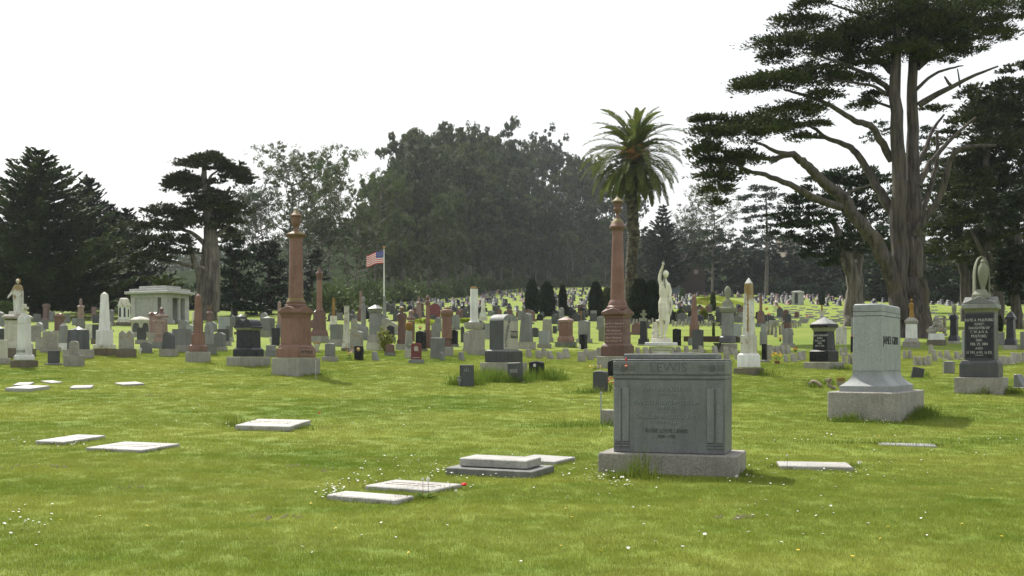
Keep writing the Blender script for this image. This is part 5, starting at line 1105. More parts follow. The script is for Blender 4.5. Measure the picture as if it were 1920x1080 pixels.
# ----- left part
mon = monument
mon('obelisk', 'white marble spire with pointed panels, a cross and FATHER on its foot, far left', 'monument', 45.5, 690.5, 38, [
 ('base', 'concd', 's', [(49, 690.5), (49, 675.5)]), ('plinth', 'marble', 's', [(37, 675), (37, 668), (32, 665)]), ('name_block', 'marble', 's', [(28.5, 665), (28, 653)]),
 ('shaft', 'marble', 's', [(25.5, 653), (23.5, 606)]), ('pointed_head', 'marble', 'hf:cross4', (24, 606, 597, 8)), ('cap', 'marblel', 's', [(17, 597), (14, 590), (8, 585)])], bev=.01)
P = Place(45.5, 690.5, 38, 49); t = bpy.data.objects['obelisk']; s = P.s
bm = bmesh.new(); block(bm, .12, .12, P.z(586), P.z(569)); block(bm, .30, .11, P.z(579), P.z(574.5)); link('cross', finish(bm, 'cross', .01), 'marblel', t)
text(t, 'FATHER', .12, (0, -P.width(28)/2-.004, P.z(659)), FR, 'carved', .003, sx=.9)
hs(90, 112, 657, 685, 'dark', 'small dark brown-grey block headstone right of the FATHER spire', phi=35, th=7, base=(9, 4, 'grey'))
hs(130, 149, 639, 687, 'rough', 'small pale round-topped stone on a rough square base, front left', 'arch', phi=30, th=5, base=(15, 21, 'rough'), rise=6)
hs(125, 166, 611, 673, 'dark', 'dark headstone with a pale hipped cap and inscribed front, left lawn', 'hip', phi=38, th=22, base=(12, 18, 'rough'), rise=7, taper=.93)
t, P = mon('obelisk', 'white marble obelisk with a faint green tip on a brown stepped base, left lawn', 'monument', 196, 667.5, 38, [
 ('base', 'concd', 's', [(46, 667.5), (46, 653.5)]), ('step', 'marblel', 's', [(41, 653), (41, 646)]), ('die', 'marble', 's', [(32, 646), (31, 618.5)]),
 ('shaft', 'marble', 's', [(21.5, 618.5), (14.5, 551)]), ('tip', 'marblel', 's', [(14.5, 551), (2, 546)])])
hs(223, 251, 619, 671, 'greyl', 'double Gothic tablet streaked with orange lichen on a stained base, left lawn', 'twin', phi=25, th=6, base=(7, 17, 'concd'), rise=6)
hs(264, 286, 642, 663, 'grey', 'low brown-grey headstone with notched corners and a small urn at its side', 'low', phi=12, th=5, base=(6, 2, 'grey'), rise=3)
mon('urn', 'little white urn at the left of the low brown-grey headstone', 'urn', 263, 664, 0, [('urn', 'marble', 'r', [(4, 664), (2.5, 660), (6, 657), (6, 654), (4, 652)])])
hs(304, 328, 622, 669, 'dark', 'dark polished round-topped headstone on a pale rough base, near the red obelisk', 'arch', phi=38, th=11, base=(8, 15, 'rough'), rise=9, taper=.9)
hs(81, 109, 620, 662, 'rough', 'rough grey headstone with a ragged carved top, left lawn', 'rough', phi=20, th=6, base=(8, 11, 'rough'), rise=2)
mon('obelisk', 'short thick grey obelisk on a white base, behind the rough ragged headstone', 'monument', 119, 657, 38, [('base', 'marble', 's', [(25, 657), (25, 650)]), ('step', 'marble', 's', [(19, 650), (18, 643)]), ('shaft', 'grey', 's', [(17, 643), (15, 611)]), ('tip', 'grey', 's', [(15, 611), (2, 605)])])
mon('pedestal_tomb', 'red-brown tomb pillar with a carved white crest, left of the broad trunks', 'monument', 111.5, 625, 35, [('base', 'conc', 's', [(24, 625), (24, 620)]), ('die', 'redd', 's', [(18, 620), (17.5, 598)]), ('cornice', 'redd', 's', [(18, 598), (21.5, 595), (21.5, 592)]), ('crest', 'pink', 'hf:arc4', (15, 592, 591, 4))])
hs(78, 91, 599, 617, 'grey', 'small plain grey slab headstone beside the red-brown crested tomb', phi=20, th=4)
hs(57, 77, 609, 640, 'rough', 'pale fluted headstone with a bead-like top, right of the lichened statue', 'rough', phi=20, th=6, base=(6, 8, 'rough'), rise=2)
hs(68, 80, 634, 656, 'conc', 'short concrete block marker beside the FATHER spire', phi=25, th=5)
mon('pedestal_tomb', 'pink pillar tomb with a flared cap under the left pines', 'monument', 87, 600, 30, [('base', 'pink', 's', [(16, 600), (16, 596)]), ('die', 'pink', 's', [(12, 596), (12, 575)]), ('cap', 'pink', 's', [(14, 575), (15, 572), (9, 569)])])
hs(63, 77, 588, 604, 'grey', 'grey rounded slab left of the pink pillar tomb under the pines', 'low', phi=15, th=4, rise=1.5)
hs(93, 103, 584, 602, 'grey', 'narrow grey slab right of the pink pillar tomb', phi=15, th=4)
mon('pedestal_tomb', 'pink pillar tomb with a bullet-shaped finial left of the white obelisk', 'monument', 151.5, 614, 35, [('base', 'redd', 's', [(16, 614), (16, 606)]), ('step', 'pink', 's', [(15, 606), (15, 601)]), ('die', 'pink', 's', [(11, 601), (10.5, 577)]), ('cap', 'pink', 's', [(13, 577), (14, 574), (7, 572)]), ('finial', 'pink', 'r', [(4.5, 572), (5.5, 567), (5, 562), (2, 559)])])
hs(136, 146, 596, 610, 'grey', 'small grey slab left of the bullet-topped pink tomb', phi=15, th=3); hs(121, 132, 590, 606, 'grey', 'grey slab under the pines, second left of the bullet-topped pink tomb', phi=15, th=3)
hs(172, 181, 575, 600, 'pink', 'narrow pink stone behind the white obelisk', phi=25, th=4, base=(3, 3, 'conc')); hs(174, 189, 590, 606, 'dark', 'dark grey low stone just left of the white obelisk', phi=20, th=6)
hs(205, 214, 580, 611, 'grey', 'grey stone with a white peaked cap right of the white obelisk', 'gable', phi=35, th=6, base=(4, 8, 'conc'), rise=3)
hs(162, 174, 608, 636, 'marblel', 'white slab in front of the pink bullet-topped tomb', phi=20, th=5); hs(174, 187, 608, 645, 'dark', 'dark slab touching the left side of the white obelisk', phi=25, th=6, base=(4, 10, 'concd'))
# little temple with niches
mon('temple_tomb', 'small white niched temple-like tomb with a faceted roof, left of the mausoleum', 'monument', 233, 611, 25, [('base', 'concd', 's', [(30, 611), (30, 604)]), ('step', 'marblel', 's', [(28, 604), (25, 598)]), ('body', 'marble', 's', [(21, 598), (21, 574)]), ('cornice', 'marblel', 's', [(25, 574), (25, 571)]), ('roof', 'marblel', 's', [(23, 571), (16, 560), (10, 558)])])
P = Place(233, 611, 25, 30); w = P.width(21); t = bpy.data.objects['temple_tomb']
for dx in (-.28, .28):
    bm = bmesh.new(); block(bm, w*.22, .04, P.z(594), P.z(579), TOPS['arch'], .12, 8, 1, ox=dx*w, oy=-w/2-.005); link('niche', finish(bm, 'niche'), 'void', t)  # dark block paints the shade inside each niche
bm = bmesh.new(); block(bm, .04, w*.25, P.z(594), P.z(579), ox=w/2+.005); link('niche', finish(bm, 'niche'), 'void', t)  # side niche, its shade painted the same way
mon('sarcophagus', 'wide cream tomb with two dark arched panels before the mausoleum', 'monument', 263.5, 632, 42, [('base', 'conc', 's', [(42, 632), (42, 624)]), ('body', 'lime', 's', [(33, 624), (33, 605)]), ('cornice', 'lime', 's', [(37, 605), (39, 601), (39, 599)]), ('roof', 'lime', 's', [(38, 599), (26, 595), (6, 593)])])
P = Place(263.5, 632, 42, 42); w = P.width(33); t = bpy.data.objects['sarcophagus']
for rt in (0, 1):
    bm = bmesh.new(); block(bm, w*.7 if not rt else .03, .03 if not rt else w*.7, P.z(622), P.z(614), (TOPS['arch'] if not rt else (lambda u, v: math.sqrt(max(0, 1-v*v)))), .28, 12, 12 if rt else 1, ox=0 if not rt else w/2, oy=-w/2 if not rt else 0)
    link('arched_panel', finish(bm, 'arched_panel'), 'dark', t)
hs(258, 275, 614, 645, 'dark', 'dark rectangular slab on a low pale base, before the cream tomb', phi=12, th=4, base=(6, 8, 'conc'))
mon('urn_pillar', 'pink pillar topped by an urn, its left side hidden behind the inscribed pink pillar', 'monument', 288, 650, 30, [('die', 'conc', 's', [(22, 650), (22, 624)]), ('pillar', 'pink', 's', [(16, 624), (15, 592)]), ('cap', 'redd', 'hf:cross4', (19, 592, 589, 4))])
mon('urn', 'pink urn standing on the pillar just left of the inscribed pink pillar', 'urn', 293.5, 640, 0, [('stem', 'pink', 'r', [(5, 640), (5, 586), (6, 583), (7, 579), (8, 573), (9, 571)])]) if False else None
mon('urn_pillar', 'pink granite pillar with pale inscription and a stepped round finial, before the mausoleum door', 'monument', 303, 653.5, 33, [('base', 'grey', 's', [(34, 653.5), (34, 641)]), ('plinth', 'pink', 's', [(28, 641), (27, 633)]), ('die', 'pink', 's', [(23, 633), (20, 597)]), ('cornice', 'pink', 's', [(24, 595), (26, 592), (18, 588)]), ('finial', 'redd', 'r', [(12, 588), (9, 586), (9, 584), (5, 582), (9, 580), (6, 577), (2, 576)])])
P = Place(303, 653.5, 33, 34)
for k in range(6): text(bpy.data.objects['urn_pillar.001'], ('IN MEMORY', 'OF', 'JOHN', 'BORN', 'DIED', 'AGED')[k], .12, (0, -P.width(21.5)/2-.012, P.z(601+k*4.6)), FR, 'lettr', .002)
t, P = mon('obelisk', 'smooth red granite obelisk on a grey block, right of the mausoleum', 'monument', 371.5, 679.5, 33, [
 ('base', 'conc', 's', [(47, 679.5), (47, 659.5)]), ('plinth', 'red', 's', [(36, 659), (35, 648), (27, 646)]), ('die', 'red', 's', [(26, 647), (25, 625)]), ('shaft', 'red', 's', [(17.5, 625), (12.5, 555)]), ('tip', 'red', 's', [(12.5, 555), (1.5, 549)])])
hs(324, 359, 617, 661, 'grey', 'wide plain grey slab with a moulded top, behind the red obelisk', phi=12, th=5, base=(6, 14, 'rough'))
hs(384, 401, 603, 666, 'grey', 'grey Gothic twin-gabled headstone with pale inscription, right of the red obelisk', 'gable', phi=40, th=14, base=(9, 21, 'grey'), rise=10)
hs(401, 423, 623, 659, 'grey', 'plain grey headstone with a low curved top, left of the black scroll-topped monument', 'low', phi=35, th=9, base=(5, 9, 'rough'), rise=4)
hs(409, 431, 617, 648, 'dark', 'black slab headstone partly behind the scroll-topped monument', phi=10, th=4, base=(6, 8, 'conc')); hs(424, 437, 611, 640, 'grey', 'grey slab standing close behind the black slab headstone', phi=20, th=5, base=(3, 8, 'conc'))
hs(510, 525, 615, 648, 'blackw', 'dark blue-black tall slab immediately left of the rounded-pediment column', phi=40, th=8)
mon('vase', 'mottled white vase at the foot of the dark blue-black slab', 'vase', 509, 646.5, 0, [('vase', 'marblel', 'r', [(6, 646.5), (4, 643), (8, 638), (7.5, 633), (6, 632)])])
hs(499, 518, 647, 669, 'grey', 'low stepped grey block left of the rounded-pediment column base', phi=20, th=8, base=(4, 12, 'grey'))
mon('urn', 'squat urn with an orange-lichened rim right of the rounded-pediment column base', 'urn', 594, 661, 0, [('foot', 'conc', 's', [(15, 661), (15, 658)]), ('bowl', 'marblel', 'r', [(6, 658), (7, 655), (11, 648), (14, 644)]), ('rim', 'orange', 'r', [(14.5, 644), (14.5, 641.5), (8, 641)])])
hs(354-20, 354, 600, 620, 'grey', 'rounded grey headstone before the mausoleum steps', 'arch', phi=25, th=6, rise=4); hs(349, 364, 608, 626, 'pale', 'small pale peaked headstone behind the red obelisk', 'gable', phi=30, th=6, rise=3)
hs(361, 378, 583, 622, 'marblel', 'tall white slab peeping out behind the red obelisk', 'gable', phi=20, th=4, rise=3)
mon('urn_pillar', 'red-brown pillar with a bulbous urn right of the red obelisk', 'monument', 393, 616, 30, [('pillar', 'redd', 's', [(11, 616), (10, 590)]), ('cap', 'redd', 's', [(13, 589), (13, 586), (6, 583)]), ('urn', 'redd', 'r', [(4, 583), (7, 579), (8, 574), (8, 573)])])
hs(410, 431, 594, 618, 'pale', 'pale rectangular headstone with white top left of the black monument', phi=10, th=6); hs(431, 441, 591, 613, 'grey', 'narrow grey peaked stone behind the black monument', 'gable', phi=25, th=5, rise=3)
hs(441, 463, 588, 610, 'dark', 'dark stone with a wide hipped cap behind the black monument', 'hip', phi=25, th=14, rise=5); hs(489, 515, 592, 632, 'grey', 'bulky grey hipped tomb on tiers behind the black monument', 'hip', phi=30, th=18, base=(2, 12, 'moss'), rise=4)
mon('obelisk', 'thin pink-brown obelisk behind the left shoulder of the rounded-pediment column', 'monument', 524, 632, 30, [('base', 'grey', 's', [(14, 632), (14, 608)]), ('shaft', 'pink', 's', [(8, 608), (6.5, 567)]), ('tip', 'pink', 's', [(6.5, 567), (1, 564)])])
mon('post_monument', 'slender grey post monument under the trees right of the left cypress', 'monument', 434.5, 593, 0, [('base', 'grey', 's', [(7, 593), (7, 590)]), ('post', 'grey', 'r', [(3.6, 590), (2.6, 568), (3.6, 566), (1.5, 562)])])
t, P = mon('column_monument', 'thin red-brown column with a small round finial, standing right behind the rounded-pediment column', 'monument', 601, 642, 35, [
 ('base', 'conc', 's', [(36, 642), (36, 630)]), ('plinth', 'redd', 's', [(33, 630), (32, 624), (27, 618)]), ('die', 'redd', 's', [(25, 618), (23, 590)]), ('cap', 'redd', 'hf:cross4', (24, 590, 586, 5)),
 ('column_base', 'red', 'r', [(15, 583), (13, 578)]), ('shaft', 'red', 'r', [(11, 580), (9.5, 524)]), ('ring', 'redd', 'r', [(11, 524), (11, 521)]), ('capital', 'redd', 'r', [(10, 521), (14, 514), (14, 511), (7, 506), (5, 503), (2, 498)])])
t.location.x -= 2*P.s
hs(609, 629, 643, 678, 'grey', 'grey headstone with slightly peaked top and dark inscribed side, right of the rounded-pediment column', 'low', phi=35, th=8, base=(8, 10, 'rough'), rise=2)
# ----- centre-left
t, w, d, P = hs(664, 682, 648, 676, 'black', 'small black polished headstone with a golden emblem and flowers at its foot', 'low', phi=32, th=6, rise=1)
bm = bmesh.new(); loft(bm, [(.16, 0), (.12, .03), (.05, .05)], 10); o = link('emblem', finish(bm, 'emblem'), 'gem', t, (.02, -d/2-.003, P.z(655))); o.rotation_euler = FR
hs(697, 715, 659, 677, 'grey', 'low slant-faced grey marker right of the black emblem headstone', 'slant', phi=30, th=10); hs(723, 740, 645, 668, 'redd', 'little red-brown headstone at the foot of the green sapling', 'low', phi=30, th=4, base=(3, 7, 'grey'), rise=2)
mon('pedestal_tomb', 'large grey tomb with a shallow pyramid cap in front of the flagpole', 'monument', 704, 657, 38, [('base', 'lime', 's', [(34, 657), (34, 642)]), ('plinth', 'rough', 's', [(31, 642), (30, 630), (26, 627)]), ('die', 'grey', 's', [(24, 627), (22.5, 587)]), ('cornice', 'moss', 's', [(24, 586), (26, 583), (26, 580), (29, 578)]), ('cap', 'pale', 's', [(30, 578), (3, 571)])])
mon('column_monument', 'grey column topped by a ball, left of the pyramid-capped tomb', 'monument', 681.5, 638, 30, [('base', 'grey', 's', [(20, 638), (19, 616), (14, 612)]), ('shaft', 'grey', 'r', [(9.5, 612), (8, 571)]), ('neck', 'grey', 'r', [(5, 571), (3, 568)]), ('ball', 'grey', 'r', [(3, 568), (6.5, 565), (7.5, 561), (6, 558), (2, 555)])])
mon('broken_column', 'fluted stained white broken column with pink flowers on top', 'monument', 650, 659, 33, [('base', 'concd', 's', [(21, 659), (21, 653)]), ('plinth', 'marblel', 's', [(19, 653), (17, 643)]), ('block', 'marblel', 's', [(15, 643), (14, 628)]), ('column', 'marblel', 'r', [(11, 628), (9.5, 575), (10.5, 573)])])
hs(656, 681, 620, 662, 'greyl', 'grey headstone with an orange-stained half and low peaked top', 'low', phi=32, th=9, base=(3, 8, 'conc'), rise=3)
hs(619, 644, 608, 649, 'grey', 'wide plain grey block headstone left of the stained white column', phi=35, th=14, base=(3, 13, 'rough'))
hs(658, 670, 596, 628, 'greyl', 'pair of narrow Gothic slabs with orange edge behind the stained white column', 'twin', phi=25, th=4, rise=5)
mon('obelisk', 'thin orange-lichened obelisk on a white block left of the stained white column', 'monument', 625.5, 618, 30, [('base', 'marblel', 's', [(17, 618), (17, 607)]), ('die', 'marblel', 's', [(13, 607), (13, 592)]), ('shaft', 'orange', 's', [(6.5, 592), (5, 560)]), ('tip', 'orange', 's', [(5, 560), (1, 557)])])
mon('column_monument', 'plain flat-topped thin pink column behind the grey ball-topped column', 'monument', 676.5, 603, 30, [('die', 'redd', 's', [(12, 603), (11, 579)]), ('shaft', 'pink', 'r', [(5.5, 579), (5, 545)])])
mon('column_monument', 'grey ball-topped column directly below the flagpole', 'monument', 721, 613, 30, [('base', 'grey', 's', [(14, 613), (13, 593)]), ('shaft', 'grey', 's', [(7, 593), (5.5, 560)]), ('ball', 'grey', 'r', [(2.5, 560), (5, 558), (5, 555), (1.5, 553)])])
hs(670-30, 656-8, 584, 598, 'grey', 'x', phi=20, th=3) if False else None
mon('urn_pillar', 'dark red urn-topped pillar with a carved cap left of the lichened ball', 'monument', 754, 656, 33, [('base', 'conc', 's', [(25, 656), (25, 645)]), ('plinth', 'redd', 's', [(20, 645), (19, 637)]), ('die', 'redd', 's', [(16, 637), (15, 597)]), ('cap', 'redd', 'hf:cross4', (18, 597, 590, 4)), ('urn', 'redmoss', 'r', [(3, 590), (4, 585), (8, 580), (9, 576), (3, 574)])])
mon('urn_pillar', 'pinkish pillar with rings on its cap, behind the lichened ball', 'monument', 771, 640, 30, [('die', 'redd', 's', [(14, 640), (13, 601)]), ('cap', 'redd', 's', [(17, 600), (17, 596), (10, 592)]), ('finial', 'pink', 'r', [(7, 592), (6, 588), (10, 586), (10, 583), (4, 580)])])
mon('ball_monument', 'stone pillar crowned by an orange-lichened ball', 'monument', 767, 672, 28, [('base', 'lime', 's', [(17, 672), (17, 654)]), ('collar', 'grey', 'r', [(12, 654), (11, 650), (12, 646)]), ('pillar', 'greyl', 'r', [(15, 645), (13, 626), (11, 620)]), ('ball', 'orange', 'r', [(6, 620), (12, 617), (15, 611), (13.5, 606), (8, 603.5), (2, 603)])])
hs(779, 799, 620, 659, 'black', 'black polished headstone with a gabled top behind the red polished one', 'gable', phi=38, th=9, base=(5, 5, 'grey'), rise=3)
t, w, d, P = hs(771, 791, 643, 681, 'redp', 'red polished headstone with a white etched arch on a low grey base', 'low', phi=8, th=4, base=(8, 7, 'grey'), rise=1.5)
for dx in (-.25, -.08, .08, .25):
    bm = bmesh.new(); block(bm, .025, .004, P.z(658), P.z(648+abs(dx)*10), ox=dx*w*.6, oy=-d/2-.003); link('etched_ray', finish(bm, 'etched_ray'), 'lett', t)
bm = bmesh.new(); block(bm, w*.7, .004, P.z(671), P.z(670.3), oy=-d/2-.003); link('etched_line', finish(bm, 'etched_line'), 'lett', t)
hs(806, 834, 633, 674, 'grey', 'plain rectangular light grey headstone right of the red polished one', phi=38, th=8, lean=1)
hs(824, 838, 660, 677, 'grey', 'small slant-faced marker leaning before the plain rectangular headstone', 'slant', phi=32, th=9); hs(859, 876, 660, 677, 'grey', 'small slant-faced marker left of the PENNEY monument', 'slant', phi=34, th=10)
mon('round_pillar', 'stout round red-brown pillar with a mossy domed cap', 'monument', 838, 668, 33, [('base', 'conc', 's', [(25, 668), (25, 650)]), ('plinth', 'redd', 's', [(18, 650), (17, 635)]), ('pillar', 'red', 'r', [(20, 635), (18.5, 593)]), ('cap', 'redmoss', 'r', [(20, 593), (24, 589), (25, 584), (22, 581), (12, 579), (12, 576), (6, 574)])])
mon('column_monument', 'slim red-brown column with a small urn, between the lichened ball and the arched red stone', 'monument', 802, 653, 33, [('plinth', 'redd', 's', [(19, 653), (18, 634)]), ('die', 'redd', 's', [(15, 634), (14, 619)]), ('shaft', 'red', 'r', [(9.5, 619), (7, 572)]), ('capital', 'redd', 'r', [(7, 572), (10, 569), (10, 566), (5, 562), (8, 558), (6, 555), (2, 553)])])
mon('urn_pillar', 'pale pink pillar with a bullet finial left of the slim red-brown urn column', 'monument', 785.5, 598, 30, [('die', 'pink', 's', [(13, 598), (11, 592), (8, 570)]), ('cap', 'pink', 's', [(11, 569), (11, 567), (5, 565)]), ('finial', 'pink', 'r', [(4, 565), (4.5, 559), (1.5, 555)])])
hs(805, 826, 569, 603, 'redp', 'tall dark red stone with a pointed arched top on the lawn by the golden hedge', 'goth', phi=10, th=4, rise=6); hs(809, 826, 605, 636, 'grey', 'grey round-shouldered slab behind the stout red pillar', 'arch', phi=10, th=4, rise=4)
hs(726, 740, 610, 641, 'blackw', 'black slab with a curved top right of the pyramid-capped tomb', 'low', phi=25, th=5, base=(4, 9, 'grey'), rise=3)
hs(846, 859, 618, 650, 'black', 'black white-edged headstone with a low peak left of the broken white column', 'low', phi=30, th=5, base=(2, 5, 'grey'), rise=3); hs(840, 848, 620, 648, 'marblel', 'narrow white slab edge touching the black white-edged headstone', phi=20, th=3)
mon('broken_column', 'tall smooth white broken column with a slanted lichened top', 'monument', 889, 659, 33, [('pedestal', 'rough', 's', [(30, 659), (28, 620)]), ('plate', 'rough', 's', [(30, 617), (37, 612), (38, 607), (38, 604)]), ('column_base', 'marble', 'r', [(22, 604), (18, 601)]), ('column', 'marble', 'r', [(15, 602), (14.5, 541)]), ('broken_top', 'orange', 'r', [(14.5, 541), (13, 538), (7, 537)])])
hs(880, 909, 618, 666, 'rough', 'rough-faced grey headstone with a smooth dark plaque, left of the PENNEY monument', phi=38, th=12, base=(8, 10, 'conc')); hs(869, 881, 623, 660, 'rough', 'narrow rough grey stone beside the rough-faced plaque headstone', 'arch', phi=25, th=6, base=(3, 7, 'conc'), rise=3)
hs(849, 862, 590, 618, 'grey', 'grey square-shouldered headstone by the golden hedge', 'shoulder', phi=15, th=4, base=(3, 4, 'grey'), rise=3); hs(864, 871, 612, 642, 'dark', 'dark rounded boulder-like stone left of the broken white column', 'arch', phi=15, th=5, rise=4)
t, w, d, P = hs(862, 889, 684, 725, 'dark', 'dark grey headstone with a temple emblem and a vase at its left, in long grass', phi=16, th=6, taper=1.02)
text(t, 'ELMA', .07, (0, -d/2-.003, P.z(706)), FR, 'grey', .002) if False else None
bm = bmesh.new(); block(bm, .16, .003, P.z(696), P.z(695.4), oy=-d/2-.002)
for dx in (-.05, 0, .05): block(bm, .012, .003, P.z(695.4), P.z(688+abs(dx)*60), ox=dx, oy=-d/2-.002)
link('etched_emblem', finish(bm, 'etched_emblem'), 'pale', t)
mon('vase', 'round pale stone vase standing against the left of the temple-emblem headstone', 'vase', 863, 724, 0, [('vase', 'grey', 'r', [(5, 724), (5, 722), (8, 719), (11.5, 714), (10, 710), (9, 709), (12, 707), (12, 706)])])
t, w, d, P = hs(952, 982, 680, 718, 'dark', 'dark grey headstone with a small name panel, tilted in long grass before the PENNEY base', phi=34, th=11, lean=-2)
bm = bmesh.new(); block(bm, w*.62, .006, P.z(699), P.z(692), oy=-d/2-.003); link('name_panel', finish(bm, 'name_panel'), 'grey', t)
t, w, d, P = hs(991, 1021, 677, 712, 'black', 'black headstone with curved top and small photo oval, right of the tilted dark one', 'low', phi=30, th=10, rise=3)
bm = bmesh.new(); loft(bm, [(.10, 0), (.10, .004)], 14); o = link('photo_oval', finish(bm, 'photo_oval'), 'marble', t, (-.02, -d/2-.003, P.z(685))); o.rotation_euler = FR
hs(973, 1000, 586, 655, 'grey', 'tall tapering grey tablet with a notched top behind the PENNEY monument', 'low', phi=35, th=12, base=(8, 14, 'rough'), rise=7, taper=.72)
hs(1010, 1031, 620, 653, 'pale', 'short pale block with a cross-shaped front between tall tablet and pink tomb', phi=32, th=7, base=(5, 8, 'rough')); hs(1016, 1036, 597, 641, 'rough', 'craggy carved rock-like memorial behind the short pale block', 'rough', phi=20, th=8, base=(3, 8, 'rough'), rise=4, taper=.8)
mon('pedestal_tomb', 'square pink granite tomb with a hipped cap, centre of the view', 'monument', 1061, 651.5, 30, [('base', 'grey', 's', [(41, 651.5), (41, 641)]), ('plinth', 'red', 's', [(32.5, 641), (32, 633), (27, 630)]), ('die', 'red', 's', [(26.5, 630), (26, 604)]), ('cap', 'pink', 's', [(29, 604), (31, 601), (30, 599), (3, 593)])])
hs(1084, 1107, 600, 643, 'grey', 'tall grey inscribed headstone with a rounded right shoulder, left of the tallest red column', 'low', phi=36, th=12, base=(6, 8, 'rough'), rise=3)
hs(1086, 1101, 627, 655, 'black', 'narrow black-faced block before the tall grey inscribed headstone', phi=36, th=9); mon('vase', 'small white vase beside the narrow black-faced block', 'vase', 1087, 655, 0, [('vase', 'marblel', 'r', [(4, 655), (5, 651), (4, 646), (3, 645)])])
mon('statue', 'small weathered white figure monument behind the broken white column', 'monument', 906, 601, 25, [('base', 'marblel', 's', [(16, 601), (15, 594)]), ('die', 'marble', 's', [(13, 594), (13, 586)]), ('figure', 'marblel', 'r', [(9, 586), (7, 576), (8, 570), (5, 566), (5, 562), (2, 559)])])
t, w, d, P = hs(1111, 1141, 695, 735, 'dark', 'dark headstone with clipped corners, left of the LEWIS monument', 'low', phi=34, th=12, rise=3)
hs(1139, 1169, 674, 708, 'black', 'glossy black gable-topped headstone just behind the left end of the LEWIS monument', 'gable', phi=34, th=13, rise=4)
hs(1119, 1133, 592, 618, 'grey', 'grey arched stone left of the tallest red column', 'arch', phi=20, th=5, base=(2, 5, 'grey'), rise=4); hs(1107, 1119, 582, 602, 'grey', 'grey box headstone with an orange tuft left of the tallest red column', phi=20, th=5, base=(2, 3, 'grey'))
hs(1122, 1133, 612, 640, 'moss', 'greenish narrow stone touching the tallest red column', phi=20, th=5); hs(1086, 1091, 583, 602, 'orange', 'thin orange-lichened post stone on the lawn right of the pink tomb', phi=20, th=3)
hs(922-13, 922, 606, 636, 'grey', 'grey square stone between the broken white column and PENNEY', phi=20, th=5, base=(3, 10, 'rough'))
hs(997, 1010, 614, 632, 'dark', 'low dark rounded stone behind the short pale block', 'low', phi=20, th=5, rise=2); hs(1036, 1044, 611, 625, 'dark', 'small dark slab touching the left of the square pink tomb', phi=20, th=4)
# ----- centre-right
hs(1261, 1277, 616, 648, 'black', 'black polished chamfer-topped headstone right of the white statue', 'low', phi=34, th=8, rise=2)
hs(1298, 1319, 617, 661, 'dark', 'tall plain dark grey headstone with a slanted top, right of the white statue', 'low', phi=32, th=8, base=(6, 6, 'rough'), rise=2)
mon('obelisk', 'slender pink-brown obelisk between the white statue and the urn column', 'monument', 1302, 648, 33, [('base', 'grey', 's', [(24, 648), (24, 633)]), ('die', 'red', 's', [(19, 633), (18, 607)]), ('shaft', 'red', 's', [(14, 607), (7, 555)]), ('tip', 'red', 's', [(7, 555), (1, 550)])])
mon('urn_monument', 'grey inscribed pillar with heavy cornice and draped urn, left of the lichened white obelisk', 'monument', 1364.5, 661.5, 22, [('base', 'rough', 's', [(36, 661.5), (36, 644)]), ('plinth', 'dark', 's', [(32, 643), (31, 632), (25, 630)]), ('die', 'grey', 's', [(24, 630), (23, 586)]), ('cornice', 'moss', 's', [(25, 586), (31, 581), (31, 577), (22, 572), (20, 565)]), ('neck', 'moss', 's', [(15, 565), (13, 561)]), ('urn', 'moss', 'r', [(7, 561), (8, 556), (12, 549), (12, 542), (8, 538), (3, 535)])])
t, P = mon('obelisk', 'tall white obelisk streaked with orange lichen, right of the LEWIS monument', 'monument', 1404, 704, 26, [('base', 'concd', 's', [(57, 704), (57, 690)]), ('plinth', 'marble', 's', [(44, 689), (43, 667), (36, 662.5)]), ('die', 'marblel', 's', [(32, 663), (31, 628)]), ('shaft', 'marblet', 's', [(25, 628), (16.5, 530)]), ('tip', 'marble', 's', [(16.5, 530), (2, 519)])])
bm = bmesh.new(); rr = random.Random(9); w0 = P.width(22)
for k in range(90):
    f = rr.random(); z = P.z(625)+(P.z(540)-P.z(625))*f; wz = P.width(24.6-8.3*f)
    a_ = rr.uniform(.012, .045); block(bm, a_, .004, z, z+rr.uniform(.03, .12), ox=rr.gauss(.12, .05)*wz, oy=-wz/2-.003)
link('lichen_streak', finish(bm, 'lichen_streak'), 'orange', t)
hs(1375, 1390, 607, 634, 'pale', 'pale round-cornered block headstone between urn pillar and lichened obelisk', 'low', phi=15, th=8, rise=1.5)
mon('urn', 'low dark cast urn before the urn pillar', 'urn', 1345, 661, 0, [('foot', 'dark', 's', [(9, 661), (9, 659)]), ('bowl', 'dark', 'r', [(4, 659), (4, 656), (9, 652), (10, 648), (15, 644.5), (15, 643)])])
hs(1427, 1438, 644, 680, 'black', 'dark green-black tall slab right of the lichened white obelisk', phi=25, th=7, base=(7, 5, 'grey')); hs(1437, 1446, 646, 676, 'greyl', 'brownish slab touching the dark green-black tall slab', phi=25, th=5)
hs(1424, 1438, 622, 648, 'grey', 'grey slab with white top behind the dark green-black slab', phi=20, th=6); hs(1426, 1439, 607, 625, 'pale', 'pale grey square headstone farther behind the dark green-black slab', phi=20, th=6)
hs(1467, 1486, 615, 651, 'grey', 'broad grey headstone with an arched top, left of the black hipped monument', 'low', phi=20, th=8, base=(6, 7, 'rough'), rise=2)
t, P = mon('cross_monument', 'dark inscribed pedestal bearing a mossy stone cross, left of the white statue', 'monument', 1207, 648, 15, [('base', 'conc', 's', [(24, 648), (24, 645)]), ('plinth', 'blackw', 's', [(21, 645), (20, 635)]), ('die', 'blackw', 's', [(14.5, 635), (13, 602)]), ('cap', 'moss', 's', [(14, 602), (8, 596)])])
bm = bmesh.new(); block(bm, .12, .12, P.z(597), P.z(581)); block(bm, .30, .11, P.z(591), P.z(587)); link('cross', finish(bm, 'cross', .01), 'moss', t)
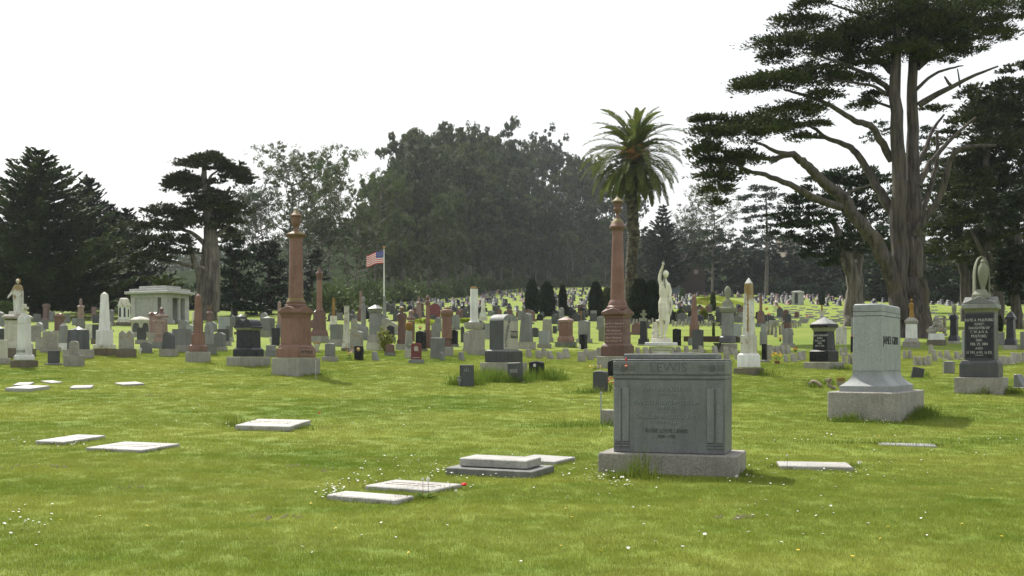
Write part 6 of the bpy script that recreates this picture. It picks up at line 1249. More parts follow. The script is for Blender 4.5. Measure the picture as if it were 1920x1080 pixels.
mon('column_monument', 'distant pink column on a wide red pedestal right of the lichened white obelisk', 'monument', 1426.5, 613, 25, [('base', 'grey', 's', [(18, 613), (18, 605)]), ('die', 'redd', 's', [(15, 605), (14, 588)]), ('shoulder', 'redd', 's', [(12, 588), (8, 582)]), ('shaft', 'red', 'r', [(6, 583), (5, 555)]), ('cap', 'redd', 'r', [(6.5, 555), (6.5, 553)])])
mon('temple_tomb', 'small pale family tomb with a dark door on the far lawn', 'monument', 1496, 572, 20, [('body', 'mauso', 's', [(22, 572), (21, 549)]), ('roof', 'mauso', 's', [(24, 549), (23, 546), (15, 545)])])
P = Place(1496, 572, 20, 22); bm = bmesh.new(); block(bm, P.width(8), .1, P.z(569), P.z(552), TOPS['arch'], .3, 8, 1, oy=-P.width(21.5)/2-.03); link('door', finish(bm, 'door'), 'void', bpy.data.objects['temple_tomb.001'])
mon('post_monument', 'thin orange-lichened pillar under the dark clipped column shrub', 'monument', 1541, 596, 10, [('block', 'marblel', 's', [(8, 596), (8, 583)]), ('pillar', 'orange', 's', [(3.5, 583), (3, 571)])])
# ----- right
hs(1567, 1587, 611, 646, 'marblel', 'pair of pale arched slabs right behind the black hipped monument', 'twin', phi=20, th=5, rise=3); hs(1595, 1606, 596, 634, 'grey', 'grey pedestal peeping out left of the JAMES GIBB tablet', phi=20, th=8)
hs(1594, 1607, 631, 662, 'black', 'black slab with a red bloom touching the left side of the JAMES GIBB tablet', phi=15, th=6)
mon('urn_pillar', 'small red pillar with a turned finial right of the lichened small figure', 'monument', 1741, 622, 25, [('base', 'conc', 's', [(12, 622), (12, 613)]), ('pillar', 'redd', 's', [(9, 613), (8, 590)]), ('cap', 'redd', 's', [(10, 589), (10, 586)]), ('finial', 'redd', 'r', [(3, 586), (5, 583), (2, 580), (3, 577), (1, 575)])])
t, P = mon('rock_memorial', 'white-blocked memorial with a lichened rock heap, right of the giant cypress trunk', 'monument', 1756, 648, 15, [('base', 'concd', 's', [(34, 648), (34, 637)]), ('block', 'marble', 's', [(29, 637), (28, 625)])])
bm = bmesh.new(); rr = random.Random(4)
for k in range(26):
    f = (k/26); loft(bm, [(.02, 0), (.24, .06), (.26, .16), (.1, .24)], 5, ox=rr.uniform(-.42, .42)*(1-f), oy=rr.uniform(-.2, .2)*(1-f)); 
    for v in bm.verts[-20:] if False else []: pass
    bm.verts.ensure_lookup_table()
    for v in list(bm.verts)[-20:]: v.co.z += P.z(627)+f*.68
link('rocks', finish(bm, 'rocks'), 'greyl', t)
hs(1767, 1773, 592, 630, 'greyl', 'thin lichened white post beside the rock-heap memorial', phi=20, th=5, base=(3, 5, 'conc'))
mon('urn_pillar', 'dark pillar carrying a draped urn, left of the Mulford monument', 'monument', 1789, 644.5, 18, [('base', 'conc', 's', [(23, 644.5), (23, 639)]), ('plinth', 'blackw', 's', [(21, 639), (20, 632), (16, 629)]), ('die', 'blackw', 's', [(15, 629), (14, 598)]), ('cap', 'black', 's', [(18, 598), (18, 594), (12, 590)]), ('urn', 'moss', 'r', [(4, 590), (6, 586), (9, 580), (8, 573), (4, 570)])])
hs(1706, 1728, 689, 709, 'dark', 'low dark slab tilted to the right in the grass, right of the JAMES GIBB tablet', phi=-14, th=5, lean=12)
t, w, d, P = hs(1769, 1789, 677, 701, 'grey', 'low grey rounded headstone with a metal spike at its left, left of the Mulford base', 'low', phi=30, th=9, rise=1)
hs(1802, 1813, 619, 671, 'pale', 'tall pale slab half hidden behind the left side of the Mulford monument', phi=10, th=6, base=(5, 8, 'grey')); hs(1869, 1882, 623, 648, 'grey', 'grey stone with a white ledge right behind the Mulford monument', phi=15, th=5, base=(4, 3, 'grey'))
mon('pedestal_tomb', 'dark grey pillar monument with a stepped pyramid cap near the right edge', 'monument', 1895.5, 655.5, 18, [('base', 'conc', 's', [(29, 655.5), (29, 647)]), ('plinth', 'blackw', 's', [(23, 647), (22, 638), (18, 634)]), ('die', 'blackw', 's', [(17, 634), (15, 599)]), ('cap', 'blackw', 's', [(20, 599), (20, 594), (14, 591), (12, 588), (6, 585), (3, 583)])])
hs(1900, 1926, 702, 729, 'blue', 'blue-grey wedge-shaped headstone cut by the right edge of the photo', 'slant', phi=34, th=16, base=(6, 3, 'grey'))
hs(1912, 1924, 622, 655, 'grey', 'grey stone at the right edge beside the dark pyramid-capped pillar', phi=15, th=5)
hs(-10, 15, 637, 683, 'lime', 'pale inscribed slab on a rough base cut by the left edge', phi=15, th=6, base=(8, 11, 'rough')); hs(-8, 11, 612, 650, 'dark', 'grey cap-topped block at the left edge above the pale inscribed slab', 'hip', phi=20, th=12, rise=4); hs(-6, 9, 583, 612, 'grey', 'small hipped grey stone at the left edge beside the lichened statue', 'hip', phi=20, th=8, rise=4)
# carved fragments
for nm, lb, px, yb, kind in (('carved_fragment', 'curled scroll-shaped stone fragment lying leftmost of the three', 1532, 727, 0), ('carved_fragment', 'upright scroll fragment standing in the middle of the three', 1558, 730, 1), ('carved_fragment', 'small yellow-lichened fluted block, rightmost of the three fragments', 1577, 725, 2)):
    P = Place(px, yb, 20); s = P.s; t = tag(empty(nm, P.loc, P.yaw), lb, 'stone fragment')
    if kind < 2:
        pts = [((-12*s), 0, 9*s, 4.2*s), (-9*s, 0, 12*s, 4.2*s), (-3*s, 0, 11*s, 4*s), (4*s, 0, 7*s, 3.6*s), (10*s, 0, 2*s, 3.2*s)] if kind == 0 else [(-5*s, 0, 18*s, 3.6*s), (0, 0, 20*s, 4*s), (-2*s, 0, 15*s, 4*s), (-5*s, 0, 8*s, 4*s), (2*s, 0, 4*s, 3.4*s), (10*s, -2*s, 1.5*s, 3*s)]
        skin(t, 'scroll', 'shell', pts, [(i, i+1) for i in range(len(pts)-1)], 2)
        bm = bmesh.new(); loft(bm, [(6.5*s, -.06), (6.5*s, .06), (3*s, .07)], 14); o = link('volute', finish(bm, 'volute'), 'shell', t, (pts[0][0], -4*s, pts[0][2]-1*s)); o.rotation_euler = FR
    else:
        bm = bmesh.new(); block(bm, 13*s, 9*s, -.05, 10*s); 
        link('block', finish(bm, 'block', .01), 'shell', t); bm = bmesh.new()
        for k in range(3): block(bm, 13.6*s, 9.6*s, (10.5+k*2.4)*s, (12.4+k*2.4)*s)
        link('fluting', finish(bm, 'fluting', .008), 'orange', t)

# ----- rows of small slant markers
def slants(lst, label, mat='rough', group=None, phi=30):
    for px, yb, w, h in lst:
        hs(px-w/2, px+w/2, yb-h, yb, mat, label, 'slant', phi=phi+rng.uniform(-5, 5), th=w*.9, name='slant_marker', cat='grave marker', group=group or label, base=(3, 2.2, 'rough') if rng.random() < .4 else None)
slants([(993, 671, 16, 17), (1012, 673, 18, 16), (1021, 668, 12, 16), (1032, 674, 16, 16), (1050, 675, 15, 15), (1063, 673, 18, 20)], 'small weathered slant markers in the row right of the PENNEY monument')
slants([(1092, 679, 20, 20), (1101, 670, 14, 16), (1108, 676, 16, 18), (1117, 672, 13, 16), (1125, 668, 14, 16)], 'small weathered slant markers left of the base of the tallest red column')
slants([(1197, 667, 13, 16), (1212, 668, 15, 17), (1222, 667, 12, 16), (1263, 665, 13, 14), (1273, 665, 13, 15), (1288, 664, 13, 15), (1278, 674, 13, 10), (1297, 674, 14, 14), (1311, 673, 14, 12), (1329, 672, 13, 10), (1315, 663, 12, 15)], 'small weathered slant markers in rows behind the top of the LEWIS monument')
slants([(1341, 667, 14, 19), (1363, 677, 15, 26), (1372, 666, 12, 14), (1381, 675, 10, 20)], 'small weathered slant markers between the urn pillar and the lichened white obelisk')
slants([(1449, 664, 12, 15), (1458, 664, 12, 16), (1467, 664, 12, 17), (1478, 664, 13, 17), (1474, 680, 12, 15), (1488, 679, 15, 17), (1500, 677, 14, 18), (1507, 675, 11, 18)], 'small weathered slant markers by the yellow flowers, left of the black hipped monument')
slants([(1577, 668, 9, 16), (1585, 667, 9, 17), (1582, 683, 10, 21), (1593, 684, 11, 20), (1600, 684, 9, 22)], 'upright slant markers between the black hipped monument and the JAMES GIBB tablet')
slants([(1696, 673, 10, 16), (1706, 673, 11, 17), (1716, 686, 11, 18), (1724, 686, 10, 18), (1733, 686, 10, 17), (1741, 685, 11, 19), (1752, 678, 13, 22), (1762, 672, 10, 14), (1746, 664, 12, 18), (1776, 675, 14, 18), (1794, 675, 13, 16), (1806, 674, 9, 16)], 'leaning slant markers in rows between the JAMES GIBB tablet and the Mulford monument', phi=36)
slants([(1874, 686, 13, 19), (1883, 685, 12, 18), (1891, 684, 11, 15), (1900, 683, 13, 22), (1908, 680, 12, 18), (1917, 679, 10, 18)], 'leaning slant markers right of the Mulford monument', phi=36)

# ---------------------------------------------------------------- the hillside full of small stones
def blocked(px, py, keep):
    return any(a <= px <= b and c <= py <= d for a, b, c, d in keep)
protoms = {}
def proto(kind, mat, w, h, d):
    k = (kind, mat, round(w, 1), round(h, 1))
    if k not in protoms:
        bm = bmesh.new(); tp = {'flat': (None, 0, 1), 'arch': (TOPS['low'], .18, 8), 'gable': (TOPS['gable'], .15, 2), 'serp': (TOPS['serp'], .12, 8)}[kind]
        block(bm, w, d, .14, h, tp[0], tp[1], tp[2], 1, .96); block(bm, w+.22, d+.16, -.35, .14)
        me = finish(bm, 'headstone'); me.materials.append(M[mat]); protoms[k] = me
    return protoms[k]
word = {'dark': 'dark grey', 'grey': 'grey', 'pale': 'pale grey', 'redd': 'red-brown', 'pink': 'pinkish', 'black': 'black', 'marblel': 'stained white', 'greyl': 'lichened grey'}
zones = [  # name, px range, Y range, row gap, step, palette
 ('on the lawn behind the front monuments', (0, 1480), (62, 92), 5.0, 2.6, ('dark', 'grey', 'pale', 'greyl', 'redd', 'grey', 'dark')),
 ('on the hillside before the eucalyptus wood', (600, 1180), (92, 300), 4.2, 1.75, ('dark', 'dark', 'black', 'redd', 'dark', 'black', 'grey', 'dark')),
 ('on the slope right of the palm', (1180, 1500), (85, 258), 3.9, 1.6, ('dark', 'dark', 'black', 'grey', 'redd', 'dark', 'black')),
 ('on the far rise behind the giant cypress', (1440, 1920), (132, 238), 4.2, 2.0, ('dark', 'redd', 'dark', 'dark', 'black'))]
cand = []
lim_x = [600, 700, 800, 860, 900, 1000, 1100, 1180]; lim_y = [108, 150, 190, 212, 255, 305, 322, 330]
zr = random.Random(21)
for zi, (zn, (a, b), (y0, y1), gap, st, pal) in enumerate(zones):
    Y = y0
    while Y < y1:
        x = xat(a, Y)+zr.uniform(0, st); run = 0
        while x < xat(b, Y):
            px = 960+x*F/Y
            ok = True
            if zi == 1 and Y > np.interp(px, lim_x, lim_y)-6: ok = False
            if zi == 0 and px < 560 and Y > 80: ok = False
            if zi == 0 and (230 < px < 375): ok = ok and Y < 72
            py = float(ypix(px, Y))
            if 1300 < px < 1400 and 558 < py < 584: ok = False
            if zi == 2 and px > 1400 and 570 < py < 596: ok = False
            if zi == 3 and py > 574: ok = False
            if 1230 < px < 1300 and False: ok = False
            dens = .42 if zi == 0 else (.74-.3*((Y-92)/210) if zi == 1 else .64 if zi == 2 else .62)
            if ok and zr.random() < dens:
                kind = zr.choice(('flat', 'arch', 'arch', 'gable', 'serp')); mat = zr.choice(pal); w = zr.choice((.4, .5, .6, .75)); h = zr.choice((.45, .55, .7, .85))
                cand.append((Y, px, x+zr.uniform(-.2, .2), Y+zr.uniform(-.5, .5), kind, mat, w, h, zn, zr.uniform(-.12, .12)))
            x += st*zr.uniform(.75, 1.35)
        Y += gap*(.8+.4*zr.random())*(1+(Y-90)/400 if Y > 90 else 1)
cand.sort(key=lambda c: c[0]); NEAR = 205
farV, farF, nvv = {}, {}, 0
for i, (_, px, X, Y, kind, mat, w, h, zn, ry) in enumerate(cand):
    me = proto(kind, mat, w, h, .2); z = float(g(X, Y)); yaw = -R(30)-math.atan((px-960)/F)*.3+ry
    if i < NEAR:
        o = link('headstone', me); o.location = (X, Y, z); o.rotation_euler = (ry*.3, ry*.2, yaw)
        tag(o, 'small %s headstone %s %s' % (word[mat], {'flat': 'with a flat top', 'arch': 'with a curved top', 'gable': 'with a peaked top', 'serp': 'with a wavy top'}[kind], zn), 'headstone', 'small headstones '+zn)
    else:
        c, s_ = math.cos(yaw), math.sin(yaw); V, Fq = farV.setdefault(mat, []), farF.setdefault(mat, []); b0 = len(V); 
        for zz, ww, dd in ((-.3, w+.2, .4), (.14, w+.2, .4), (.14, w, .22), (h*.85, w*.97, .2), (h, w*.7 if kind != 'flat' else w*.95, .18)):
            for ux, uy in ((-1, -1), (1, -1), (1, 1), (-1, 1)):
                lx, ly = ux*ww/2, uy*dd/2; V.append((X+lx*c-ly*s_, Y+lx*s_+ly*c, z+zz))
        for q_ in range(4):
            for k in range(4): Fq.append((b0+q_*4+k, b0+q_*4+(k+1) % 4, b0+q_*4+4+(k+1) % 4, b0+q_*4+4+k))
        Fq.append((b0+16, b0+17, b0+18, b0+19))
mats = list(farV); V = []; Fq = []; mi = []
for k, mt in enumerate(mats):
    b0 = len(V); V += farV[mt]; Fq += [tuple(x+b0 for x in f) for f in farF[mt]]; mi += [k]*len(farF[mt])
me = npmesh('distant_headstones', V, Fq)
for mt in mats: me.materials.append(M[mt])
me.polygons.foreach_set('material_index', mi); tag(link('distant_headstones', me), 'hundreds of tiny headstones farthest up the hillside below the wood', 'headstones', kind='stuff')
print('small stones', len(cand))
# flat markers on the far right lawn
fm_ = {}
for mt in ('slab', 'slabd'):
    bm = bmesh.new(); block(bm, .82, .42, -.2, .09); fm_[mt] = finish(bm, 'flat_marker'); fm_[mt].materials.append(M[mt])
n = 0
for zn, (a, b), (p0, p1), cnt in (('on the lawn left of the second cypress trunk', (1445, 1590), (575, 608), 60), ('on the lawn right of the giant cypress trunk', (1742, 1925), (568, 606), 46)):
    done = []
    for k in range(cnt*4):
        px = zr.uniform(a, b); py = p0+(p1-p0)*zr.random(); Y = yd(px, py)
        if any(abs(px-q0) < 12 and abs(py-q1) < 2.2 for q0, q1 in done): continue
        done.append((px, py)); mt = zr.choice(('slab', 'slab', 'slabd')); o = link('flat_marker', fm_[mt]); o.location = (xat(px, Y), Y, float(g(xat(px, Y), Y))+.02); o.rotation_euler = (-R(4), 0, -R(10)+zr.uniform(-.1, .1))
        tag(o, ('pale' if mt == 'slab' else 'grey')+' flat marker set in the grass '+zn, 'grave marker', 'flat markers '+zn)
        if len(done) >= cnt: break
# thin lichened posts in rows
def posts(lst, label, mat, w=.12, hh=.42):
    bm = bmesh.new(); block(bm, w, w*.8, -.2, hh, None, 0, 1, 1, .9); me = finish(bm, 'stone_post'); me.materials.append(M[mat])
    for px, py in lst:
        Y = yd(px, py); o = link('stone_post', me); o.location = (xat(px, Y), Y, float(g(xat(px, Y), Y))); o.rotation_euler = (0, rng.uniform(-.05, .05), rng.uniform(-.3, .3)); o.scale = (1, 1, rng.uniform(.85, 1.15)); tag(o, label, 'grave marker', label)
posts([(1436, 613), (1440, 614), (1445, 614), (1449, 613), (1453, 614), (1457, 611), (1484, 615), (1488, 614), (1492, 615), (1497, 613), (1501, 612)], 'short orange-lichened stone posts in the row right of the lichened white obelisk', 'greyl')
posts([(1440, 628), (1447, 628), (1454, 632), (1463, 627), (1467, 628)], 'taller brownish stone posts behind the grey arched headstone', 'greyl', .16, .6)
posts([(p, 607+rng.uniform(-1, 2)) for p in range(1188, 1235, 6)]+[(p, 611+rng.uniform(-1, 1)) for p in range(1262, 1345, 6)], 'short pale stone posts in a line before the dark yews and clipped bushes', 'rough', .16, .42)

# sleeper-edged grave, stakes, taps
P = Place(1332, 641, 5); t = tag(empty('grave_border', P.loc, P.yaw), 'brown timber-edged grave plot left of the urn pillar', 'grave border')
for dy, x0, x1 in ((0, -1.3, 1.3), (2.2, -1.2, 1.2)):
    bm = bmesh.new(); block(bm, x1-x0, .16, -.1, .28, oy=dy); link('timber', finish(bm, 'timber', .01), 'planks', t)
for x in (-1.25, 1.25):
    bm = bmesh.new(); block(bm, .16, 2.0, -.1, .26, ox=x, oy=1.1); link('timber', finish(bm, 'timber', .01), 'planks', t)
def stake(px, yb, yt, label, wpx=2.6, mat='metal', head_=True):
    P = Place(px, yb, 0); s = P.s; t = tag(empty('water_tap', P.loc), label, 'standpipe'); bm = bmesh.new(); loft(bm, [(wpx*s, -.2), (wpx*s, P.z(yt))], 10); link('pipe', finish(bm, 'pipe'), mat, t)
    bm = bmesh.new(); loft(bm, [(wpx*1.5*s, P.z(yt)), (wpx*1.9*s, P.z(yt-1)), (wpx*1.3*s, P.z(yt-3)), (wpx*.8*s, P.z(yt-4))], 10); link('tap_body', finish(bm, 'tap_body'), 'metal', t)
    bm = bmesh.new(); block(bm, wpx*2.6*s, wpx*.8*s, P.z(yt-5.2), P.z(yt-4.2)); link('handle', finish(bm, 'handle'), 'rust', t)
stake(1127, 796, 738, 'grey metal standpipe with a rusty tap handle, left of the LEWIS monument', 3.2); stake(592, 712, 678, 'thin metal standpipe before the right corner of the DOWNE base', 1.6); stake(1768.5, 702, 672, 'slim metal spike beside the low rounded headstone left of the Mulford base', 1.2)
hs(1128, 1160, 769, 797, 'rough', 'low pale block peeking out behind the left side of the LEWIS monument', phi=4, th=30)

# ---------------------------------------------------------------- flowers, weeds, long grass
def flower_mesh(r=.5, n=8, cup=.25):
    V = [(0, 0, 0)]; Fq = []
    for k in range(n):
        a = 2*math.pi*k/n; da = math.pi/n*.75
        V += [(r*.6*math.cos(a-da), r*.6*math.sin(a-da), r*cup*.5), (r*math.cos(a), r*math.sin(a), r*cup), (r*.6*math.cos(a+da), r*.6*math.sin(a+da), r*cup*.5)]; b = 1+k*3; Fq.append((0, b, b+1, b+2))
    me = bpy.data.meshes.new('flower'); me.from_pydata(V, [], Fq); return me
def flower_set(name, label, pts, rad, mat, cat='flowers', stem=True):
    "one object: open flower heads with stems at world points"
    V = []; Fq = []; src = flower_mesh(1., 8); sv = np.array([v.co[:] for v in src.vertices]); sf = [list(p.vertices) for p in src.polygons]; mi = []
    for x, y, z, h in pts:
        rot = Matrix.Rotation(rng.uniform(0, 6), 3, 'Z') @ Matrix.Rotation(rng.uniform(-.6, .6), 3, 'X'); b = len(V); r_ = rad*rng.uniform(.7, 1.3)
        V += [tuple(rot @ Vector(v*r_)+Vector((x, y, z+h))) for v in sv]; Fq += [[q+b for q in f] for f in sf]; mi += [0]*len(sf)
        b = len(V); V += [(x-.002, y, z), (x+.002, y, z), (x+.002, y, z+h), (x-.002, y, z+h), (x, y-.002, z), (x, y+.002, z), (x, y+.002, z+h), (x, y-.002, z+h)]; Fq += [[b, b+1, b+2, b+3], [b+4, b+5, b+6, b+7]]; mi += [1, 1]
    me = bpy.data.meshes.new(name); me.from_pydata(V, [], Fq); me.materials.append(M[mat]); me.materials.append(M['dgrass']); me.polygons.foreach_set('material_index', mi)
    o = link(name, me); tag(o, label, cat, kind='stuff'); return o
def gp(px, py, h=.05): Y = yd(px, py); X = xat(px, Y); return (X, Y, float(g(X, Y)), h)
pts = []
def cl(cx, cy, sx, sy, n):
    for k in range(int(n*1.05)):
        px, py = rng.gauss(cx, sx), rng.gauss(cy, sy)
        if py > 715: pts.append(gp(px, py, rng.uniform(.035, .075)))
for a in ((620, 925, 14, 9, 34), (690, 900, 40, 12, 34), (760, 880, 40, 12, 26), (870, 885, 50, 8, 50), (890, 900, 60, 12, 30), (1080, 895, 30, 20, 30), (1130, 895, 18, 12, 36), (1180, 908, 30, 8, 24), (1420, 890, 28, 12, 34), (1560, 885, 60, 12, 40), (1640, 880, 60, 10, 26), (1580, 793, 30, 4, 16), (1660, 795, 30, 4, 26), (1710, 788, 12, 3, 12),
          (1600, 826, 80, 7, 26), (1800, 840, 60, 12, 22), (50, 985, 40, 24, 26), (130, 836, 20, 5, 18), (40, 833, 12, 4, 10), (90, 835, 30, 4, 14), (960, 880, 40, 12, 24), (1000, 722, 12, 2, 16), (560, 712, 22, 2, 14), (420, 800, 20, 4, 10), (1830, 744, 20, 3, 8), (700, 1020, 400, 30, 14), (1300, 1000, 300, 40, 16), (300, 780, 250, 30, 40), (1500, 960, 200, 30, 30), (1100, 780, 200, 30, 30), (800, 760, 300, 25, 50)): cl(*a)
flower_set('daisies', 'white daisies dotted in the lawn, thickest round the front slabs', pts, .015, 'petw')
flower_set('buttercups', 'scattered tiny yellow flowers in the lawn', [gp(rng.uniform(0, 1920), rng.uniform(700, 1060), .05) for k in range(46)]+[gp(766, 1047, .05), gp(1878, 1016, .05), gp(1140, 793, .05), gp(1648, 822), gp(1556, 834), gp(1868, 851)], .015, 'pety')
def long_grass(label, spots, n, h0, h1, w=.004, mat='dgrass'):
    "spots: (px, py, spread x m, spread y m) around which long blades stand"
    r = np.random.RandomState(len(label)); V = []; Fq = []
    for px, py, sx, sy, k_, hm in spots:
        x0, y0, z0, _ = gp(px, py)
        for k in range(int(n*k_)):
            x, y = x0+r.randn()*sx, y0+r.randn()*sy; z = float(g(x, y)); h = (h0+(h1-h0)*r.rand()**1.6)*hm; th = r.rand()*6.28; wx, wy = w*math.cos(th), w*math.sin(th); la = r.rand()*6.28; ln = h*(.15+.45*r.rand()); lx, ly = ln*math.cos(la), ln*math.sin(la); b = len(V)
            V += [(x-wx, y-wy, z-.02), (x+wx, y+wy, z-.02), (x+wx*.8+lx*.3, y+wy*.8+ly*.3, z+h*.6), (x-wx*.8+lx*.3, y-wy*.8+ly*.3, z+h*.6), (x+lx, y+ly, z+h)]; Fq += [(b, b+1, b+2, b+3), (b+3, b+2, b+4)]
    me = bpy.data.meshes.new('long_grass'); me.from_pydata(V, [], Fq); me.materials.append(M[mat]); tag(link('long_grass', me), label, 'grass', kind='stuff')
long_grass('long unmown grass around the dark headstones before the PENNEY monument', [(905, 716, .35, .2, 1, 1), (935, 715, .35, .2, 1, 1), (968, 717, .3, .15, 1, .8), (1003, 712, .3, .2, 1, 1.1), (1030, 712, .22, .2, 1, 1.2), (915, 706, .4, .15, .8, 1), (1040, 714, .2, .15, .6, .8), (880, 722, .25, .12, .7, .9), (858, 722, .2, .1, .4, .9)], 520, .12, .42, .007)
long_grass('long grass tufts at the foot of the LEWIS monument', [(1195, 897, .10, .06, 1.1, 1.7), (1175, 899, .14, .05, .7, 1), (1215, 901, .12, .05, .7, .9), (1150, 899, .12, .05, .5, .8), (1260, 905, .3, .04, .7, .5), (1330, 905, .3, .04, .6, .5), (1400, 893, .1, .15, .6, .6)], 170, .06, .22, .0035)
long_grass('few tall reedy blades bent across the LEWIS base', [(1199, 894, .05, .02, 1, 1), (1206, 893, .03, .02, .5, .9)], 12, .35, .55, .006)
long_grass('long grass along the foot of the JAMES GIBB base', [(1575, 791, .15, .06, .8, .8), (1597, 791, .12, .05, .6, 1.2), (1625, 793, .3, .05, .8, .6), (1668, 795, .3, .05, .6, .5), (1710, 787, .2, .2, 1, 1.0), (1725, 781, .2, .25, 1.2, 1.3), (1737, 776, .12, .2, .8, 1.1)], 260, .08, .24, .005)
long_grass('long grass at the foot of the Mulford base', [(1862, 740, .25, .08, 1, 1.2), (1880, 738, .3, .1, 1, 1), (1900, 737, .3, .1, .6, .6)], 260, .08, .26, .006)
long_grass('longer grass along the front edge of the thick marker', [(470, 800, .25, .08, 1, 1), (520, 803, .35, .06, 1, .8), (560, 806, .25, .06, .8, .7), (440, 799, .15, .1, .5, 1.4)], 220, .05, .20, .004)
long_grass('taller grass tufts at monument feet across the middle lawn', [(600, 705, .4, .1, .6, .7), (500, 706, .3, .08, .4, .6), (455, 689, .5, .1, .5, .6), (640, 676, .4, .2, .6, .8), (830, 678, .5, .2, .8, .8), (1000, 680, .6, .2, .5, .6), (1425, 703, .4, .15, 1, 1), (1578, 693, .3, .1, .7, .8), (1545, 722, .3, .15, 1, .9), (1525, 727, .2, .1, .5, .8), (1730, 706, .15, .1, .6, .8), (1085, 737, .3, .2, .6, .7), (1110, 738, .2, .1, .6, .8), (1100, 800, .5, .15, 1.4, .7), (385, 668, .5, .15, .4, .7), (1700, 833, 1.0, .05, 1.2, .4), (430, 730, 0.3, .1, .2, .5), (1060, 652, .8, .2, .8, .8), (1010, 665, .5, .2, .3, .6)], 240, .08, .30, .006)
sp_ = []
for pix, th, mt, lb in slabs:
    if max(p[1] for p in pix) < 735: continue
    for (a, b_) in ((3, 2), (2, 1), (0, 3)):
        for k in range(9):
            f = (k+.5)/9; px_, py_ = pix[a][0]*(1-f)+pix[b_][0]*f, pix[a][1]*(1-f)+pix[b_][1]*f
            sp_.append((px_, py_+th+(.8 if a == 3 else 0), .07, .02, rng.uniform(.2, 1.2), rng.uniform(.6, 1.2)))
long_grass('fringe of untrimmed grass creeping against the edges of the flat markers', sp_, 26, .035, .095, .0032)
# dandelions by the white slabs
def dandelion(px, py, hpx, label, rad=.024):
    x, y, z, _ = gp(px, py); h = hpx*y/F; t = tag(empty('dandelion', (x, y, z)), label, 'dandelion'); bm = bmesh.new(); loft(bm, [(.007, -.02), (.005, h)], 6); link('stem', finish(bm, 'stem'), 'rust', t)
    r = np.random.RandomState(int(px)); V = []; Fq = []
    for k in range(150):
        d = r.randn(3); d /= np.linalg.norm(d); a = np.cross(d, r.randn(3)); a /= np.linalg.norm(a); b = len(V); c = np.array([0, 0, h]); V += [tuple(c+d*rad*.3), tuple(c+d*rad+a*.003), tuple(c+d*rad-a*.003)]; Fq.append((b, b+1, b+2))
    link('seed_head', npmesh('seed_head', V, Fq), 'petw', t)
dandelion(803, 937, 38, 'tallest dandelion clock, between the two white front slabs'); dandelion(793, 939, 40, 'dandelion clock leaning left of the tallest one', .018); dandelion(1381, 905, 12, 'dandelion clock by the right corner of the LEWIS base', .02); dandelion(1611, 880, 13, 'dandelion clock right of the long low slab', .024); dandelion(1476, 884, 30, 'thin dandelion before the left end of the long low slab', .016); dandelion(855, 930, 10, 'low dandelion clock near the crumpled red petal', .016)
r = random.Random(8); x, y, z, _ = gp(797, 936); V = []; Fq = []
for k in range(46):
    a = r.uniform(0, 6.28); L = r.uniform(.10, .20); w = .014; up = r.uniform(.25, .9); b = len(V); ca, sa = math.cos(a), math.sin(a)
    V += [(x, y, z), (x+ca*L*.5-sa*w, y+sa*L*.5+ca*w, z+L*up*.6), (x+ca*L*.5+sa*w, y+sa*L*.5-ca*w, z+L*up*.6), (x+ca*L, y+sa*L, z+L*up*.7)]; Fq.append((b, b+1, b+3, b+2))
me = bpy.data.meshes.new('dandelion_leaves'); me.from_pydata(V, [], Fq); me.materials.append(M['dgrass']); tag(link('dandelion_leaves', me), 'bright rosette of dandelion leaves beside the nearest white slab', 'weed', kind='stuff')
# bouquets: every one a thing of its own
def bouquet(px, py, wpx, hpx, cols, label, pot=None, n=16):
    P = Place(px, py, 0); s = P.s; t = tag(empty('flowers', P.loc), label, 'flowers'); rr = random.Random(int(px*7+py)); hb = (hpx*.3*s if pot else 0)
    if pot: bm = bmesh.new(); loft(bm, [(wpx*.42*s, -.03), (wpx*.55*s, hb)], 12); link('pot', finish(bm, 'pot'), pot, t)
    T_ = Tree(int(px)); T_.blob((0, 0, hb+hpx*.25*s), (wpx*.4*s, wpx*.3*s, hpx*.28*s), 90, max(.05, 2.2*s), .3, .3, 0, .7); V = np.concatenate(T_.L).reshape(-1, 3); link('leaves', npmesh('leaves', V, np.arange(len(V)).reshape(-1, 4)), 'bush', t)
    fm2 = flower_mesh(1., 6, .5)
    for c_ in set(cols):
        V = []; Fq = []; sv = [v.co.copy() for v in fm2.vertices]; sf = [list(p.vertices) for p in fm2.polygons]
        for k in range(max(1, int(n*cols.count(c_)/len(cols)))):
            cpt = Vector((rr.uniform(-.5, .5)*wpx*s, rr.uniform(-.3, .3)*wpx*s, hb+hpx*s*(rr.uniform(.45, .85) if pot or hpx > wpx*.6 else rr.uniform(.3, .8)))); rt = Matrix.Rotation(rr.uniform(0, 6), 3, 'Z') @ Matrix.Rotation(rr.uniform(-1.2, 1.2), 3, 'X'); b = len(V); rad = max(.035, 1.9*s)
            V += [tuple(rt @ (v*rad)+cpt) for v in sv]; Fq += [[q+b for q in f] for f in sf]
        me = bpy.data.meshes.new('blossoms'); me.from_pydata(V, [], Fq); link('blossoms', me, c_, t)
bouquet(1457, 683, 20, 20, ['pety'], 'bright yellow daffodils in a brown pot, left of the black hipped monument', 'pot', 34); bouquet(1491, 660, 9, 9, ['petr'], 'red flowers behind the slant markers by the yellow pot'); bouquet(1459-70, 0, 1, 1, ['petr'], 'x') if False else None
bouquet(1145, 735, 10, 34, ['petr', 'petr', 'petp'], 'dark red bouquet tucked between the clipped dark headstone and LEWIS', None, 18); bouquet(1117, 694, 22, 12, ['petw', 'pety'], 'white and yellow flowers behind the clipped dark headstone', None, 20)
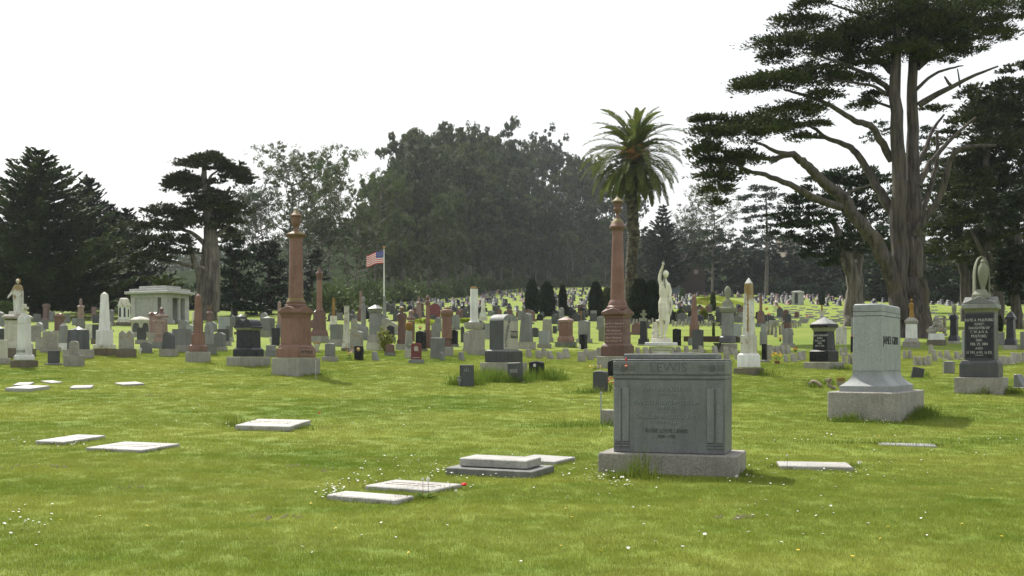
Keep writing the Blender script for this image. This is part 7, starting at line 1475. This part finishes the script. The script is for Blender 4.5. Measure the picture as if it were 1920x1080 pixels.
bouquet(655, 676, 10, 26, ['pety', 'petw', 'petp'], 'yellow and white flowers leaning left of the small black emblem headstone', None, 16); bouquet(648, 577, 8, 6, ['petp', 'petw'], 'x') if False else None
bouquet(788, 618, 7, 7, ['petr'], 'small red flowers left of the slim red-brown urn column', None, 8); bouquet(1601, 634, 6, 6, ['petr'], 'red bloom at the black slab beside the JAMES GIBB tablet', None, 6)
for i, (px, py, w_, h_, cc, lb) in enumerate(((1461, 578, 9, 5, ['petr'], 'red flowers before the stone at the flat-marker lawn edge'), (1478, 569, 10, 5, ['petr', 'petw'], 'red and white flowers left of the small family tomb'), (1446, 566, 9, 5, ['petr'], 'red flowers before the dark double stone left of the family tomb'), (1437, 581, 7, 5, ['petr'], 'red flowers between two small dark stones by the pink column'), (1440, 592, 7, 5, ['pety', 'petr'], 'yellow and red flowers right of the distant pink column'),
      (1347, 596, 7, 6, ['pety'], 'yellow flowers left of the urn pillar cornice'), (1420, 592, 6, 5, ['pety'], 'yellow flowers left of the distant pink column'), (1330, 598, 6, 5, ['petr', 'petw'], 'red and white flowers right of the round golden-green bush'), (1516, 596, 8, 5, ['petr'], 'red flowers above the black hipped roof at left'), (1478, 606, 9, 6, ['petr', 'pety'], 'red and yellow flowers behind the orange-lichened posts'), (1463, 641, 5, 12, ['petr'], 'red bouquet on a dark stand left of the grey arched headstone'),
      (1278, 577, 4, 4, ['petp'], 'pink flowers at the small red stone right of the white statue'))): bouquet(px, py, w_, h_, cc, lb, None, 7)
# small dark clods and dry clippings
V = []; Fq = []; r = np.random.RandomState(5)
spots = [(610, 882), (545, 874), (30, 878), (110, 876), (280, 742), (330, 695), (320, 726), (1105, 755), (1085, 752), (1400, 970), (1370, 972), (550, 970), (520, 972), (250, 915), (480, 858), (1880, 740), (1460, 720), (300, 740), (620, 800)]
for px, py in spots:
    for k in range(9):
        x, y, z, _ = gp(px+r.randn()*14, py+r.randn()*1.6); rr = .012+.030*r.rand(); b = len(V)
        V += [(x-rr, y, z), (x, y-rr, z), (x+rr, y, z), (x, y+rr, z), (x, y, z+.022+rr*.3)]; Fq += [(b, b+1, b+4), (b+1, b+2, b+4), (b+2, b+3, b+4), (b+3, b, b+4)]
tag(link('dry_clippings', npmesh('dry_clippings', V, Fq), 'soil'), 'small brown clumps of dry mowings on the lawn', 'clippings', kind='stuff')
# single odd bits
x, y, z, _ = gp(870, 919); bm = bmesh.new(); loft(bm, [(.03, .05), (.09, .07), (.05, .09)], 6); t = link('petal', finish(bm, 'petal'), 'petr'); t.location = (x, y, z); tag(t, 'crumpled red flower head in the grass right of the white slabs', 'flower')
x, y, z, _ = gp(599, 779); bm = bmesh.new(); loft(bm, [(.02, .04), (.05, .06), (.02, .08)], 6); t = link('poppy', finish(bm, 'poppy'), 'petr'); t.location = (x, y, z); tag(t, 'tiny red flower in the lawn above the thick marker', 'flower')
# red pick on the LEWIS ledge
L = bpy.data.objects['family_monument']; t = tag(empty('artificial_flower', (xat(1174, 14.75), 14.75, zat(686.5, 14.75))), 'little red artificial bud on an orange foot, on the left shoulder of the LEWIS monument', 'ornament')
bm = bmesh.new(); loft(bm, [(.004, 0), (.004, .08)], 6); link('stem', finish(bm, 'stem'), 'petr', t); bm = bmesh.new(); loft(bm, [(.004, .07), (.026, .085), (.028, .10), (.004, .12)], 10); link('bud', finish(bm, 'bud'), 'petr', t)
M['oran'] = plain('orange_plastic', (.8, .15, .02), .5); bm = bmesh.new(); loft(bm, [(.05, 0), (.03, .012), (.01, .015)], 6); link('foot', finish(bm, 'foot'), 'oran', t)

# remove any tree model that was never set out
for o, h in EU:
    if o.location.y < -400:
        for c in list(o.children): bpy.data.objects.remove(c)
        bpy.data.objects.remove(o)

# ---------------------------------------------------------------- air
HAZE = .00013
if HAZE:
    m = bpy.data.materials.new('haze_air'); m.use_nodes = True; nt = m.node_tree; nt.nodes.clear(); out = nt.nodes.new('ShaderNodeOutputMaterial'); pv = nt.nodes.new('ShaderNodeVolumePrincipled')
    pv.inputs['Color'].default_value = (.86, .92, 1, 1); pv.inputs['Density'].default_value = HAZE; pv.inputs['Anisotropy'].default_value = .3; nt.links.new(pv.outputs[0], out.inputs['Volume'])
    bm = bmesh.new(); block(bm, 4400, 1900, -1.5, 122); me = bpy.data.meshes.new('haze'); bm.to_mesh(me); bm.free(); me.materials.append(m); o = link('haze', me); o.location = (0, 760, 0); tag(o, kind='stuff')
